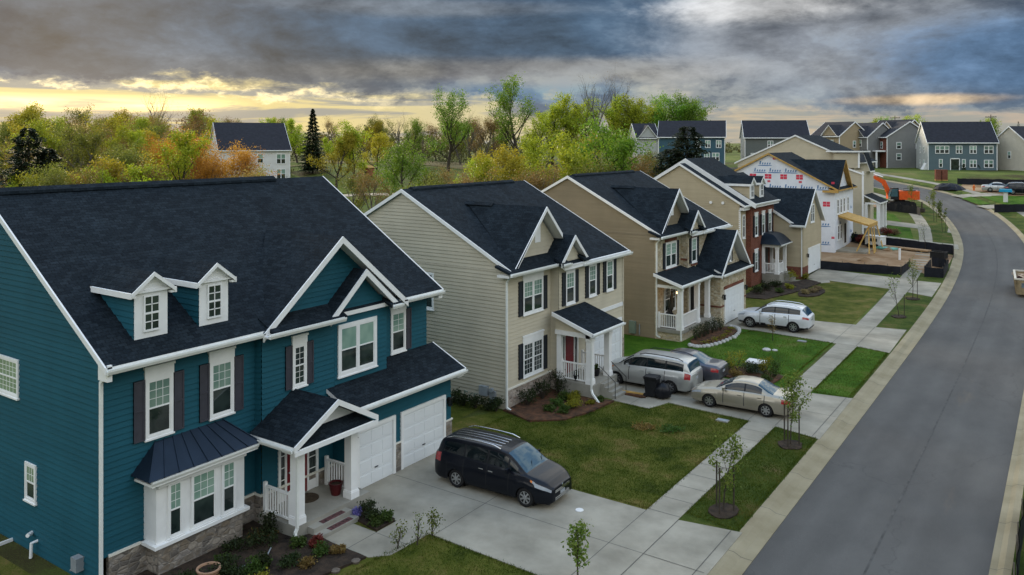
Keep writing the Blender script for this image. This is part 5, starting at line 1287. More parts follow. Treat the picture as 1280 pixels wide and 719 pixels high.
    for s in (-1, 1): B.slab(m, [P(uo, gc, zk), P(uo, gc + s * (gc - g0 + .35), zf), P(-21.4, gc + s * (gc - g0 + .35), zf), P(-26.4, gc, zk)], .14)
    zs_ = lambda u: 4.62 + .62 * (-20.9 - u)
    B.slab(m, [P(-21.1, g0 - .15, zs_(-21.1)), P(-21.1, g1 + .2, zs_(-21.1)), P(-28.4, g1 + .2, zs_(-28.4)), P(-28.4, g0 - .15, zs_(-28.4))], .14)
    B.slab(m, [P(-28.4, g0, zs_(-28.4)), P(-28.4, g1 + .2, zs_(-28.4)), P(-35.2, g1 + .2, 6.3), P(-35.2, g0, 6.3)], .14)
    B.part('wing_roof', m, [SHING, SOFFIT])
    m = MB()
    for s in (-1, 1):
        a, b = V(P(uo, gc + s * (gc - g0 + .35), zf + .013)), V(P(uo, gc, zk + .013)); h = V((0, 0, -.25)); n = V((.05, 0, 0)); m.hexa([a + h, b + h, b + h + n, a + h + n, a, b, b + n, a + n])
    m.beam(P(-21.1, g0 - .17, 4.66), P(-26.4, g0 - .17, 7.95), .06, .22)
    B.part('gable_trim', m, WHITE)
    B.gutter(P(-20.2, g0 - .42, zf - .05), P(-21.6, g0 - .42, zf - .05), (0, -1, 0)); B.downspout([P(ug - .1, g0 - .3, 4.6), P(ug - .1, g0 - .07, 4.3), P(ug - .1, g0 - .07, .0)])
    B.garage_door(G, g0 + 1.75, .0, 4.1, 2.3, cols=6); B.sconce(G, g0 + 1.2, 1.8)
    B.window(G, gc - .75, 4.75, 1.3, 1.75, units=2, grid=(2, 3), glass=(GLASSD, GLASSD))
brick_house()

# ------------------------------------------------------------------ house being built, wrapped in white sheeting
WRAP = pm('white_house_wrap', (.72, .76, .82), .55, .05, 1.5, bump=.12, bscale=3)
WRAPB = pm('blue_print', (.10, .22, .42), .6, .1, 2)
WRAPR = pm('red_print', (.62, .05, .09), .6, .1, 2)
def wrapped_house():
    v0, z0 = 93.6, .85
    B = Build('house', (-27.5, v0 + 5, z0), 'unfinished house wrapped in white printed sheeting with a dark roof', 'house', 'two-storey houses along the street')
    def P(u, v, z): return (u, v0 + v, z0 + z)
    S = Wall((0, v0, z0), (1, 0, 0), (0, -1, 0)); ug = -21.4; ur = -28.6; zr = 10.75; k = .52; w = 9.0
    def zt(u): return zr - abs(u - ur) * k
    m = MB(); flat(m, S, [(-36, -.3), (ug, -.3), (ug, zt(ug) - .25), (ur, zr - .2), (-36, zt(-36) - .2)])
    G = Wall((ug, v0, z0), (0, 1, 0), (1, 0, 0)); flat(m, G, [(0, -.3), (w, -.3), (w, 6.9), (0, 6.9)]); flat(m, G, [(.3, 6.9), (6.1, 6.9), (3.2, 9.6)])
    flat(m, Wall((0, v0 + w, z0), (-1, 0, 0), (0, 1, 0)), [(-ug, -.3), (36, -.3), (36, zt(-36) - .2), (-ur, zr - .2), (-ug, zt(ug) - .25)]); flat(m, Wall((-36, v0, z0), (0, -1, 0), (-1, 0, 0)), [(-w, -.3), (0, -.3), (0, 6.7), (-w, 6.7)])
    B.part('wrapped_wall', m, WRAP)
    m = MB(); B.slab(m, [P(-20.95, -.2, zt(-20.95)), P(-20.95, w + .2, zt(-20.95)), P(ur, w + .2, zr), P(ur, -.2, zr)]); B.slab(m, [P(-36.4, -.2, zt(-36.4)), P(-36.4, w + .2, zt(-36.4)), P(ur - .001, w + .2, zr), P(ur - .001, -.2, zr)])
    B.part('roof', m, [SHING, LUMBER])
    m = MB(); uf = -20.95; pk = (3.2, 10.0)
    for s in (-1, 1): B.slab(m, [P(uf, pk[0], pk[1]), P(uf, pk[0] + s * 3.4, 6.75), P(uf - .8, pk[0] + s * 3.4, 6.75), P(-27.3, pk[0], pk[1])], .14)
    B.part('cross_gable_roof', m, [SHING, LUMBER])
    m = MB(); 
    for a, b in (((-20.95, -.22, zt(-20.95) + .01), (ur, -.22, zr + .01)), ((ur, -.22, zr + .01), (-36.4, -.22, zt(-36.4) + .01))):
        a, b = V(P(*a)), V(P(*b)); h = V((0, 0, -.2)); n = V((0, -.04, 0)); m.hexa([a + h, b + h, b + h + n, a + h + n, a, b, b + n, a + n])
    m.box(-22.6, -20.95, v0 - .45, v0 - .2, z0 + 6.45, z0 + 6.7)
    a, b = V(P(uf, 6.6, 6.76)), V(P(uf, 3.2, 10.01)); h = V((0, 0, -.28)); n = V((.05, 0, 0)); m.hexa([a + h, b + h, b + h + n, a + h + n, a, b, b + n, a + n])
    B.part('bare_wood_trim', m, LUMBER)
    # print on the sheeting: rows of blue script-like marks and red panes
    mb_, mr_ = MB(), MB()
    def blue(W, s, z, sc=1.0):
        n = 10; pts = [(s + .75 * sc * math.cos(6.283 * i / n), z + .05 * sc * math.sin(6.283 * i / n) - .16 * sc) for i in range(n)]; flat(mb_, W, pts, .012)
        for j in range(5): x = s - .55 * sc + j * .24 * sc; flat(mb_, W, [(x, z - .06 * sc), (x + .13 * sc, z - .06 * sc), (x + .17 * sc, z + (.28 if j == 0 else .12) * sc), (x + .05 * sc, z + (.28 if j == 0 else .12) * sc)], .010)
    def red(W, s, z, sc=1.0):
        for i in (0, 1):
            for j in (0, 1): x, y = s + i * .34 * sc, z + j * .25 * sc; flat(mr_, W, [(x, y), (x + .31 * sc, y), (x + .31 * sc, y + .22 * sc), (x, y + .22 * sc)], .012)
    for r, z in enumerate((.9, 1.9, 2.9, 3.9, 4.9, 5.9, 6.9, 7.8, 8.7, 9.5)):
        half = (zr - .35 - z) / k
        for c in range(9):
            s = -34.9 + c * 1.75 + (.6 if r % 2 else 0)
            if abs(s - ur) + .75 > half or s > ug - .7: continue
            (red if r in (1, 4, 7) else blue)(S, s, z, 1.15)
            if r % 3 == 0 and c % 2: red(S, s + .9, z + .5, .5)
    for z in (1.6, 3.0, 4.4):
        for s in (2.6, 7.9): blue(G, s, z, .7)
    B.part('blue_print_marks', mb_, WRAPB); B.part('red_print_marks', mr_, WRAPR)
    for a, z, w_, h in ((.9, 4.0, .8, 1.7), (2.4, 4.0, .8, 1.7), (3.9, 4.0, .8, 1.7), (5.8, 4.0, .8, 1.7), (1.2, 1.1, .8, 1.7), (2.4, 1.1, .8, 1.7)): B.window(G, a, z, w_, h, grid=(2, 2), glass=(GLASSD, GLASSD))
    m = MB(); wbox(m, G, 4.3, 5.3, .0, .03, .5, 2.7); B.part('doorway_dark_panel', m, pm('doorway_shade_paint', (.02, .014, .012), .9))  # no real hole: dark panel painted as the shade inside the doorway
    m = MB(); 
    for q in ((4.1, 4.3), (5.3, 5.5)): wbox(m, G, q[0], q[1], .0, .05, .3, 2.8)
    B.part('door_surround', m, WHITE)
    # timber porch roof on raking props
    m = MB(); B.slab(m, [P(-18.2, 1.5, 3.0), P(-18.2, 6.4, 3.0), P(-21.4, 6.4, 3.9), P(-21.4, 1.5, 3.9)], .08, 0, 0)
    for v in (1.55, 2.5, 3.5, 4.5, 5.5, 6.35): m.beam(P(-18.2, v, 2.88), P(-21.4, v, 3.76), .05, .16)
    m.beam(P(-18.25, 1.5, 2.78), P(-18.25, 6.4, 2.78), .1, .28)
    B.part('timber_porch_roof', m, LUMBER)
    for a, b in (((-18.3, 1.6, 2.7), (-19.4, .9, -.05)), ((-18.3, 1.9, 2.7), (-18.0, .6, -.05)), ((-18.3, 3.2, 2.7), (-17.6, 1.2, -.05)), ((-18.3, 4.6, 2.7), (-17.7, 2.4, -.05)), ((-18.3, 6.2, 2.7), (-17.2, 4.2, -.05))):
        m = MB(); m.beam(P(*a), P(*b), .12, .12); B.part('timber_prop', m, LUMBER)
    m = MB(); m.box(-21.4, -18.3, v0 + .6, v0 + 7, z0 - .4, z0 + .1); B.part('porch_slab', m, CONC)
wrapped_house()

# ------------------------------------------------------------------ cream house beyond the wrapped one
def far_cream_house():
    v0, z0 = 107.5, 1.75
    B = Build('house', (-28, v0 + 5, z0), 'cream house with white posted porch just beyond the wrapped house', 'house', 'two-storey houses along the street')
    def P(u, v, z): return (u, v0 + v, z0 + z)
    S = Wall((0, v0, z0), (1, 0, 0), (0, -1, 0)); ug = -22.3; ur = -29.4; zr = 12.0; k = .46; w = 12.0
    def zt(u): return zr - abs(u - ur) * k
    m = MB(); siding(m, S, [(-37, -.3), (ug, -.3), (ug, zt(ug) - .25), (ur, zr - .2), (-37, zt(-37) - .2)], .25)
    G = Wall((ug, v0, z0), (0, 1, 0), (1, 0, 0)); siding(m, G, [(0, -.3), (w, -.3), (w, 8.4), (0, 8.4)], .25)
    S2 = Wall((0, v0 - .6, z0), (1, 0, 0), (0, -1, 0)); siding(m, S2, [(-24.6, -.3), (-21.1, -.3), (-21.1, 7.6), (-24.6, 7.6)], .25); siding(m, Wall((-21.1, v0 - .6, z0), (0, 1, 0), (1, 0, 0)), [(0, -.3), (4.2, -.3), (4.2, 7.4), (0, 7.4)], .25); siding(m, S2, [(-24.6, 7.9), (-21.5, 7.9), (-21.5, 9.7), (-24.6, 9.7)], .25)
    siding(m, Wall((0, v0 + w, z0), (-1, 0, 0), (0, 1, 0)), [(-ug, -.3), (37, -.3), (37, zt(-37) - .2), (-ur, zr - .2), (-ug, zt(ug) - .2)], .25)
    B.part('siding', m, pm('pale_cream_siding', (.47, .42, .31), .55, .06, 1.2))
    m = MB(); B.slab(m, [P(-21.8, -.15, zt(-21.8)), P(-21.8, w + .2, zt(-21.8)), P(ur, w + .2, zr), P(ur, -.15, zr)]); B.slab(m, [P(-37.4, -.15, zt(-37.4)), P(-37.4, w + .2, zt(-37.4)), P(ur - .001, w + .2, zr), P(ur - .001, -.15, zr)])
    B.slab(m, [P(-20.7, 1.6, 10.0), P(-25.4, 1.6, 10.0), P(-25.4, -1.0, 10.0), P(-21.3, -1.0, 10.0)], .16)
    B.slab(m, [P(-20.6, 1.0, 7.5), P(-20.6, 3.9, 7.5), P(-21.5, 3.9, 10.1), P(-21.5, 1.0, 10.1)], .16)
    B.part('roof', m, [SHING, WHITE])
    B.rake([P(-21.75, -.15, zt(-21.8) + .012), P(ur, -.15, zr + .012), P(-37.4, -.15, zt(-37.4) + .012)])
    m = MB(); m.box(-21.25, -21.05, v0 - .7, v0 - .55, z0 - .2, z0 + 7.5); m.box(-21.7, -21.5, v0 - .72, v0 - .6, z0 + 7.9, z0 + 9.8); m.beam(P(-24.6, -.7, 9.85), P(-21.4, -.7, 9.85), .1, .2); m.beam(P(-24.6, -.7, 8.4), P(-21.0, -.7, 7.1), .1, .2); B.part('corner_trim', m, WHITE)
    # porch
    m = MB(); B.slab(m, [P(-19.2, -.4, 3.7), P(-19.2, 4.6, 3.7), P(-21.1, 4.6, 4.6), P(-21.1, -.4, 4.6)], .16); B.part('porch_roof', m, [SHING, WHITE])
    m = MB(); m.box(-21.0, -19.3, v0 - .2, v0 + 4.4, z0 - .5, z0 + .5); B.part('porch_floor', m, CONCD)
    for u, v in ((-19.5, .0), (-19.5, 2.2), (-19.5, 4.2), (-20.9, .0)): B.column(u, v0 + v, z0 + .5, z0 + 3.45, .34)
    m = MB(); m.box(-21.0, -19.3, v0 - .2, v0 + .2, z0 + 3.45, z0 + 3.65); m.box(-19.7, -19.3, v0 + .2, v0 + 4.4, z0 + 3.45, z0 + 3.65); B.part('porch_beam', m, WHITE)
    B.railing((-20.7, v0 + .0), (-19.7, v0 + .0), z0 + .5, gap=.2)
far_cream_house()

# ------------------------------------------------------------------ houses in the distance (local frame: x along the front, -y to the viewer)
def far_house(name, label, loc, rz, W, D, eave, ridge, fm, sm, wins, roof=None, gables=(), extras=None, side_wins=()):
    B = Build(name, loc, label, 'house', 'houses in the distance', rz, True)
    Fr = Wall((0, 0, 0), (1, 0, 0), (0, -1, 0)); Lf = Wall((0, 0, 0), (0, -1, 0), (-1, 0, 0)); Rg = Wall((W, 0, 0), (0, 1, 0), (1, 0, 0)); Bk = Wall((W, D, 0), (-1, 0, 0), (0, 1, 0))
    m = MB(); siding(m, Fr, [(0, -1), (W, -1), (W, eave), (0, eave)], .25); siding(m, Bk, [(0, -1), (W, -1), (W, eave), (0, eave)], .25); B.part('front_wall', m, fm)
    m = MB(); siding(m, Lf, [(-D, -1), (0, -1), (0, eave), (-D / 2, ridge - .15), (-D, eave)], .25); siding(m, Rg, [(0, -1), (D, -1), (D, eave), (D / 2, ridge - .15), (0, eave)], .25); B.part('side_wall', m, sm)
    m = MB(); k = (ridge - eave) / (D / 2); ze = eave - .35 * k
    B.slab(m, [(-.25, -.35, ze + .12), (W + .25, -.35, ze + .12), (W + .25, D / 2, ridge + .12), (-.25, D / 2, ridge + .12)]); B.slab(m, [(-.25, D + .35, ze + .12), (W + .25, D + .35, ze + .12), (W + .25, D / 2 + .001, ridge + .12), (-.25, D / 2 + .001, ridge + .12)])
    for (c, hw, zp) in gables:
        for s in (-1, 1): B.slab(m, [(c, -.5, zp), (c + s * (hw + .2), -.5, eave - .1), (c + s * (hw + .2), .1, eave - .1), (c, D / 2 * (zp - eave) / (ridge - eave), zp)], .15)
    B.part('roof', m, [roof or SHFAR, WHITE])
    if gables:
        m = MB()
        for (c, hw, zp) in gables: siding(m, Wall((0, -.12, 0), (1, 0, 0), (0, -1, 0)), [(c - hw, eave - .15), (c + hw, eave - .15), (c, zp - .1)], .25)
        B.part('gable_wall', m, fm)
    m = MB()
    for x in (-.28, W + .22):
        for s in (0, 1):
            a, b = V((x, -.35 if s == 0 else D + .35, ze + .13)), V((x, D / 2, ridge + .13)); h = V((0, 0, -.25)); n = V((.06, 0, 0)); m.hexa([a + h, b + h, b + h + n, a + h + n, a, b, b + n, a + n])
    m.box(-.2, W + .2, -.47, -.35, ze - .06, ze + .1); m.box(-.03, .12, -.04, .1, -1, eave); m.box(W - .12, W + .03, -.04, .1, -1, eave)
    B.part('trim', m, WHITE)
    for (wl, lst) in ((Fr, wins), (Lf, [q for q in side_wins if q[0] < 0]), (Rg, [q for q in side_wins if q[0] >= 0])):
        for (a, z, w, h, u) in lst: simple_window(B, wl, a, z, w, h, u)
    if extras: extras(B, Fr, Lf, Rg)
    return B
def simple_window(B, W, a, z, w, h, u=1):
    m = MB(); c = .12
    for q in ((a, a + w, z, z + c), (a, a + w, z + h - c, z + h), (a, a + c, z + c, z + h - c), (a + w - c, a + w, z + c, z + h - c)): wbox(m, W, q[0], q[1], -.01, .09, q[2], q[3])
    for k in range(1, u): x = a + w * k / u; wbox(m, W, x - .08, x + .08, -.01, .085, z + c, z + h - c)
    wbox(m, W, a + c, a + w - c, -.01, .075, z + h / 2 - .04, z + h / 2 + .04)
    win = B.part('window', m, WHITE); p = MB(); wbox(p, W, a + .1, a + w - .1, .0, .055, z + h / 2, z + h - .1, 0); wbox(p, W, a + .1, a + w - .1, .0, .05, z + .1, z + h / 2 - .001, 1)
    B.part('pane', p, [GLASSB, GLASSD], win)
SHFAR = pm('dark_far_shingles', (.022, .024, .032), .85, .2, 2.0)
GREYB = pm('blue_grey_siding', (.105, .155, .175), .6, .05, 1); LGREY = pm('light_grey_siding', (.40, .42, .41), .6, .05, 1); MGREY = pm('mid_grey_siding', (.20, .205, .20), .6, .05, 1)
DGREY = pm('grey_green_siding', (.13, .145, .135), .6, .05, 1); BLUES = pm('blue_siding', (.045, .105, .145), .6, .05, 1); FWHITE = pm('white_siding', (.66, .66, .64), .6, .05, 1); FBEIGE = pm('far_beige_siding', (.52, .49, .41), .6, .05, 1)
FTAN = pm('far_tan_siding', (.34, .27, .17), .6, .05, 1); FBRICK = pm('far_red_brick', (.17, .06, .04), .8, .2, 3)
def gx(B, Fr, Lf, Rg):
    m = MB(); wbox(m, Fr, 4.2, 5.7, -.01, .03, .3, 2.4); B.part('patio_door', m, GLASSD)
    m = MB(); wbox(m, Fr, 4.05, 4.2, -.01, .08, .2, 2.6); wbox(m, Fr, 5.7, 5.85, -.01, .08, .2, 2.6); wbox(m, Fr, 4.05, 5.85, -.01, .08, 2.4, 2.6); B.part('door_surround', m, WHITE)
    m = MB(); m.hexa([(-2.4, 1, -1), (0, 1, -1), (0, 3, -1), (-2.4, 3, -1), (-.8, 1, .1), (0, 1, 1.6), (0, 3, 1.6), (-.8, 3, .1)]); B.part('side_canopy', m, WHITE)
far_house('house', 'long blue-grey house with dark roof, eight white windows and pale gable end', (-24.0, 183.6, 6.9), R(21), 12.6, 9.5, 5.9, 9.9, GREYB, LGREY,
    [(1.3, 3.5, 2.6, 1.6, 3), (5.1, 3.5, 1.2, 1.6, 2), (7.6, 3.5, 1.3, 1.6, 2), (10.2, 3.5, 1.7, 1.6, 2), (2.0, .7, .7, 1.7, 1), (3.1 + 3.1, .7, .7, 1.7, 1), (7.6, .7, 1.3, 1.6, 2), (10.2, .7, 1.7, 1.6, 2)], extras=gx, side_wins=[(-6.5, 3.5, .9, 1.5, 1), (-3.5, 3.5, .9, 1.5, 1), (-6.5, .7, .9, 1.5, 1), (-3.5, .7, .9, 1.5, 1)])
def sx(B, Fr, Lf, Rg): pass
far_house('house', 'pale beige house with dark roof at the right edge of the far row', (-6.6, 187.0, 6.2), R(50), 11, 9.5, 6.0, 9.6, FBEIGE, FBEIGE, [(3, 3.4, 1.2, 1.6, 2), (7, 3.4, 1.2, 1.6, 2)], side_wins=[(-5.2, 3.2, .8, 1.5, 1)])
far_house('house', 'blue fronted house behind the dark cedar, white gable end to the right', (-72.0, 159.5, 8.3), R(20), 13.6, 9.5, 5.6, 8.9, BLUES, LGREY, [(7.6, 3.2, 1.1, 1.6, 2), (9.6, 3.2, 1.1, 1.6, 2), (11.8, 3.2, 1.1, 1.6, 2), (7.6, .5, 1.1, 1.7, 1), (9.4, .5, 1.2, 1.7, 2), (11.0, .5, 1.5, 1.7, 2)], side_wins=[(4, 3, .9, 1.5, 1)])
far_house('house', 'pale grey gabled wing with arched white window left of the dark cedar', (-75.8, 157.0, 8.3), R(38), 4.6, 8.0, 5.4, 8.3, LGREY, LGREY, [(1.4, .6, 1.4, 1.9, 2)], gables=[(2.3, 1.9, 8.0)])
far_house('house', 'grey-green house with long dark roof, left of the small cream gables', (-57.2, 170.6, 8.1), R(24), 13.0, 9.5, 5.7, 9.2, DGREY, LGREY, [(4.6, 3.3, 1.2, 1.6, 2), (7.6, 3.3, 1.2, 1.6, 2), (10.4, 3.3, 1.2, 1.6, 2), (1.2, .6, 1.7, 1.7, 2), (7.6, .6, 1.2, 1.7, 2)])
far_house('house', 'small tan gabled house with porch, first beyond the grey-green house', (-48.5, 190, 8.3), R(-30), 8, 9, 5.8, 8.8, FTAN, FTAN, [(1, 3.4, 1.2, 1.5, 2), (4.6, 3.4, 1.8, 1.5, 2)], gables=[(5.4, 2.2, 8.2)], side_wins=[(4, 3.2, .9, 1.5, 1)])
far_house('house', 'small grey house with white gable windows, middle of the far cluster', (-43.2, 194, 8.3), R(-30), 7.5, 9, 5.6, 8.6, MGREY, MGREY, [(1, 3.4, 1.2, 1.5, 2), (4.2, 3.4, 1.8, 1.5, 2)], gables=[(4.8, 2.0, 8.0)])
far_house('house', 'small brown house with white gable front, right of the far cluster', (-38.5, 199, 8.3), R(-28), 8.5, 9, 6.2, 9.3, FTAN, FTAN, [(1, 3.4, 1.2, 1.5, 2), (4.8, 3.4, 1.8, 1.5, 2), (1, .8, 1.2, 1.5, 2)], gables=[(5.5, 2.4, 9.0)])
far_house('house', 'mid grey gable-ended house beside the long blue-grey house, brick entrance', (-37.2, 197.0, 7.9), R(-55), 7.5, 9.8, 6.0, 9.2, FBRICK, MGREY, [(1.2, 3.4, 1.0, 1.5, 1), (4.6, 3.4, 1.0, 1.5, 1)], side_wins=[(2.0, 3.3, 1.1, 1.5, 1), (6.2, 3.3, 1.1, 1.5, 1), (2.0, .9, 1.1, 1.5, 1)],
    extras=lambda B, Fr, Lf, Rg: (B.part('porch_roof', MB().box(3.0, 7.0, -2.2, 0, 2.7, 3.0), WHITE), B.part('porch_column', MB().box(3.1, 3.4, -2.1, -1.8, -1, 2.7), WHITE), B.part('porch_column', MB().box(6.6, 6.9, -2.1, -1.8, -1, 2.7), WHITE)))
def wx(B, Fr, Lf, Rg):
    m = MB()
    for r in range(7):
        for c in range(6):
            s = -10 + c * 1.9 + (r % 2) * .8; z = .6 + r * 1.5
            if z > 6.5 and abs(s + 5.6) > (12 - z) * .9: continue
            flat(m, Lf, [(s, z), (s + .9, z), (s + .9, z + .25), (s, z + .25)], .03)
    B.part('printed_marks', m, pm('faded_print', (.45, .42, .45), .6))
    m = MB(); m.box(10.4, 12.6, -2.0, 0, -1, 1.3); B.part('porch_canopy', m, WHITE)
far_house('house', 'tall white house with dark roof standing among the trees on the left', (-140.5, 101.3, 3.8), R(62), 14.0, 14.0, 7.4, 12.9, FWHITE, FWHITE, [(4.6, 4.6, 1.2, 1.9, 1), (7.4, 4.6, 1.2, 1.9, 1), (11.2, 4.4, 1.9, 2.1, 2), (11.2, 1.3, 1.9, 2.1, 2), (4.6, 1.3, 1.2, 1.9, 1)], extras=wx)
# ------------------------------------------------------------------ cars
def lerp_tab(tab, x):
    if x <= tab[0][0]: return tab[0][1]
    for (a, b), (c, d) in zip(tab, tab[1:]):
        if x <= c:
            t = (x - a) / (c - a); return b + (d - b) * t
    return tab[-1][1]
def smooth_tab(tab, L, n=400, r=.07):
    xs = [L * i / n for i in range(n + 1)]; ys = [lerp_tab(tab, x) for x in xs]; k = max(1, int(r / (L / n)))
    for _ in range(2):
        ys = [sum(ys[max(0, i - k):min(n, i + k) + 1]) / len(ys[max(0, i - k):min(n, i + k) + 1]) for i in range(n + 1)]
    return lambda x: ys[max(0, min(n, int(round(x / L * n))))]
def make_car(name, label, cat, paint, S, loc, rz, group='parked cars'):
    """nose at x=0 pointing to -x before placing; S: spec. Built nose first along +x, then centred"""
    L, Wd = S['L'], S['W'] / 2
    zb, zt = smooth_tab(S['belt'], L), smooth_tab(S['top'], L)
    wheels = S['wheels']; Ra = S.get('Ra', .40); rz_ = S.get('rw', .335); sill = S.get('sill', .24)
    x0w, x1w = S['wind']; r0, r1 = S['rear']
    xs = []
    x = 0.0
    while x < L:
        xs.append(x); d = min(x, L - x); x += .012 if d < .06 else (.025 if d < .3 else .04)
    xs.append(L)
    NA, NB, NC = 12, 9, 8
    def halfw(x):
        f = 1.0
        if x < .95: f -= S.get('nose', .30) * (1 - x / .95) ** 2.9
        if L - x < .5: f -= S.get('tail', .16) * (1 - (L - x) / .5) ** 2.6
        return Wd * f
    def ring(x):
        hw = halfw(x); b = zb(x); t = max(zt(x), b + .015); lo = sill + .06 * (1 - min(1, x / .3)) + .10 * (1 - min(1, (L - x) / .25))
        for wx in wheels:
            if abs(x - wx) < Ra: lo = max(lo, rz_ + math.sqrt(Ra * Ra - (x - wx) ** 2) - .03)
        lo = min(lo, b - .06)
        pts = []
        for i in range(NA + 1):
            z = lo + (b - lo) * i / NA
            q = (z - sill) / max(.1, b - sill)
            y = hw * (.935 + .065 * math.sin(math.pi * min(1, max(0, q)) ** .8)) - (.035 * hw * max(0, q - .75) / .25)
            if any(abs(x - wx) < Ra + .05 for wx in wheels) and q < .75: y += .012
            pts.append((y, z))
        yb = pts[-1][0]; h = t - b; rr = min(.09, h * .45) if h > .12 else h * .5
        wr = yb - .03 - S.get('tumble', .24) * h - .02
        for i in range(1, NB + 1):
            s_ = i / NB; z = b + (h - rr) * s_; y = (yb - .025) + (wr - yb + .025) * s_ + .02 * math.sin(math.pi * s_) * (h > .2)
            pts.append((y, z))
        y0 = pts[-1][0]; z0 = pts[-1][1]
        for i in range(1, NC + 1):
            a = i / NC; an = a ** 1.3
            pts.append((y0 * math.cos(an * math.pi / 2), z0 + (t - z0) * math.sin(an * math.pi / 2) ** (.55 if h > .2 else .8)))
        return pts
    rings = [ring(x) for x in xs]; K = len(rings[0])
    side = {}
    parts = {}
    def cls(x, k, y, z):
        """which part a side face belongs to"""
        b = zb(x); t = zt(x)
        if k < NA:
            q = z
            for nm, (a0, a1, lo, hi) in S['lights'].items():
                if a0 <= x <= a1 and lo <= k <= hi: return nm
            for i, (d0, d1) in enumerate(S['doors']):
                if abs(x - d0) < .02 or abs(x - d1) < .02: return 'seam' if z > sill + .12 else 'body'
                if d0 < x < d1 and z > sill + .10: return 'door%d' % i
            if z < sill + .10: return 'trim'
            return 'body'
        if x0w <= x <= x1w + .02:
            if k >= NA + NB: return 'windshield' if y < .93 * rings_y(x) else 'pillar'
        if r0 - .02 <= x <= r1:
            if k >= NA + NB - S.get('rk', 0): return 'rear_window'
        if NA + 1 <= k < NA + NB - 1:
            for i, (d0, d1) in enumerate(S['glass']):
                sh = S.get('shear', .0)
                if d0 < x < d1 and t - b > .16:
                    if x < d0 + .0: return 'body'
                    return 'side_window%d' % i
            if S['glass'][0][0] < x < S['glass'][-1][1] and t - b > .16: return 'pillar'
        return 'body'
    def rings_y(x):
        j = min(range(len(xs)), key=lambda i: abs(xs[i] - x)); return rings[j][NA + NB][0]
    cx = L / 2
    def add(nm, q):
        parts.setdefault(nm, MB()).face([(cx - p[0], p[1], p[2]) for p in q])
    for i in range(len(xs) - 1):
        xm = (xs[i] + xs[i + 1]) / 2
        for k in range(K - 1):
            a, b = rings[i], rings[i + 1]
            ym = (a[k][0] + a[k + 1][0]) / 2; zm = (a[k][1] + a[k + 1][1]) / 2
            c = cls(xm, k, ym, zm)
            for s in (1, -1):
                q = [(xs[i], s * a[k][0], a[k][1]), (xs[i + 1], s * b[k][0], b[k][1]), (xs[i + 1], s * b[k + 1][0], b[k + 1][1]), (xs[i], s * a[k + 1][0], a[k + 1][1])]
                if s < 0: q.reverse()
                nm = c if not (c.startswith('door') or c.startswith('side_') or c in S['lights']) else c + ('L' if s > 0 else 'R')
                add(nm, q)
    for (i, s) in ((0, 1), (len(xs) - 1, -1)):
        r = rings[i]
        for k in range(K - 1):
            q = [(xs[i], -r[k][0], r[k][1]), (xs[i], r[k][0], r[k][1]), (xs[i], r[k + 1][0], r[k + 1][1]), (xs[i], -r[k + 1][0], r[k + 1][1])]
            if s < 0: q.reverse()
            add('body', q)
    root = empty(name, loc, label, cat, group, rz)
    def put(nm, mb, mat, par=None, sm=True): return mb.build(nm, mat, par or root, (0, 0, 0), sm, sm)
    body = put('body', parts['body'], paint)
    for nm, mb in parts.items():
        if nm == 'body': continue
        if nm.startswith('door'):
            d = put('door', mb, paint); i = int(nm[4]); s = 1 if nm.endswith('L') else -1; d0, d1 = S['doors'][i]
            hm = MB(); hx = d1 - .22 if not S.get('slide') or i != 1 else d0 + .2; zz = zb(hx) - .13; yy = s * (halfw(hx) * .985 + .012); hm.box(cx - hx - .10, cx - hx + .10, yy - .018, yy + .018, zz - .016, zz + .016); put('handle', hm, S.get('handle', paint), d, False)
        elif nm.startswith('side_window'): put('side_window', mb, CARGL)
        elif nm in ('windshield', 'rear_window'): put(nm, mb, WSHIELD)
        elif nm in ('pillar', 'seam', 'trim'):
            for q in mb.islands(.006): put({'pillar': 'window_pillar', 'seam': 'door_seam', 'trim': 'sill_trim'}[nm], q, (BLACKP if S.get('dark') else PGAP) if nm == 'seam' else BLACKP if nm != 'trim' else S.get('trim', paint))
        elif nm.startswith('head'): put('headlight', mb, LAMP_C)
        elif nm.startswith('amber'): put('turn_signal', mb, LAMP_O)
        elif nm.startswith('tail'): put('tail_light', mb, LAMP_R)
    m = MB(); m.box(-cx + .35, cx - .35, -Wd + .30, Wd - .30, .20, .72)
    for wx in wheels:
        for s in (-1, 1): m.disc((cx - wx, s * (Wd - .30), rz_ + .05), (0, 1, 0), Ra + .05, .05, 24)
    m.box(cx - wheels[0] - Ra - .02, cx - wheels[0] + Ra + .02, -Wd + .1, Wd - .1, rz_ + Ra - .02, rz_ + Ra + .02); m.box(cx - wheels[1] - Ra - .02, cx - wheels[1] + Ra + .02, -Wd + .1, Wd - .1, rz_ + Ra - .02, rz_ + Ra + .02)
    m.box(-cx + .10, cx - .10, -Wd + .22, Wd - .22, sill - .02, sill + .03)
    put('underbody', m, BLACKP, None, False)
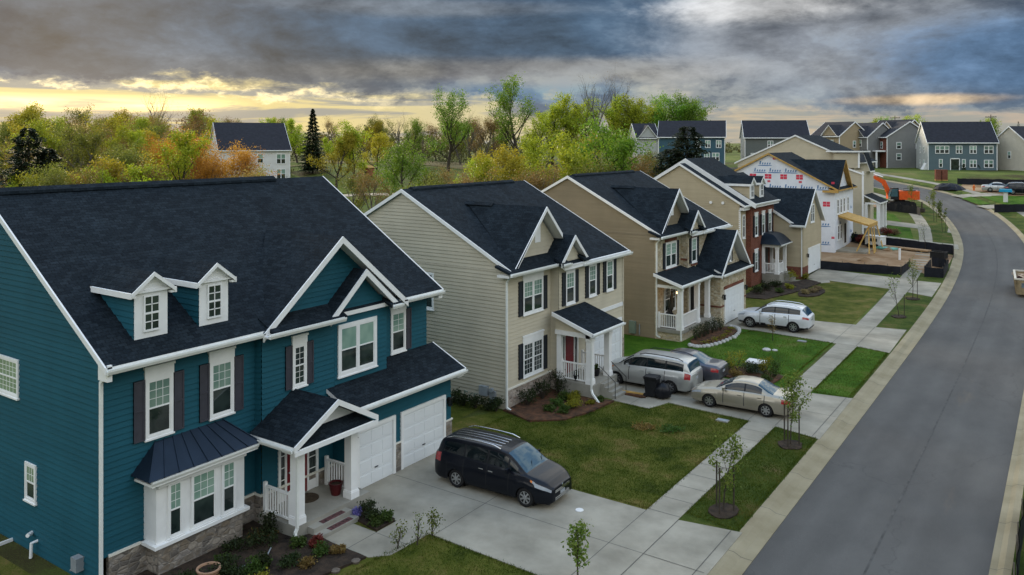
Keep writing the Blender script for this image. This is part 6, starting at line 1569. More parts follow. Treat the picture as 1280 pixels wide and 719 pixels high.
    for wx in wheels:
        for s in (-1, 1):
            c = V((cx - wx, s * (Wd - .115), rz_)); m = MB(); n = 32; prof = [(rz_ * .66, -.10), (rz_ * .93, -.108), (rz_, -.075), (rz_, .075), (rz_ * .93, .108), (rz_ * .66, .10)]
            base = len(m.v)
            for r_, o in prof:
                for j in range(n): a = 2 * math.pi * j / n; m.v.append((c.x + r_ * math.cos(a), c.y + o, c.z + r_ * math.sin(a)))
            for i in range(len(prof)):
                i2 = (i + 1) % len(prof)
                for j in range(n): m.f.append((base + i * n + j, base + i * n + (j + 1) % n, base + i2 * n + (j + 1) % n, base + i2 * n + j)); m.m.append(0)
            w = put('wheel', m, RUBBER)
            m = MB(); yo = c.y + s * .06; m.disc((c.x, c.y + s * .02, c.z), (0, 1, 0), rz_ * .68, .05, 28)
            rim = MB(); ns = S.get('spokes', 7)
            for j in range(ns):
                a = 2 * math.pi * j / ns; d = V((math.cos(a), 0, math.sin(a))); rim.beam(c + V((0, s * .085, 0)), c + V((0, s * .075, 0)) + d * rz_ * .66, .055, .03, up=(0, 1, 0))
            rim.disc(c + V((0, s * .08, 0)), (0, 1, 0), .07, .06, 14)
            for j in range(28):
                a0, a1 = 2 * math.pi * j / 28, 2 * math.pi * (j + 1) / 28
                q = [(c.x + r_ * math.cos(a), c.y + s * .095, c.z + r_ * math.sin(a)) for r_, a in ((rz_ * .60, a0), (rz_ * .60, a1), (rz_ * .69, a1), (rz_ * .69, a0))]; rim.face(q if s < 0 else q[::-1])
            put('rim', rim, ALLOY, w, False); put('wheel_disc', m, DARKM, w, False)
    # mirrors
    mx = S['mirror']
    for s in (-1, 1):
        m = MB(); y = s * (halfw(mx) + .07); m.obox((cx - mx, y, zb(mx) + .10), (.05, 0, 0), (0, .11, 0), (0, 0, .075)); m.obox((cx - mx, y - s * .12, zb(mx) + .05), (.03, 0, 0), (0, .06, 0), (0, 0, .025)); put('wing_mirror', m, paint, None, False)
    if S.get('rails'):
        for s in (-1, 1):
            a, b = S['rails']; pts = []
            for i in range(9): xx = a + (b - a) * i / 8; j = min(range(len(xs)), key=lambda q: abs(xs[q] - xx)); pts.append((cx - xx, s * (rings[j][NA + NB][0] - .03), zt(xx) + (.055 if 0 < i < 8 else -.01)))
            m = MB(); m.tube(pts, .022, 8); put('roof_rail', m, S.get('railmat', DARKM))
    if S.get('ribs'):
        m = MB()
        for y in S['ribs'][2]: m.tube([(cx - xx, y, zt(xx) - .012 * (abs(y) > .4) + .006) for xx in [S['ribs'][0] + (S['ribs'][1] - S['ribs'][0]) * i / 8 for i in range(9)]], .012, 6)
        put('roof_rib', m, S.get('railmat', DARKM))
    # nose and tail fittings
    pw = .26
    m = MB(); m.box(cx - .012, cx + .018, -.16, .16, .42, .53); put('number_plate', m, S.get('plate', LAMP_C), None, False)
    m = MB(); m.box(-cx - .018, -cx + .012, -.16, .16, S['plate_z'], S['plate_z'] + .11); put('number_plate', m, S.get('plate', LAMP_C), None, False)
    m = MB()
    for zz in (.30, .36, .56, .61): m.box(cx - .02, cx + .008, -Wd * .52, Wd * .52, zz, zz + .035)
    put('grille', m, BLACKP if not S.get('chromegrille') else CHROME, None, False)
    m = MB(); m.tube([(cx + .005, 0, zb(.0) - .03), (cx + .02, 0, zb(.0) - .03)], .055, 14); m.tube([(-cx - .005, 0, S['plate_z'] + .2), (-cx - .02, 0, S['plate_z'] + .2)], .045, 14); put('round_emblem', m, CHROME, None, False)
    m = MB(); m.box(-cx - .01, -cx + .02, -Wd * .6, Wd * .6, .33, .38); put('bumper_strip', m, BLACKP, None, False)
    if S.get('wiper'):
        m = MB(); 
        for s in (-.35, .35): m.tube([(cx - x0w - .03, s, zb(x0w) + .05), (cx - x0w - .22, s + .28, zt(x0w + .22) + .03)], .01, 5)
        put('wiper', m, BLACKP, None, False)
    return root
def paint(name, c, metal=.5, coat=.6, spec=.4, rough=.38): return pm(name, c, rough, .04, 2, metal=metal, coat=coat, spec=spec)
PGAP = pm('panel_gap', (.055, .055, .055), .6, .1, 5)
VAN = dict(L=5.08, W=1.98, wheels=(.98, 4.01), Ra=.39, rw=.335, sill=.22, wind=(1.02, 1.86), rear=(4.86, 5.02), rk=1, shear=0,
    belt=[(0, .66), (.05, .74), (.25, .86), (.6, .97), (1.0, 1.06), (1.4, 1.06), (3, 1.10), (4.6, 1.16), (5.0, 1.14), (5.08, 1.0)],
    top=[(0, .68), (.05, .77), (.25, .93), (.6, 1.05), (1.02, 1.12), (1.25, 1.28), (1.6, 1.52), (1.9, 1.67), (2.3, 1.73), (3.2, 1.755), (4.3, 1.72), (4.78, 1.66), (4.88, 1.60), (5.02, 1.20), (5.08, 1.02)],
    glass=[(1.36, 1.72), (1.79, 2.62), (2.70, 3.66), (3.74, 4.66)], doors=[(1.68, 2.66), (2.66, 3.70)], slide=True, mirror=1.66,
    lights={'headlight': (.05, .70, 9, 10), 'amber': (.70, .80, 9, 10), 'tail': (4.76, 5.05, 8, 11)}, rails=(2.2, 4.6), ribs=(2.3, 4.6, (-.42, -.2, .02, .24)), plate_z=.72, chromegrille=True, wiper=True, tail=.12)
BLACKCAR = paint('black_car_paint', (.003, .0046, .009), 0, .22, .2, .3)
SILVER = paint('silver_car_paint', (.42, .43, .42), .65)
CHARC = paint('charcoal_car_paint', (.075, .08, .10), .6)
GOLD = paint('champagne_car_paint', (.36, .33, .265), .6)
WHITEC = paint('white_car_paint', (.60, .63, .66), .25)
vb = dict(VAN); vb['railmat'] = CHROME; vb['handle'] = CHROME; vb['dark'] = True
make_car('minivan', 'black minivan parked on the driveway of the teal house, nose to the street', 'car', BLACKCAR, vb, (-17.55, 24.98, .035), 0.03)
vs = dict(VAN); vs['chromegrille'] = False; vs['ribs'] = None; vs['railmat'] = DARKM; vs['belt'] = [(a, b - .02) for a, b in VAN['belt']]
make_car('minivan', 'silver minivan parked nose-in by the red-doored house', 'car', SILVER, vs, (-18.45, 39.95, .055), math.pi + .02)
SEDAN = dict(L=4.80, W=1.79, wheels=(.96, 3.68), Ra=.365, rw=.315, sill=.21, wind=(1.28, 2.02), rear=(3.30, 3.98), shear=0,
    belt=[(0, .58), (.06, .66), (.3, .76), (.8, .86), (1.3, .93), (1.8, .94), (3.0, .96), (3.9, .98), (4.5, .98), (4.72, .95), (4.8, .82)],
    top=[(0, .60), (.06, .69), (.3, .82), (.8, .93), (1.28, .99), (1.6, 1.19), (2.0, 1.38), (2.3, 1.45), (2.7, 1.475), (3.1, 1.45), (3.35, 1.39), (3.7, 1.20), (4.0, 1.07), (4.5, 1.06), (4.72, 1.02), (4.8, .86)],
    glass=[(1.72, 2.62), (2.70, 3.46)], doors=[(1.66, 2.66), (2.66, 3.60)], mirror=1.72, lights={'headlight': (.05, .55, 9, 10), 'tail': (4.40, 4.77, 8, 10)}, plate_z=.62, tumble=.42, nose=.22, tail=.16, paintpillar=False)
make_car('sedan', 'champagne beige sedan parked across the pavement end of a driveway', 'car', GOLD, SEDAN, (-13.15, 39.05, .055), math.pi + .04)
make_car('sedan', 'dark grey sedan parked beyond the silver minivan', 'car', CHARC, SEDAN, (-17.75, 42.35, .055), math.pi + .01)
SUV = dict(L=4.85, W=1.93, wheels=(.90, 3.83), Ra=.42, rw=.37, sill=.30, wind=(1.22, 1.98), rear=(4.42, 4.76), rk=1,
    belt=[(0, .78), (.05, .86), (.3, .96), (.8, 1.04), (1.3, 1.09), (2, 1.10), (3.5, 1.14), (4.5, 1.18), (4.78, 1.14), (4.85, 1.0)],
    top=[(0, .80), (.05, .90), (.3, 1.03), (.8, 1.12), (1.22, 1.17), (1.6, 1.44), (2.0, 1.64), (2.5, 1.72), (3.3, 1.73), (4.2, 1.66), (4.45, 1.60), (4.76, 1.20), (4.85, 1.04)],
    glass=[(1.68, 2.56), (2.64, 3.46), (3.54, 4.28)], doors=[(1.62, 2.60), (2.60, 3.52)], mirror=1.66, lights={'headlight': (.05, .55, 9, 10), 'tail': (4.45, 4.82, 9, 10)}, plate_z=.80, rails=(2.1, 4.2), trim=BLACKP, railmat=CHROME, tumble=.30, handle=CHROME)
make_car('suv', 'white SUV parked on the driveway of the tan stone house', 'car', WHITEC, SUV, (-16.95, 57.0, .055), math.pi + .03)
def far_T(u, v, dz=.05): return (u, v, T(u, v) + dz)
make_car('sedan', 'pale silver car parked on the far right, behind the dark car', 'car', SILVER, SEDAN, far_T(-9.4, 148.4), R(8), 'cars parked on the far right')
make_car('suv', 'black car parked on the far right edge, nearest the blue-topped stand', 'car', BLACKCAR, SUV, far_T(-6.2, 146.6), R(10), 'cars parked on the far right')
make_car('sedan', 'white car at the far bend of the road, beyond the excavator', 'car', WHITEC, SEDAN, far_T(-30.8, 152.6, -.04), R(150), 'parked cars')

# ------------------------------------------------------------------ trees and plants
def leaf_cloud(mb, centres, n, size, spread, rnd, flat_=.8):
    for _ in range(n):
        c = rnd.choice(centres); r = c[3] if len(c) > 3 else spread
        x, y, z = (max(-1.5, min(1.5, rnd.gauss(0, .42))) for _k in range(3))
        p = V((c[0] + x * r, c[1] + y * r, c[2] + z * r * flat_)); s = size * rnd.uniform(.55, 1.3)
        a = V((rnd.gauss(0, 1), rnd.gauss(0, 1), rnd.gauss(0, 1))).normalized(); b = a.orthogonal().normalized(); b.rotate(Matrix.Rotation(rnd.uniform(0, 6.28), 3, a)); t = a.cross(b)
        mb.face([p - b * s * .5, p + t * s * .32, p + b * s * .5, p - t * s * .32])
def branchy(H, rnd, trunk_h=.25, spread=.42, levels=3, r0=.16, up=.55, kids=(5, 4, 3), bend=.12, crown_low=.25):
    """trunk and limbs; returns mesh builder and twig ends"""
    mb = MB(); ends = []
    def limb(p, d, L, r, lv):
        n = 5 if lv == 0 else 4; pts = [p]; q = V(p); dd = V(d)
        for i in range(n):
            dd = (dd + V((rnd.gauss(0, bend), rnd.gauss(0, bend), rnd.gauss(0, bend * .5) + (.05 if lv else 0)))).normalized(); q = q + dd * L / n; pts.append(V(q))
        rs = [r * (1 - .72 * i / n) for i in range(n + 1)]
        mb.tube(pts, rs, 7 if lv == 0 else (5 if lv == 1 else 3), cap=False)
        if lv >= levels: ends.append(tuple(pts[-1])); return
        k = kids[min(lv, len(kids) - 1)] + rnd.choice((0, 0, 1))
        for j in range(k):
            t = (crown_low + (1 - crown_low) * (j + rnd.random()) / k) if lv == 0 else (.30 + .70 * (j + rnd.random()) / k)
            i = min(n - 1, int(t * n)); f = t * n - i; b = pts[i].lerp(pts[i + 1], f)
            az = rnd.uniform(0, 6.28) + j * 2.4; out = V((math.cos(az), math.sin(az), 0)); u_ = up * (.55 + .6 * t) if lv == 0 else up
            nd = (out * (1 - u_) + dd * .30 + V((0, 0, u_ * rnd.uniform(.4, 1.0)))).normalized()
            q_ = (t - crown_low) / (1 - crown_low) if lv == 0 else 0
            limb(b, nd, L * spread * rnd.uniform(.75, 1.2) * ((.62 + .75 * math.sin(math.pi * min(1, .22 + .72 * q_))) if lv == 0 else 1.05), rs[i] * .55, lv + 1)
            if lv == levels - 1: ends.append(tuple(b.lerp(b + nd * L * spread, .4)))
        ends.append(tuple(pts[-1]))
        if lv == 1: ends.append(tuple(pts[2])); ends.append(tuple(pts[3]))
    limb(V((0, 0, -.3)), V((0, 0, 1)), H * .8, r0, 0)
    return mb, ends
def tree_proto(name, H, seed, leafmat, n_leaf, leaf, lspread, label, bark=None, group=None, **kw):
    rnd = random.Random(seed); tb, ends = branchy(H, rnd, **kw)
    t = empty(name, (0, 0, 0), label, 'tree', group)
    tb.build('trunk', bark or BARK, t)
    if n_leaf:
        cm = MB(); leaf_cloud(cm, [(*e,) for e in ends], n_leaf, leaf, lspread, rnd); cm.build('crown', leafmat, t)
    return t
def conifer_proto(name, H, Rb, seed, leafmat, label, n=2600, dense=1.0, group=None, leaf=.32, tip=.08, shape=.85):
    rnd = random.Random(seed); t = empty(name, (0, 0, 0), label, 'tree', group)
    m = MB(); m.tube([(0, 0, -.3), (0, 0, H * .5), (0, 0, H)], [.22, .13, .02], 7); cm = MB()
    for i in range(n):
        h = rnd.random() ** 1.25; tier = .75 + .25 * math.cos(h * H / .9 * 2 * math.pi)
        r = Rb * (1 - h) ** shape * tier * rnd.uniform(.25, 1.08) + tip; a = rnd.uniform(0, 6.283); a += .25 * math.sin(3 * a + h * 9)
        p = V((r * math.cos(a), r * math.sin(a), H * (.06 + .94 * h) - r * .12)); d = V((math.cos(a), math.sin(a), rnd.uniform(-.6, .15))).normalized(); s = leaf * rnd.uniform(.6, 1.3) * (1 - .4 * h)
        w = d.cross(V((0, 0, 1))).normalized(); w = (w + V((0, 0, rnd.uniform(-.8, .8)))).normalized() * s * .30
        cm.face([p - d * s * .5, p + w, p + d * s * .6, p - w])
    m.build('trunk', BARK, t); cm.build('crown', leafmat, t); return t
LF_YG = leaf_mat('yellow_green_leaves', (0.202, 0.264, 0.014), (0.421, 0.474, 0.031))
LF_G = leaf_mat('fresh_green_leaves', (0.088, 0.185, 0.014), (0.211, 0.334, 0.031))
LF_OL = leaf_mat('olive_leaves', (0.105, 0.126, 0.017), (0.229, 0.237, 0.037))
LF_OR = leaf_mat('rust_orange_buds', (0.307, 0.131, 0.014), (0.527, 0.246, 0.031))
LF_BR = leaf_mat('brown_buds', (0.150, 0.105, 0.031), (0.290, 0.194, 0.055))
LF_GO = leaf_mat('golden_green_leaves', (0.255, 0.229, 0.014), (0.474, 0.395, 0.037))
LF_DK = leaf_mat('dark_evergreen_needles', (.010, .018, .008), (.028, .042, .016))
LF_LM = leaf_mat('lime_leaves', (0.260, 0.338, 0.013), (0.468, 0.546, 0.027))
LF_SAP = leaf_mat('sapling_leaves', (.075, .125, .015), (.20, .24, .045))
GW = 'trees of the wood behind the houses'
LB = dict(yg='yellow-green spring tree in the wood behind the houses', g='fresh green spring tree in the wood behind the houses', ol='dull olive spring tree in the wood behind the houses', o='rust-orange budding tree in front of the white house among the trees',
          br='brown, barely leafing tree in the wood behind the houses', go='golden-green spring tree in the wood behind the houses', bare='bare twiggy tree in the wood behind the houses')
protos = {}
def mk(key, mat, lst):
    protos[key] = [tree_proto('tree', H, sd, mat, n, lf, sp, LB[key], group=GW, r0=.035 * H ** .9, spread=spr, up=up, crown_low=cl, levels=3, kids=(10, 5, 3), bark=bk) for (H, sd, n, lf, sp, spr, up, cl, bk) in lst]
mk('yg', LF_YG, [(11, 1, 7500, .29, 1.0, .42, .50, .12, BARK), (13, 2, 7500, .29, 1.05, .38, .6, .15, BARK)])
mk('g', LF_G, [(13, 3, 7500, .30, 1.05, .42, .52, .16, BARK), (15, 4, 7000, .30, 1.1, .44, .6, .18, BARK)])
mk('ol', LF_OL, [(11, 5, 5600, .25, 1.0, .42, .5, .10, BARKL), (13, 6, 5600, .25, 1.0, .40, .6, .14, BARKL)])
mk('o', LF_OR, [(10, 7, 9000, .20, 1.1, .46, .45, .10, BARKL), (10.5, 8, 9000, .20, 1.1, .46, .5, .10, BARKL)])
mk('br', LF_BR, [(12, 9, 5200, .20, 1.25, .42, .55, .12, BARKL), (10, 10, 4800, .20, 1.2, .44, .55, .10, BARKL)])
mk('go', LF_GO, [(10, 11, 7000, .27, 1.0, .44, .48, .10, BARK), (12, 12, 7200, .27, 1.0, .40, .55, .14, BARK)])
protos['bare'] = [tree_proto('tree', H, sd, LF_BR, 260, .12, .8, LB['bare'], group=GW, r0=.035 * H ** .9, spread=.46, up=.62, crown_low=.35, levels=4, kids=(8, 5, 3, 2), bark=BARKL) for H, sd in ((12, 21), (14, 22))]
used = set()
def plant(key, u, v, sc=1.0, label=None, idx=None, group=GW, z=None, rz=None):
    lst = protos[key]; i = random.randrange(len(lst)) if idx is None else idx; p = lst[i]
    loc = (u, v, (T(u, v) if z is None else z)); rot = random.uniform(0, 6.28) if rz is None else rz
    if (key, i) not in used:
        used.add((key, i)); p.location = loc; p.rotation_euler = (0, 0, rot); p.scale = (sc,) * 3; o = p
        if label: o['label'] = label
        if group: o['group'] = group
        return o
    return clone(p, loc, rot, sc, label or LB[key], group)
def at_px(px, d):
    """ground position at bearing px (photo pixels) and forward distance d"""
    a = (px - 640) / F_PX; s, c = math.sin(TH), math.cos(TH)
    return ((-s + a * c) * d, (c + a * s) * d)
def top_scale(px, d, ytop, H): 
    u, v = at_px(px, d); z = 13 - (ytop - 176) / F_PX * d; return u, v, (z - T(u, v)) / H
# named trees that stand out
def star(key, px, d, ytop, label=None, idx=0, H=None, lim=True):
    Hh = {('yg', 0): 11, ('yg', 1): 13, ('g', 0): 13, ('g', 1): 15, ('ol', 0): 11, ('ol', 1): 13, ('o', 0): 10, ('o', 1): 10.5, ('br', 0): 12, ('br', 1): 10, ('go', 0): 10, ('go', 1): 12, ('bare', 0): 12, ('bare', 1): 14}[(key, idx)] * 1.06
    u, v, s = top_scale(px, d, ytop, Hh); return plant(key, u, v, s, label, idx)
protos['o'][0]['label'] = LB['o']
# orange trees in front of the white house
for px, d, y in ((206, 128, 176), (232, 122, 175), (256, 126, 184), (292, 120, 190), (316, 118, 196), (192, 132, 186), (222, 116, 190), (262, 114, 198)): star('o', px, d, y, idx=random.randrange(2))
star('bare', 204, 205, 124, 'large bare round-headed tree against the bright sky left of the white house', 0)
star('g', 152, 170, 196, 'bright lime bush-like tree low behind the teal house roof') if False else None
for px, d, y in ((0, 190, 127), (45, 200, 140), (20, 215, 143), (70, 195, 138), (98, 205, 137), (120, 200, 136), (140, 210, 142), (178, 200, 148), (160, 215, 146)): star(random.choice(('go', 'ol', 'br', 'go')), px, d, y, idx=random.randrange(2))
for px, d, y in ((250, 190, 137), (236, 210, 146), (355, 200, 150), (372, 190, 149), (345, 215, 148)): star(random.choice(('g', 'yg')), px, d, y, idx=random.randrange(2))
for px, d, y in ((440, 165, 158), (420, 160, 162), (455, 200, 150), (412, 190, 172), (470, 175, 165)): star(random.choice(('yg', 'go')), px, d, y, idx=random.randrange(2))
for px, d, y in ((482, 205, 148), (500, 210, 150), (515, 205, 155), (530, 215, 160), (470, 215, 152), (545, 215, 158), (452, 220, 155)): star(random.choice(('ol', 'br', 'g', 'bare')), px, d, y, idx=random.randrange(2))
star('g', 560, 190, 124, 'tall open-crowned green tree at the right end of the field', 1); star('bare', 590, 200, 148); star('ol', 576, 205, 150, idx=0); star('br', 606, 190, 146, idx=0); star('ol', 618, 200, 152, idx=1)
star('g', 646, 190, 110, 'tallest green tree standing right of the field against the clouds', 1)
for px, d, y in ((690, 200, 132), (712, 195, 125), (728, 200, 130), (668, 205, 140), (770, 200, 128), (790, 195, 126), (806, 200, 130)): star('g' if px % 2 else 'yg', px, d, y, idx=random.randrange(2))
star('bare', 742, 195, 108, 'tall bare twin-crowned tree above the green wood', 1); star('bare', 762, 198, 107, 'tall bare thin-crowned tree beside the twin-crowned one', 0)
for px, d, y in ((826, 200, 122), (846, 200, 121), (866, 205, 128), (815, 210, 132)): star('g', px, d, y, idx=random.randrange(2))
# nearer wood between field and houses
for px, d, y in ((508, 118, 180), (735, 105, 155), (700, 112, 166), (660, 118, 172), (675, 100, 180), (640, 112, 188), (712, 98, 178), (765, 112, 172), (618, 105, 205), (596, 110, 208)):
    star('g' if px in (735, 508, 765) else random.choice(('yg', 'go')), px, d, y, idx=random.randrange(2))
for px, d, y in ((545, 108, 218), (560, 118, 214), (470, 105, 220), (520, 100, 226), (440, 112, 216), (600, 92, 215), (635, 92, 212), (655, 88, 218), (780, 120, 188), (800, 128, 196), (790, 110, 205), (815, 140, 190), (575, 98, 216), (690, 88, 212), (740, 92, 200)):
    star(random.choice(('br', 'br', 'ol', 'yg', 'ol')), px, d, y, idx=random.randrange(2))
for i in range(44):
    px = random.uniform(-20, 250); d = random.uniform(100, 185); star(random.choice(('ol', 'ol', 'br', 'go', 'yg', 'br')), px, d, random.uniform(160, 200) - (d - 100) * .22, idx=random.randrange(2))
for px in (60, 150, 105): 
    u, v, s = top_scale(px, 92, 200 if px == 150 else 218, 10.6); o = plant('go', u, v, s, None, 0)
for i in range(16):
    px = random.uniform(-10, 330); d = random.uniform(70, 98); star(random.choice(('ol', 'br', 'yg', 'ol')), px, d, random.uniform(208, 226), idx=random.randrange(2))
for i in range(16):
    px = random.uniform(400, 860); d = random.uniform(225, 265); star(random.choice(('ol', 'g', 'br')), px, d, random.uniform(148, 160), idx=random.randrange(2))
for i in range(10):
    px = random.uniform(-10, 390); d = random.uniform(228, 262); star(random.choice(('ol', 'go', 'br')), px, d, random.uniform(144, 156), idx=random.randrange(2))
# lime shrubs-trees
protos['lm'] = [tree_proto('tree', 6, 31, LF_LM, 3200, .26, .8, 'bright lime-yellow small tree low behind the teal house roof', group=GW, r0=.12, spread=.48, up=.5, crown_low=.1, levels=3, kids=(7, 4, 3))]
LB['lm'] = 'bright lime-yellow small tree low behind the teal house roof'
for px, d, y in ((150, 84, 200), (110, 80, 222), (40, 78, 224), (132, 86, 218)): u, v, s = top_scale(px, d, y, 9.0); plant('lm', u, v, s, None, 0)
# conifers
def con(px, d, ytop, H, Rb, sd, label, **k):
    u, v, s = top_scale(px, d, ytop, H); t = conifer_proto('conifer', H, Rb, sd, LF_DK, label, **k); t.location = (u, v, T(u, v)); t.scale = (s,) * 3; return t
con(391, 175, 136, 15, 3.4, 1, 'tall dark spruce standing right of the white house', n=9000, leaf=.55, tip=.12, shape=.75)
con(36, 98, 160, 9, 3.2, 2, 'ragged dark cedar at the left edge of the wood', n=9000, leaf=.40, shape=.5, tip=.2)
con(62, 99, 186, 7, 2.0, 7, 'small dark cedar beside the ragged cedar on the left', n=6000, leaf=.40, shape=.45, tip=.2)
con(859, 128, 158, 9, 3.6, 3, 'broad dark cedar behind the cream brick-fronted house', n=12000, leaf=.42, shape=.42, tip=.3)
con(838, 130, 186, 6, 4.2, 4, 'lower dark cedar left of the broad cedar', n=8000, leaf=.4, shape=.42, tip=.3)
con(1273, 240, 152, 12, 2.8, 5, 'dark conifer top showing at the far right edge', n=1600); con(1178, 250, 152, 11, 2.2, 6, 'small dark conifer behind the long blue-grey house roof', n=1200)
for px, d, y in ((1140, 235, 149), (1128, 240, 150), (1105, 240, 152), (1245, 240, 150), (1230, 245, 152), (1090, 250, 152), (1150, 245, 153)): star('yg' if px % 2 == 0 else 'g', px, d, y, idx=random.randrange(2))
# undergrowth and the far woodland edge: nobody could count it
def brush():
    mb = MB(); rnd = random.Random(5); cs = []
    for i in range(900):
        px = rnd.uniform(-60, 880); d = rnd.uniform(62, 215); u, v = at_px(px, d)
        if u > -46 and v < 140 or u > -40: continue
        if 385 < px < 610 and d > 118: continue
        cs.append((u, v, T(u, v) + .5, rnd.uniform(.7, 2.0)))
    for i in range(190):
        px = rnd.uniform(372, 660); d = rnd.uniform(196, 232); u, v = at_px(px, d); cs.append((u, v, T(u, v) + rnd.uniform(.6, 3.6), rnd.uniform(1.6, 2.8)))
    leaf_cloud(mb, cs, 60000, .42, 1.2, rnd, .8)
    o = mb.build('undergrowth', leaf_mat('undergrowth_leaves', (.045, .055, .015), (.12, .115, .035))); tag(o, 'low tangled brush under the spring wood', 'undergrowth', kind='stuff')
    mb = MB(); cs = []
    for i in range(520):
        px = rnd.uniform(-120, 900); d = rnd.uniform(270, 420); u, v = at_px(px, d); cs.append((u, v, T(u, v) + rnd.uniform(1, 7), rnd.uniform(2.5, 4.5)))
    for i in range(160):
        px = rnd.uniform(880, 1330); d = rnd.uniform(330, 460); u, v = at_px(px, d); cs.append((u, v, T(u, v) + rnd.uniform(0, 2), rnd.uniform(2, 3.5)))
    leaf_cloud(mb, cs, 40000, 1.0, 3, rnd, .9)
    o = mb.build('far_woodland', leaf_mat('far_woodland_leaves', (.055, .06, .02), (.12, .115, .04))); tag(o, 'far-off belt of spring woodland along the skyline', 'woodland', kind='stuff')
brush()

# street saplings with stakes
def sapling(u, v, H, seed, label, stakes=3, lean=0, dens=260, leaf=.13, mat=None, spread=.26, z=None, bare=False):
    rnd = random.Random(seed); t = empty('sapling', (u, v, T(u, v) + .05 if z is None else z), label, 'tree', 'young staked street trees' if stakes else 'young trees on the lawns')
    tb, ends = branchy(H, rnd, levels=2, r0=.032, spread=spread, up=.62, kids=(9, 3), crown_low=.38, bend=.05); tb.build('trunk', BARK, t)
    if dens:
        m = MB(); leaf_cloud(m, [(*e,) for e in ends], int(dens * 1.7), leaf * .8, .24, rnd, 1.0); m.build('crown', mat or LF_SAP, t)
    for k in range(stakes):
        a = 2.1 * k + .5; x, y = .36 * math.cos(a), .36 * math.sin(a); m = MB(); m.box(x - .022, x + .022, y - .022, y + .022, -.1, 1.62); m.tube([(x, y, 1.45), (0, 0, 1.5)], .008, 4); m.build('stake', BARK, t)
    return t
sapling(-10.07, 27.75, 3.0, 3, 'sparse staked sapling on the strip nearest the camera', dens=420)
sapling(-9.9, 35.41, 3.5, 4, 'fuller staked sapling by the rear of the champagne sedan', dens=760, spread=.28)
sapling(-10.48, 65.58, 3.6, 5, 'nearly bare sapling in a mulch ring beyond the third driveway', 1, dens=110); sapling(-10.67, 73.09, 3.6, 6, 'leafier sapling in a mulch ring beside the fourth driveway', 1, dens=300)
sapling(-12.05, 21.0, 2.0, 7, 'sapling top showing at the bottom edge by the first driveway', 0, dens=300, leaf=.15, spread=.22)
sapling(-17.7, 19.3, 1.15, 8, 'thin bushy shoot beside the front walk of the teal house', 0, dens=90, leaf=.09); sapling(-17.35, 19.9, 1.25, 9, 'middle thin shoot beside the front walk', 0, dens=60, leaf=.09); sapling(-17.2, 20.5, 1.1, 10, 'leafy shoot at the driveway end of the front walk', 0, dens=150, leaf=.10)
for (px, py, dd, H, lab) in ((1103, 345, 86, 2.4, 'low bare shoot by the silt fence of the building plot'), (1140, 312, 107, 2.2, 'small shoot on the lawn of the far cream house'), (1182, 296, 118, 4.2, 'leafy green sapling on the bend of the road'), (1165, 280, 125, 5.0, 'taller slim sapling on the bend of the road'), (1152, 264, 134, 4.2, 'thin pale sapling farthest round the bend')): pass
sapling(-13.2, 99.3, 3.4, 11, 'small shoot on the lawn behind the far silt fence', 0, dens=60)
sapling(-13.1, 112.6, 4.0, 12, 'leafy green sapling on the bend of the road', 1, dens=420, leaf=.2); sapling(-15.0, 120.0, 4.6, 13, 'taller slim sapling on the bend of the road', 1, dens=340, leaf=.2); sapling(-18.8, 127.8, 4.4, 14, 'thin pale sapling farthest round the bend', 1, dens=160, leaf=.2)
sapling(-16.0, 53.2, 2.0, 15, 'thin brown-leaved sapling in front of the white SUV', 0, dens=120, mat=LF_BR, leaf=.1)

# shrubs and bedding plants
def shrub(name, u, v, r, h, mat, label, n=650, leaf=.085, seed=None, group='garden shrubs', z=None, cat='shrub'):
    r *= 1.2; h *= 1.15
    rnd = random.Random(seed or int(abs(u * 131 + v * 17))); t = empty(name, (u, v, T(u, v) + .04 if z is None else z), label, cat, group)
    m = MB(); cs = []
    for i in range(16):
        a = rnd.uniform(0, 6.28); q = r * .6 * math.sqrt(rnd.random()); p = (q * math.cos(a), q * math.sin(a), h * rnd.uniform(.25, .8)); cs.append((*p, r * .42)); m.tube([(0, 0, -.05), p], [.015, .006], 4, cap=False)
    m.build('stems', BARK, t); m = MB(); leaf_cloud(m, cs, n, leaf, r * .45, rnd, min(1.0, h / r * .6)); m.build('foliage', mat, t); return t
SH_D = leaf_mat('dark_shrub_leaves', (.018, .032, .010), (.045, .065, .02)); SH_Y = leaf_mat('golden_shrub_leaves', (.15, .16, .012), (.28, .26, .03)); SH_G = leaf_mat('green_shrub_leaves', (.035, .075, .012), (.08, .13, .025)); SH_R = leaf_mat('red_flowers', (.09, .012, .014), (.18, .03, .03)); SH_B = leaf_mat('blue_flowers', (.10, .14, .42), (.30, .26, .55)); SH_O = leaf_mat('rusty_groundcover', (.14, .08, .03), (.24, .17, .05)); SH_T = leaf_mat('dry_grass_blades', (.20, .15, .07), (.32, .26, .13))
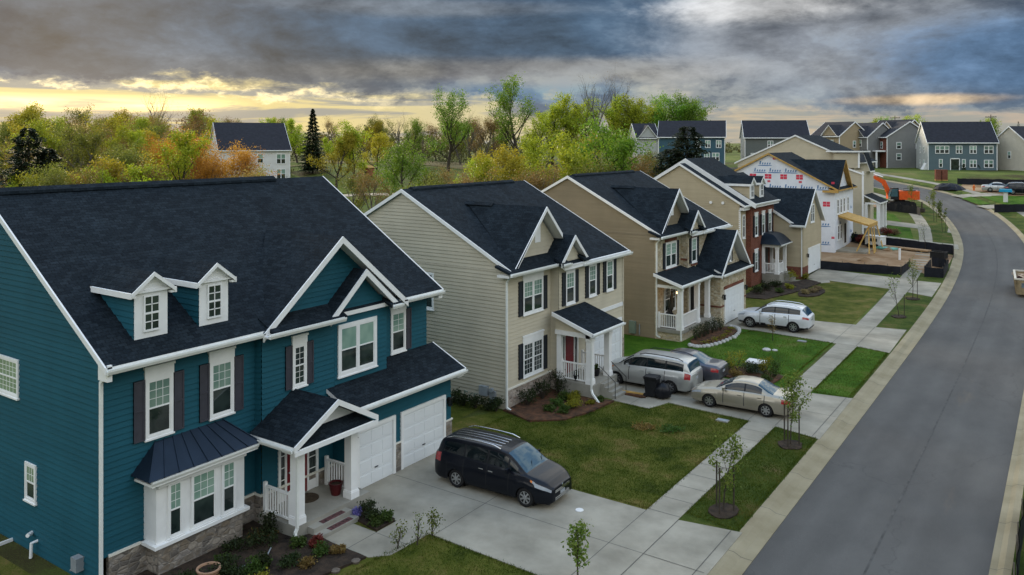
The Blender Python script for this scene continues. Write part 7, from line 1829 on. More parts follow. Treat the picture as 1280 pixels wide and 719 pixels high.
# teal house bed
for (u, v, r, h, m, lab) in ((-21.0, 13.6, .55, .5, SH_D, 'dark shrub under the left of the teal bay window'), (-20.9, 15.2, .5, .5, SH_D, 'dark shrub under the middle of the bay window'), (-21.3, 16.9, .55, .65, SH_D, 'dark shrub under the right end of the bay window'), (-21.6, 17.5, .35, .8, SH_D, 'dark upright shrub by the porch wall of the teal house'),
    (-20.3, 17.55, .3, .35, SH_G, 'small green plant by the porch downspout'), (-19.9, 17.9, .25, .3, SH_R, 'red flowering plant by the porch steps'), (-19.3, 17.6, .3, .4, SH_G, 'green tuft near the porch steps'), (-19.6, 16.6, .35, .35, SH_D, 'small dark tuft in the middle of the teal house bed'), (-19.5, 15.4, .4, .3, SH_Y, 'golden tuft at the front of the teal house bed'), (-19.2, 16.9, .3, .25, SH_O, 'rusty tuft near the lawn edge'), (-19.0, 18.0, .25, .25, SH_O, 'rusty tuft beside the front walk'), (-20.2, 14.2, .4, .3, SH_Y, 'golden plant beside the clay pot'), (-20.2, 16.0, .35, .4, SH_G, 'green plant behind the golden tuft')):
    shrub('shrub', u, v, r, h, m, lab)
rnd_ = random.Random(12)
for i in range(16):
    u, v = rnd_.uniform(-21.9, -19.2), rnd_.uniform(11.5, 17.3); shrub('shrub', u, v, rnd_.uniform(.25, .5), rnd_.uniform(.2, .5), rnd_.choice((SH_D, SH_D, SH_G, SH_O)), 'low dark bedding plant filling the bed below the teal bay window', n=380, group='low bedding plants below the bay window')
for (u, v, r, h, m, lab) in ((-20.35, 20.2, .22, .3, SH_B, 'blue and pink hydrangea beside the teal house steps'), (-20.0, 20.35, .32, .55, SH_D, 'dark leafy plant behind the hydrangea'), (-19.6, 20.25, .32, .45, SH_D, 'dark leafy plant in the middle of the driveway corner bed'), (-19.3, 20.0, .28, .3, SH_G, 'green clump at the front of the driveway corner bed'), (-19.2, 20.45, .25, .35, SH_G, 'green clump at the driveway edge of the corner bed')): shrub('shrub', u, v, r, h, m, lab, leaf=.07)
# beige house bed
for (u, v, r, h, m, lab) in ((-22.0, 33.4, .5, .75, SH_D, 'dark shrub at the left corner of the beige house bed'), (-21.9, 34.6, .55, .9, SH_D, 'dark rounded shrub under the beige house window'), (-21.7, 35.8, .65, 1.3, SH_D, 'tall dark shrub beside the beige porch'), (-20.9, 35.0, .4, .45, SH_G, 'low green shrub left of the golden pair'), (-20.2, 34.9, .40, .38, SH_Y, 'bright golden shrub, nearer the porch'), (-19.9, 34.2, .42, .38, SH_Y, 'bright golden shrub, nearer the lawn'), (-20.6, 35.6, .32, .35, SH_Y, 'small golden shrub by the porch corner'), (-20.7, 34.0, .38, .35, SH_OLV if False else SH_G, 'olive clump behind the golden shrubs'), (-20.6, 33.2, .32, .32, SH_G, 'green clump nearest the beige house corner'), (-19.9, 33.3, .30, .35, SH_G, 'green clump at the lawn edge of the bed'), (-19.3, 35.8, .25, .25, SH_G, 'small green clump near the beige porch steps'), (-19.5, 35.2, .25, .22, SH_Y, 'small golden clump near the downspout end')): shrub('shrub', u, v, r, h, m, lab)
for i, (u, v) in enumerate(((-25.3, 31.7), (-24.6, 31.65), (-23.9, 31.7), (-23.2, 31.75), (-22.8, 31.9))): shrub('shrub', u, v, .42, .55, SH_D, 'dark low hedge shrub along the side wall of the beige house', group='low hedge along the beige side wall')
# tan house bed
for i in range(7): shrub('shrub', -20.15 + .05 * i, 50.4 + i * .62, .42, .95, SH_D, 'dark upright hedge shrub along the tan house porch', n=200, group='hedge along the tan house porch')
for i in range(9): shrub('shrub', -18.95 - .02 * (i - 4) ** 2, 49.8 + i * .6, .28, .22, SH_O if i % 2 else SH_Y, 'rusty low plant edging the round bed' if i % 2 else 'golden low plant edging the round bed', n=90, group='low plants edging the round bed')
# bed between driveway 2 and the green lawn
for (u, v, r, h, m, lab) in ((-16.2, 44.5, .5, .6, SH_D, 'dark shrub at the left of the bed behind the sedans'), (-15.6, 45.0, .6, 1.1, SH_Y, 'tall golden shrub left of the white utility box'), (-14.7, 44.7, .55, .7, SH_D, 'dark rounded shrub in front of the white utility box'), (-14.0, 45.1, .5, 1.15, SH_Y, 'golden-green shrub right of the white utility box'), (-13.4, 44.9, .45, .9, SH_G, 'loose green shrub at the right end of the bed'), (-15.2, 43.9, .4, .4, SH_O, 'rusty low plant in the bed behind the sedans'), (-13.6, 44.0, .35, .4, SH_G, 'low green plant at the driveway edge of the bed')): shrub('shrub', u, v, r, h, m, lab)
# brick house bed
for (u, v, r, h, m, lab) in ((-21.9, 68.2, .6, .7, SH_D, 'dark shrub left of the brick house window'), (-21.7, 70.0, .6, .8, SH_D, 'dark shrub under the brick house window'), (-21.4, 72.0, .6, .7, SH_D, 'dark shrub beside the brick house porch'), (-20.4, 69.6, .45, .4, SH_G, 'green clump in the brick house bed'), (-20.1, 71.8, .45, .45, SH_Y, 'golden clump in front of the brick house porch'), (-21.2, 75.8, .7, .85, SH_Y, 'large golden shrub beside the brick house steps'), (-20.2, 77.2, .35, .6, SH_Y, 'golden shrub at the garage corner of the brick house'), (-18.4, 70.4, .45, .35, SH_T, 'pale ornamental grass left in the oval bed'), (-18.1, 71.4, .45, .35, SH_T, 'pale ornamental grass in the middle of the oval bed'), (-18.0, 72.5, .45, .35, SH_T, 'pale ornamental grass right in the oval bed')): shrub('shrub', u, v, r, h, m, lab, leaf=.11)
for (u, v, r, h, m, lab) in ((-21.5, 101.9, .8, 1.0, SH_D, 'dark shrub left in the far cream house bed'), (-20.2, 101.2, .7, .9, SH_R, 'reddish shrub in the far cream house bed'), (-19.0, 100.8, .7, .8, SH_G, 'green shrub at the front of the far cream house bed'), (-18.6, 107.6, .8, .9, SH_R, 'reddish shrub by the far cream porch'), (-17.8, 108.2, .7, .7, SH_T, 'pale shrub beside the reddish one')): shrub('shrub', u, v, r, h, m, lab, leaf=.16)
for (u, v, h) in ((-16.0, 188.6, 1.7), (-18.2, 187.6, 1.7)): shrub('shrub', u, v - 1.2, .9, h, SH_D, 'dark round shrub below the windows of the long blue-grey house', leaf=.3, z=6.7, group='shrubs below the blue-grey house')
# brown patch and tuft on the lawn
shrub('grass_clump', -15.9, 33.7, .55, .12, SH_O, 'brown dried patch of grass on the lawn', n=260, leaf=.12, cat='grass clump', group='clumps on the lawn'); shrub('grass_clump', -14.8, 34.1, .62, .16, SH_G, 'darker green tuft of grass beside the brown patch', n=300, leaf=.12, cat='grass clump', group='clumps on the lawn')

# mown grass blades on the nearest lawns
def grass():
    rnd = random.Random(3); mb = MB()
    polys = [([(-22, 26.5), (-12.35, 26.45), (-12.35, 37.3), (-16.3, 37.5), (-16.9, 36.25), (-18.6, 36.3), (-19.0, 33.4), (-22, 31.6)], 40000), ([(-11.05, 26.9), (-9.2, 26.6), (-9.2, 36.8), (-11.05, 37.2)], 14000), ([(-18.2, 12), (-11.2, 12), (-11.2, 20.4), (-17.5, 20.6), (-17.8, 18.5)], 18000), ([(-20.4, 46), (-12.7, 46), (-12.7, 54.8), (-18, 55.3)], 9000), ([(-11.05, 43.6), (-9.25, 43.6), (-9.3, 54.1), (-11.1, 54.7)], 5000)]
    def inside(p, poly):
        r = False
        for i in range(len(poly)):
            a, b = poly[i], poly[i - 1]
            if (a[1] > p[1]) != (b[1] > p[1]) and p[0] < (b[0] - a[0]) * (p[1] - a[1]) / (b[1] - a[1]) + a[0]: r = not r
        return r
    for poly, n in polys:
        u0, u1 = min(p[0] for p in poly), max(p[0] for p in poly); v0, v1 = min(p[1] for p in poly), max(p[1] for p in poly); k = 0
        while k < n:
            u, v = rnd.uniform(u0, u1), rnd.uniform(v0, v1)
            if not inside((u, v), poly): continue
            k += 1; z = T(u, v) + .008; a = rnd.uniform(0, 6.28); w = .012; h = rnd.uniform(.035, .075); dx, dy = math.cos(a) * w, math.sin(a) * w; lx, ly = rnd.uniform(-.03, .03), rnd.uniform(-.03, .03)
            mb.face([(u - dx, v - dy, z), (u + dx, v + dy, z), (u + lx, v + ly, z + h)])
    for poly, n in polys:
        for i in range(len(poly)):
            a, b = poly[i - 1], poly[i]; L = math.dist(a, b)
            for k in range(int(L * 90)):
                t = rnd.random(); u = a[0] + (b[0] - a[0]) * t + rnd.gauss(0, .045); v = a[1] + (b[1] - a[1]) * t + rnd.gauss(0, .045); z = T(u, v) + .008; q = rnd.uniform(0, 6.28); w = .013; h = rnd.uniform(.05, .10); dx, dy = math.cos(q) * w, math.sin(q) * w
                mb.face([(u - dx, v - dy, z), (u + dx, v + dy, z), (u + rnd.uniform(-.05, .05), v + rnd.uniform(-.05, .05), z + h)])
    o = mb.build('lawn_grass', GR_BLADE); tag(o, 'short mown grass blades on the front lawns', 'grass', kind='stuff')
GR_BLADE = grass_mat('grass_blades', [(.036, .062, .006), (.060, .092, .009), (.092, .118, .016), (.15, .130, .036)], .55)
grass()
# ------------------------------------------------------------------ things standing about
def bin_(u, v, rz, label):
    t = empty('wheeled_bin', (u, v, T(u, v) + .04), label, 'bin', 'bins by the front walk', rz)
    m = MB(); m.hexa([(-.24, -.26, .06), (.24, -.26, .06), (.24, .26, .06), (-.24, .26, .06), (-.29, -.33, .95), (.29, -.33, .95), (.29, .33, .95), (-.29, .33, .95)]); m.box(-.31, .31, -.35, .35, .90, .96); m.build('bin_body', BLACKP, t)
    m = MB(); m.prism([(-.33, -.37, .96), (-.33, .37, .96), (-.33, .30, 1.05), (-.33, -.30, 1.05)], (.66, 0, 0)); m.tube([(-.30, .38, 1.0), (.30, .38, 1.0)], .022, 8); m.build('lid', BLACKP, t)
    for s in (-.27, .27): m = MB(); m.disc((s, .26, .11), (1, 0, 0), .11, .05, 14); m.build('wheel', RUBBER, t)
bin_(-17.55, 38.12, R(95), 'black wheeled bin with lid, nearer the beige porch')
t = empty('rubbish_bag', (-17.0, 38.2, .05), 'bulging black rubbish bag beside the wheeled bin', 'rubbish bag', 'bins by the front walk')
rnd = random.Random(4); m = MB(); n = 16; prof = [(.18, 0), (.36, .08), (.42, .28), (.38, .50), (.26, .66), (.10, .74), (.05, .78), (.11, .86)]
for i, (r, z) in enumerate(prof):
    for k in range(n): a = 6.283 * k / n; q = r * (1 + .10 * math.sin(3 * a + i) + rnd.uniform(-.06, .06)); m.v.append((q * math.cos(a), q * math.sin(a), z + rnd.uniform(-.015, .015)))
for i in range(len(prof) - 1):
    for k in range(n): a = i * n + k; b = i * n + (k + 1) % n; m.f.append((a, b, b + n, a + n)); m.m.append(0)
m.f.append(tuple(reversed(range(n)))); m.m.append(0)
m.build('bag_body', pm('bag_plastic', (.010, .011, .014), .3, .2, 6), t, smooth=True); m = MB(); m.tube([(.06 * math.cos(a * .7), .06 * math.sin(a * .7), .775) for a in range(10)], .012, 5); m.build('tie', DARKM, t)
# pots, mat
def pot(u, v, z, r, h, mat, label, plant=None, name='plant_pot'):
    t = empty(name, (u, v, z), label, 'plant pot'); m = MB(); m.lathe((0, 0, 0), [(r * .68, 0), (r * .9, h * .5), (r, h * .9), (r * 1.08, h * .9), (r * 1.08, h), (r * .9, h), (r * .86, h * .85)], 18); m.build('pot', mat, t, smooth=False)
    m = MB(); m.disc((0, 0, h * .86), (0, 0, 1), r * .87, .01, 16); m.build('soil', MULCHD, t)
    if plant: m = MB(); leaf_cloud(m, [(0, 0, h + r * .6, r * .9)], 150, .09, r, random.Random(int(u * 9))); m.build('foliage', plant, t)
pot(-21.55, 20.35, .45, .24, .42, pm('oxblood_glaze', (.075, .012, .014), .3, .2, 4), 'dark red glazed pot on the teal porch')
pot(-20.95, 14.75, .04, .33, .40, pm('clay', (.36, .22, .14), .8, .15, 5), 'wide tan clay pot in the bed below the bay window')
pot(-20.5, 37.6, .74, .22, .36, BLACKP, 'dark planter with leafy plant on the beige porch', SH_G); pot(-20.9, 36.3, .74, .18, .3, BLACKP, 'small planter behind the beige porch railing', SH_D)
m = MB(); m.lathe((-22.15, 19.55, .455), [(.42, 0), (.42, .012), (.38, .016)], 26); tag(m.build('door_mat', pm('brown_mat', (.06, .045, .03), .95, .3, 9)), 'round brown mat before the front door of the teal house', 'door mat')
# hose on the teal bed, marker chalk on drive
m = MB(); m.tube([(-20.95, 14.9, .18), (-20.7, 15.4, .16), (-20.55, 16.0, .15), (-20.6, 16.6, .15), (-20.9, 17.0, .15)], .022, 6); tag(m.build('garden_hose', UTIL), 'grey garden hose lying in the bed below the bay window', 'hose')
m = MB(); m.lathe((-14.25, 24.95, .040), [(.15, 0), (.14, .015), (.06, .02)], 14); tag(m.build('white_stepping_disc', FWHITE), 'small white disc lying on the driveway in front of the black minivan', 'disc')
# porch umbrella and chairs at the tan house
t = empty('patio_umbrella', (-21.9, 50.6, .74), 'folded dark umbrella standing on the tan house porch', 'umbrella'); m = MB(); m.tube([(0, 0, 0), (0, 0, 2.3)], .025, 8); m.build('pole', DARKM, t); m = MB()
m.lathe((0, 0, 0), [(.03, 1.0), (.13, 1.08), (.15, 1.25), (.10, 1.9), (.05, 2.28)], 10)
m.build('canopy', pm('dark_canvas', (.035, .035, .03), .9, .2, 4), t); m = MB(); m.lathe((0, 0, 0), [(.25, 0), (.25, .06), (.05, .1)], 14); m.build('base', DARKM, t)
def chair(u, v, z, rz, label):
    t = empty('porch_chair', (u, v, z), label, 'chair', 'chairs on the tan house porch', rz); m = MB(); m.box(-.26, .26, -.25, .25, .40, .45); m.build('seat', DARKM, t); m = MB(); m.obox((-.27, 0, .74), (.03, 0, .0), (0, .26, 0), (-.05, 0, .32)); m.build('backrest', DARKM, t)
    for x in (-.23, .23):
        for y in (-.22, .22): m = MB(); m.box(x - .02, x + .02, y - .02, y + .02, 0, .40); m.build('leg', DARKM, t)
chair(-22.0, 51.3, .74, 0, 'dark metal chair by the tan house window'); chair(-21.6, 50.0, .74, 1.5, 'dark metal chair nearest the porch corner of the tan house')
# utility boxes and covers
t = empty('utility_box', (-14.6, 45.5, .03), 'white utility box standing among the shrubs behind the sedans', 'utility box'); m = MB(); t.scale = (.8, .8, .8); m.box(-.6, .6, -.35, .35, 0, .68); m.build('cabinet', UTILG, t); m = MB(); m.hexa([(-.66, -.42, .68), (.66, -.42, .68), (.66, .42, .68), (-.66, .42, .68), (-.62, -.36, .78), (.62, -.36, .78), (.62, .42, .80), (-.62, .42, .80)]); m.build('lid', FWHITE, t); m = MB(); m.box(-.02, .02, -.37, -.35, .2, .7); m.build('handle', DARKM, t)
def cover(u, v, mat, label, s=.28):
    t = empty('meter_cover', (u, v, T(u, v) + .02), label, 'meter cover', 'meter covers in the lawns'); m = MB(); m.box(-s, s, -s * .6, s * .6, -.1, .04); m.build('frame', CONCD, t); m = MB(); m.box(-s * .85, s * .85, -s * .48, s * .48, .04, .055); m.build('lid', mat, t)
cover(-13.35, 36.7, UTIL, 'grey meter cover in the olive lawn near the champagne sedan'); cover(-14.4, 54.1, UTIL, 'grey meter cover in the green lawn near the white SUV'); 
t = empty('boulder', (-15.6, 50.6, .02), 'pale pair of stones lying in the green lawn', 'stones'); m = MB(); m.lathe((0, 0, 0), [(.24, -.05), (.27, .06), (.18, .12), (.05, .15)], 9); m.build('large_stone', pm('pale_stone', (.42, .42, .40), .8, .2, 6), t); m = MB(); m.lathe((.45, .2, 0), [(.16, -.05), (.18, .04), (.08, .09)], 8); m.build('small_stone', MATS['pale_stone'], t)
# edging stones of the round bed
rnd = random.Random(8)
for i in range(24):
    a = -1.9 + i * .155; u, v = -19.6 + 1.15 * math.cos(a) + (.1 if a > 0 else 0), 52.2 + 3.35 * math.sin(a); t = rnd.uniform(.12, .19); m = MB(); m.lathe((0, 0, 0), [(t, -.05), (t * 1.05, .06), (t * .7, .14)], 7)
    o = m.build('edging_stone', pm('pale_stone', (.42, .42, .40), .8, .2, 6)); o.location = (u, v, T(u, v) + .02); tag(o, 'pale rough stone edging the round bed of the tan house', 'stone', 'stones edging the round bed')
for i in range(5):
    o = MB().lathe((0, 0, 0), [(.13, -.05), (.15, .02), (.08, .05)], 7).build('edging_stone', pm('dull_stone', (.12, .10, .08), .9, .2, 6)); u, v = -18.55 + i * .09, 15.0 + i * .75; o.location = (u, v, .06); tag(o, 'rough grey stone along the lawn edge of the teal house bed', 'stone', 'stones along the teal house bed')
m = MB(); m.beam((-20.0, 37.75, .12), (-17.9, 37.95, .12), .10, .10); tag(m.build('timber_edging', LUMBER), 'pale timber lying along the silver minivan side of the bed', 'timber')
# silt fences
def silt(name, pts, label, h=.85, step=2.0):
    t = empty(name, (pts[0][0], pts[0][1], T(*pts[0])), label, 'fence', 'black silt fences'); m = MB(); st = []; rnd = random.Random(int(abs(pts[0][0] * 7)))
    for a, b in zip(pts, pts[1:]):
        L = math.dist(a, b); n = max(1, int(L / .5))
        d = ((b[0] - a[0]) / L, (b[1] - a[1]) / L); nn = (-d[1], d[0])
        P = [(a[0] + (b[0] - a[0]) * k / n, a[1] + (b[1] - a[1]) * k / n) for k in range(n + 1)]; hs = [h * rnd.uniform(.93, 1.03) for _ in P]; ws = [rnd.uniform(-.05, .05) for _ in P]
        for k in range(n):
            for s in (.012, -.012):
                q = [(P[k][0] + nn[0] * s, P[k][1] + nn[1] * s, T(*P[k]) - .1), (P[k + 1][0] + nn[0] * s, P[k + 1][1] + nn[1] * s, T(*P[k + 1]) - .1), (P[k + 1][0] + nn[0] * (s + ws[k + 1]), P[k + 1][1] + nn[1] * (s + ws[k + 1]), T(*P[k + 1]) + hs[k + 1]), (P[k][0] + nn[0] * (s + ws[k]), P[k][1] + nn[1] * (s + ws[k]), T(*P[k]) + hs[k])]
                m.face(q if s < 0 else q[::-1])
        c = 0.0
        while c <= L: st.append((a[0] + d[0] * c + nn[0] * .05, a[1] + d[1] * c + nn[1] * .05)); c += step
    m.build('fabric', SILT, t, (pts[0][0], pts[0][1], T(*pts[0])))
    for (x, y) in st: m = MB(); m.box(x - .02, x + .02, y - .02, y + .02, T(x, y) - .1, T(x, y) + h + .14); m.build('stake', BARKL, t, (pts[0][0], pts[0][1], T(*pts[0])))
silt('silt_fence', [(-20.4, 83.4), (-13.2, 83.9), (-13.1, 88.0)], 'black silt fence along the near side of the building plot', .85)
silt('silt_fence', [(-11.4, 89.2), (-11.3, 84.1), (-9.75, 84.3), (-9.9, 89.2), (-11.4, 90.0)], 'black silt fence boxing in the corner by the pavement', .95)
silt('silt_fence', [(-21.6, 102.0), (-13.3, 99.4), (-10.4, 98.0), (-10.2, 95.8)], 'black silt fence along the far side of the building plot', .95)
silt('silt_fence', [(-23.6, 128.8), (-17.8, 125.4), (-17.2, 124.4)], 'black silt fence in front of the orange excavator', 1.1)
silt('silt_fence', [(-15.8, 154.6), (-6.0, 154.8), (0.5, 152.0)], 'long black silt fence below the blue-grey house', 1.0)
silt('silt_fence', [(-8.8, 130.2), (-5.2, 131.4), (1.0, 132.4)], 'black silt fence beside the right-hand driveway', 1.1)
silt('silt_fence', [(-1.30, 27.0), (-1.34, 30.0), (-1.30, 33.6)], 'black silt fence at the bottom right corner by the kerb', .95)
# building plot bits
def stack(u, v, rz, label, n, L, w, mat, name='lumber_stack', h=.05, layers=3):
    t = empty(name, (u, v, T(u, v) + .03), label, 'lumber', None, rz)
    for j in range(layers):
        for k in range(n): m = MB(); x0 = -w / 2 + w * k / n; m.box(-L / 2 + random.uniform(0, .15), L / 2 - random.uniform(0, .15), x0 + .008, x0 + w / n - .008, .1 + j * h, .1 + (j + 1) * h - .005); m.build('board', mat, t)
    for x in (-L * .35, L * .35): m = MB(); m.box(x - .05, x + .05, -w / 2, w / 2, 0, .1); m.build('bearer', LUMBER, t)
stack(-15.0, 98.6, R(-19), 'long low stack of boards on the building plot', 5, 5.2, .9, pm('weathered_board', (.34, .22, .12), .8, .2, 4))
t = empty('tool_trailer', (-18.3, 99.2, T(-18.3, 99.2)), 'small white boxy trailer with dark window on the building plot', 'trailer', None, R(-20)); m = MB(); m.box(-.9, .9, -.6, .6, .3, 1.25); m.build('trailer_body', FWHITE, t); m = MB(); m.box(-.35, .55, -.615, -.6, .7, 1.05); m.build('window', GLASSD, t); m = MB(); m.box(-.95, .95, -.65, .65, 1.25, 1.32); m.build('lid', WHITE, t)
for x in (-.5, .5): m = MB(); m.disc((x, -.6, .22), (0, 1, 0), .22, .1, 14); m.build('wheel', RUBBER, t)
t = empty('sheet_stack', (-16.9, 98.0, T(-16.9, 98.0)), 'low stack of pale turquoise sheets beside the white trailer', 'sheets', None, R(-20)); m = MB(); m.box(-1.0, 1.0, -.5, .5, .1, .28); m.build('sheet_pile', pm('turquoise_board', (.16, .42, .36), .6, .1, 2), t); m = MB(); m.box(-.9, -.8, -.5, .5, 0, .1); m.box(.8, .9, -.5, .5, 0, .1); m.build('bearer', LUMBER, t)
for (u, v, h, lab) in ((-14.7, 92.3, 1.1, 'white plastic standpipe in the middle of the building plot'),): t = empty('standpipe', (u, v, T(u, v)), lab, 'pipe'); m = MB(); m.tube([(0, 0, -.1), (0, 0, h)], .11, 10); m.build('pipe', WHITE, t); m = MB(); m.tube([(0, 0, h), (0, 0, h + .08)], .13, 10); m.build('cap', WHITE, t)
t = empty('shed_skip', (-11.4, 95.0, T(-11.4, 95.0)), 'low black open-topped skip beside the pavement of the building plot', 'skip', None, R(-15)); m = MB()
for q in ((-1, 1, -.7, -.62, .0, .9), (-1, 1, .62, .7, .0, .9), (-1, -.92, -.62, .62, 0, .9), (.92, 1, -.62, .62, 0, .9), (-.92, .92, -.62, .62, 0, .1)): m.box(*q)
t.scale = (.7, .7, .75); m.build('skip_body', BLACKP, t); m = MB(); m.box(-1.04, 1.04, -.74, -.62, .9, .95); m.box(-1.04, 1.04, .62, .74, .9, .95); m.build('rim', DARKM, t)
t = empty('pallet', (-10.75, 88.0, T(-10.75, 88.0) + .04), 'pale slatted pallet on the pavement corner', 'pallet', None, .1)
for k in range(5): m = MB(); m.box(-.6 + k * .26, -.6 + k * .26 + .15, -.5, .5, .1, .13); m.build('slat', FBEIGE, t)
for y in (-.45, 0, .38): m = MB(); m.box(-.6, .6, y, y + .08, 0, .1); m.build('bearer', LUMBER, t)
for (u, v, s, lab) in ((-17.6, 90.2, 1.1, 'heap of broken stones on the building plot'), (-16.6, 97.6, .9, 'small heap of soil by the timber props')):
    m = MB(); rnd = random.Random(int(-u)); n = 14
    for (r, z) in ((s, -.1), (s * .7, .16), (s * .3, .32), (.05, .36)):
        for k in range(n): a = 6.283 * k / n; q = r * rnd.uniform(.75, 1.2); m.v.append((q * math.cos(a), q * math.sin(a) * .8, z + rnd.uniform(-.04, .04)))
    for i in range(3):
        for k in range(n): a = i * n + k; b = i * n + (k + 1) % n; m.f.append((a, b, b + n, a + n)); m.m.append(0)
    o = m.build('earth_heap', DIRT); o.location = (u, v, T(u, v)); tag(o, lab, 'heap')
# dumpster on the road
def dumpster():
    t = empty('dumpster', (-2.75, 81.5, T(-2.75, 81.5) - .06), 'tan dumpster full of scrap standing on the right of the road', 'dumpster', None, R(4)); M_ = pm('tan_dumpster_paint', (.27, .21, .12), .6, .25, 1.5, bump=.2); m = MB()
    Wd, Lg, h = 1.15, 2.6, 1.35
    for s in (-1, 1): m.hexa([(s * Wd - .05, -Lg, .15), (s * Wd + .05, -Lg, .15), (s * Wd + .05, Lg, .15), (s * Wd - .05, Lg, .15), (s * (Wd + .12) - .05, -Lg, h), (s * (Wd + .12) + .05, -Lg, h), (s * (Wd + .12) + .05, Lg, h), (s * (Wd + .12) - .05, Lg, h)]); m.box(-Wd, Wd, s * Lg - .05, s * Lg + .05, .15, h)
    m.box(-Wd, Wd, -Lg, Lg, .12, .2); m.build('dumpster_body', M_, t)
    m = MB(); m.box(-Wd - .2, Wd + .2, -Lg - .1, -Lg + .08, h - .02, h + .1); m.box(-Wd - .2, Wd + .2, Lg - .08, Lg + .1, h - .02, h + .1)
    for s in (-1, 1): m.box(s * (Wd + .12) - .08, s * (Wd + .12) + .08, -Lg + .08, Lg - .08, h - .02, h + .1)
    m.build('rim', FBEIGE, t)
    m = MB()
    for s in (-1, 1):
        for k in range(6): y = -Lg + .3 + k * .95; m.hexa([(s * Wd - .1, y, .15), (s * Wd + .1, y, .15), (s * Wd + .1, y + .12, .15), (s * Wd - .1, y + .12, .15), (s * (Wd + .12) - .1, y, h), (s * (Wd + .12) + .1, y, h), (s * (Wd + .12) + .1, y + .12, h), (s * (Wd + .12) - .1, y + .12, h)])
    m.box(-.12, .12, -Lg - .1, -Lg - .05, .2, h); m.build('rib', M_, t)
    m = MB(); m.box(-.85, -.15, -Lg - .07, -Lg - .055, .72, 1.1); m.build('sign_plate', pm('grey_plate', (.12, .16, .19), .5, .3, 6), t)
    m = MB(); rnd = random.Random(3); m.box(-Wd + .06, Wd - .06, -Lg + .06, Lg - .06, .2, h - .35); m.build('rubble', pm('rust_rubble', (.09, .035, .03), .9, .3, 3), t)
    m = MB()
    for k in range(34): c = (rnd.uniform(-.9, .9), rnd.uniform(-2.3, 2.3), h - .25 + rnd.uniform(0, .2)); a = rnd.uniform(0, 3.1); m.obox(c, (math.cos(a) * rnd.uniform(.25, .7), math.sin(a) * rnd.uniform(.25, .7), rnd.uniform(-.1, .1)), (-math.sin(a) * .08, math.cos(a) * .08, 0), (0, 0, .02))
    m.build('scrap_wood', pm('scrap_wood_pale', (.42, .33, .24), .8, .35, 2), t)
dumpster()
# excavator
def excavator():
    t = empty('excavator', (-20.9, 131.0, T(-20.9, 131.0) + .04), 'orange excavator with raised bent boom beside the road bend', 'excavator', None, R(25)); ORG = pm('orange_machine_paint', (.68, .10, .02), .45, .12, 2)
    for s in (-1, 1):
        m = MB(); y = s * 1.15; pr = [(-1.9, .25), (-1.6, .0), (1.6, .0), (1.9, .25), (1.9, .6), (1.6, .85), (-1.6, .85), (-1.9, .6)]; m.prism([(x, y - .28, z) for x, z in pr], (0, .56, 0)); m.build('track', RUBBER, t)
        w = MB()
        for k in range(5): w.disc((-1.4 + k * .7, y + s * .29, .32), (0, 1, 0), .22, .05, 12)
        w.build('track_roller', DARKM, t)
    m = MB(); m.box(-1.1, 1.1, -.9, .9, .5, .9); m.disc((0, 0, 1.0), (0, 0, 1), .8, .25, 20); m.build('undercarriage', DARKM, t)
    m = MB(); m.prism([(2.3, -1.3, 1.15), (2.5, -1.0, 1.15), (2.5, 1.0, 1.15), (2.3, 1.3, 1.15), (-.4, 1.3, 1.15), (-.4, -1.3, 1.15)], (0, 0, 1.25)); m.box(-1.5, -.4, .2, 1.3, 1.15, 1.9); m.build('engine_housing', ORG, t)
    m = MB(); m.box(.4, 2.0, -.9, .9, 2.4, 2.5); m.tube([(1.7, .5, 2.4), (1.7, .5, 2.95)], .07, 8); m.tube([(.2, -1.2, 2.4), (.2, -1.2, 2.8), (2.3, -1.2, 2.8), (2.3, -1.2, 2.4)], .03, 6); m.build('exhaust', DARKM, t)
    m = MB(); m.hexa([(-1.6, -1.3, 1.15), (-.45, -1.3, 1.15), (-.45, -.1, 1.15), (-1.6, -.1, 1.15), (-1.3, -1.25, 2.85), (-.45, -1.25, 2.85), (-.45, -.15, 2.85), (-1.3, -.15, 2.85)]); c = m.build('cab', DARKM, t)
    m = MB(); m.hexa([(-1.56, -1.33, 1.6), (-.6, -1.33, 1.6), (-.6, -1.31, 1.6), (-1.56, -1.31, 1.6), (-1.36, -1.28, 2.7), (-.6, -1.28, 2.7), (-.6, -1.26, 2.7), (-1.36, -1.26, 2.7)]); m.hexa([(-1.64, -1.2, 1.6), (-1.62, -1.2, 1.6), (-1.62, -.2, 1.6), (-1.64, -.2, 1.6), (-1.38, -1.2, 2.7), (-1.36, -1.2, 2.7), (-1.36, -.2, 2.7), (-1.38, -.2, 2.7)]); m.build('cab_window', pm('cab_glass', (.05, .11, .13), .05, .2, 2), c)
    m = MB(); pr = [(-.9, 1.6), (-1.1, 2.2), (-1.9, 3.9), (-3.3, 4.55), (-4.1, 4.5), (-3.4, 4.1), (-2.3, 3.4), (-1.5, 1.6)]; m.prism([(x, .15, z) for x, z in pr], (0, .45, 0)); m.build('boom', ORG, t)
    m = MB(); pr = [(-3.7, 4.9), (-4.3, 4.75), (-5.7, 1.4), (-5.4, 1.25), (-3.75, 4.2)]; m.prism([(x, .18, z) for x, z in pr], (0, .38, 0)); m.build('stick', ORG, t)
    m = MB(); m.tube([(-1.3, .38, 1.7), (-2.2, .38, 3.1)], .09, 8); m.tube([(-2.2, .38, 4.35), (-3.8, .38, 4.9)], .08, 8); m.build('hydraulic_ram', CHROME, t)
    m = MB(); pr = [(-5.85, 1.5), (-5.2, 1.35), (-4.9, .7), (-5.2, .1), (-5.9, .05), (-5.5, .5), (-5.5, 1.0)]; m.prism([(x, -.2, z) for x, z in pr], (0, 1.15, 0)); m.build('bucket', pm('bucket_steel', (.35, .10, .04), .6, .3, 3), t)
excavator()
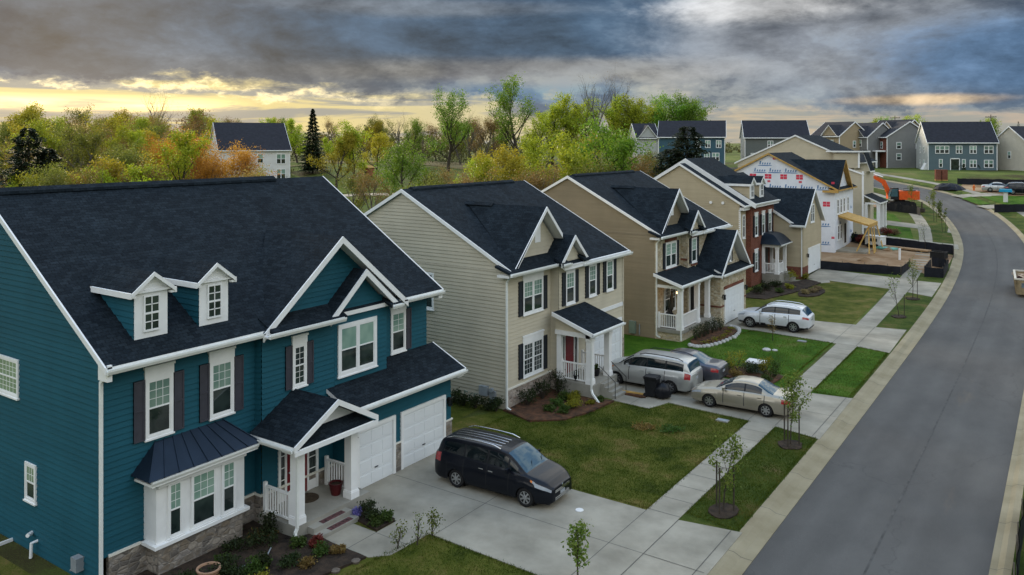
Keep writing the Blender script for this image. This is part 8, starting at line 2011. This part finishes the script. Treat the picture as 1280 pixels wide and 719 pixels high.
t = empty('post_box_planter', (-17.4, 127.2, T(-17.4, 127.2)), 'dark post with a planter box at the pavement edge by the excavator', 'post'); m = MB(); m.box(-.08, .08, -.08, .08, 0, 1.5); m.build('post', BARK, t); m = MB(); m.box(-.35, .35, -.35, .35, .1, .6); m.build('box', BARK, t)
# far right bits
t = empty('brick_pallet', (-18.6, 158.0, T(-18.6, 158.0)), 'stack of red bricks on pallets in front of the blue-grey house', 'bricks', None, R(20))
for x in (-.95, .05): m = MB(); m.box(x, x + .86, -.45, .45, .15, 1.9); m.build('brick_cube', BRICK, t); m = MB(); m.box(x, x + .86, -.5, .5, 0, .14); m.build('pallet', LUMBER, t)
m = MB(); n = 20; rnd = random.Random(2)
for (r, z) in ((3.2, -.1), (2.5, .6), (1.5, 1.15), (.2, 1.3)):
    for k in range(n): a = 6.283 * k / n; q = r * rnd.uniform(.85, 1.12); m.v.append((q * math.cos(a) * 1.2, q * math.sin(a) * .7, z + rnd.uniform(-.12, .12)))
for i in range(3):
    for k in range(n): a = i * n + k; b = i * n + (k + 1) % n; m.f.append((a, b, b + n, a + n)); m.m.append(0)
o = m.build('tarped_heap', SILT); o.scale = (.62, .7, .75); o.location = (-16.6, 149.6, T(-16.6, 149.6)); tag(o, 'heap under black tarpaulin on the far side of the road', 'heap')
t = empty('fire_hydrant', (-12.9, 149.0, T(-12.9, 149.0)), 'orange fire hydrant on the bare earth across the road', 'fire hydrant'); OR2 = pm('hydrant_orange', (.62, .16, .03), .5, .1, 4); m = MB(); m.lathe((0, 0, 0), [(.2, 0), (.2, .06), (.13, .1), (.13, .62), (.17, .66), (.14, .78), (.06, .88), (.03, .95)], 12); m.build('barrel', OR2, t); m = MB(); m.disc((0, 0, .5), (1, 0, 0), .07, .46, 10); m.disc((0, -.1, .45), (0, 1, 0), .09, .2, 10); m.build('outlet', OR2, t)
t = empty('letter_box_stand', (-8.0, 139.2, T(-8.0, 139.2)), 'white stand with a bright blue top on the right-hand lawn', 'stand'); m = MB(); m.box(-.28, .28, -.28, .28, 0, 1.5); m.build('stand', FWHITE, t); m = MB(); m.prism([(-.85, -.5, 1.5), (.85, -.5, 1.5), (.75, -.5, 1.9), (-.75, -.5, 1.9)], (0, 1.0, 0)); m.build('top', pm('bright_blue', (.02, .30, .52), .4, .1, 3), t)
for (u, v, h, lab) in ((-43, 262, 13, 'utility pole with crossarm behind the long blue-grey house'), (-19, 268, 13, 'utility pole with crossarm behind the far right houses')):
    t = empty('utility_pole', (u, v, T(u, v)), lab, 'utility pole'); m = MB(); m.tube([(0, 0, 0), (0, 0, h)], [.16, .10], 8); m.build('pole', BARK, t); m = MB(); m.box(-1.4, 1.4, -.08, .08, h - .8, h - .6); m.build('crossarm', BARK, t); m = MB()
    for x in (-1.2, -.5, .5, 1.2): m.tube([(x, 0, h - .6), (x, 0, h - .35)], .05, 6)
    m.build('insulator', UTIL, t)
# things seen beyond the field
t = empty('field_hut', (*at_px(460, 172), 0), 'small red-brown hut standing in the field', 'hut'); t.location.z = T(t.location.x, t.location.y); m = MB(); m.box(-1.1, 1.1, -.8, .8, 0, 1.7); m.build('wall', pm('hut_red', (.26, .10, .05), .8, .2, 2), t); m = MB(); m.prism([(-1.3, -1.0, 1.7), (1.3, -1.0, 1.7), (0, -1.0, 2.2)], (0, 2.0, 0)); m.build('roof', LUMBER, t); m = MB(); m.box(-.3, .3, -.83, -.8, 0, 1.3); m.build('door', BARK, t)
def field_strip(name, pts, w, mat, dz):
    mb = MB(); P = spline(pts, 3.0)
    for a, b in zip(P, P[1:]):
        d = V((b[0] - a[0], b[1] - a[1])).normalized(); s = (-d.y * w / 2, d.x * w / 2)
        mb.face([(x[0] + k * s[0], x[1] + k * s[1], T(x[0] + k * s[0], x[1] + k * s[1]) + dz) for x, k in ((a, -1), (b, -1), (b, 1), (a, 1))])
    return struct(name, flipz(mb), mat)
field_strip('field_path', [at_px(330, 146), at_px(400, 152), at_px(480, 155), at_px(560, 152), at_px(640, 146)], 2.2, pm('pale_path', (.50, .42, .30), .9, .15, .5, coords='World'), .06)
field_strip('field_edge', [at_px(340, 188), at_px(400, 192), at_px(470, 206), at_px(540, 206), at_px(610, 200)], 12, grass_mat('dry_field_grass', [(.16, .13, .06), (.22, .18, .09), (.28, .23, .12)], .2), .10)
field_strip('field', [at_px(375, 166), at_px(430, 172), at_px(500, 174), at_px(580, 170)], 30, grass_mat('field_grass', [(.08, .115, .018), (.12, .16, .025), (.17, .18, .045)], .2), .08)
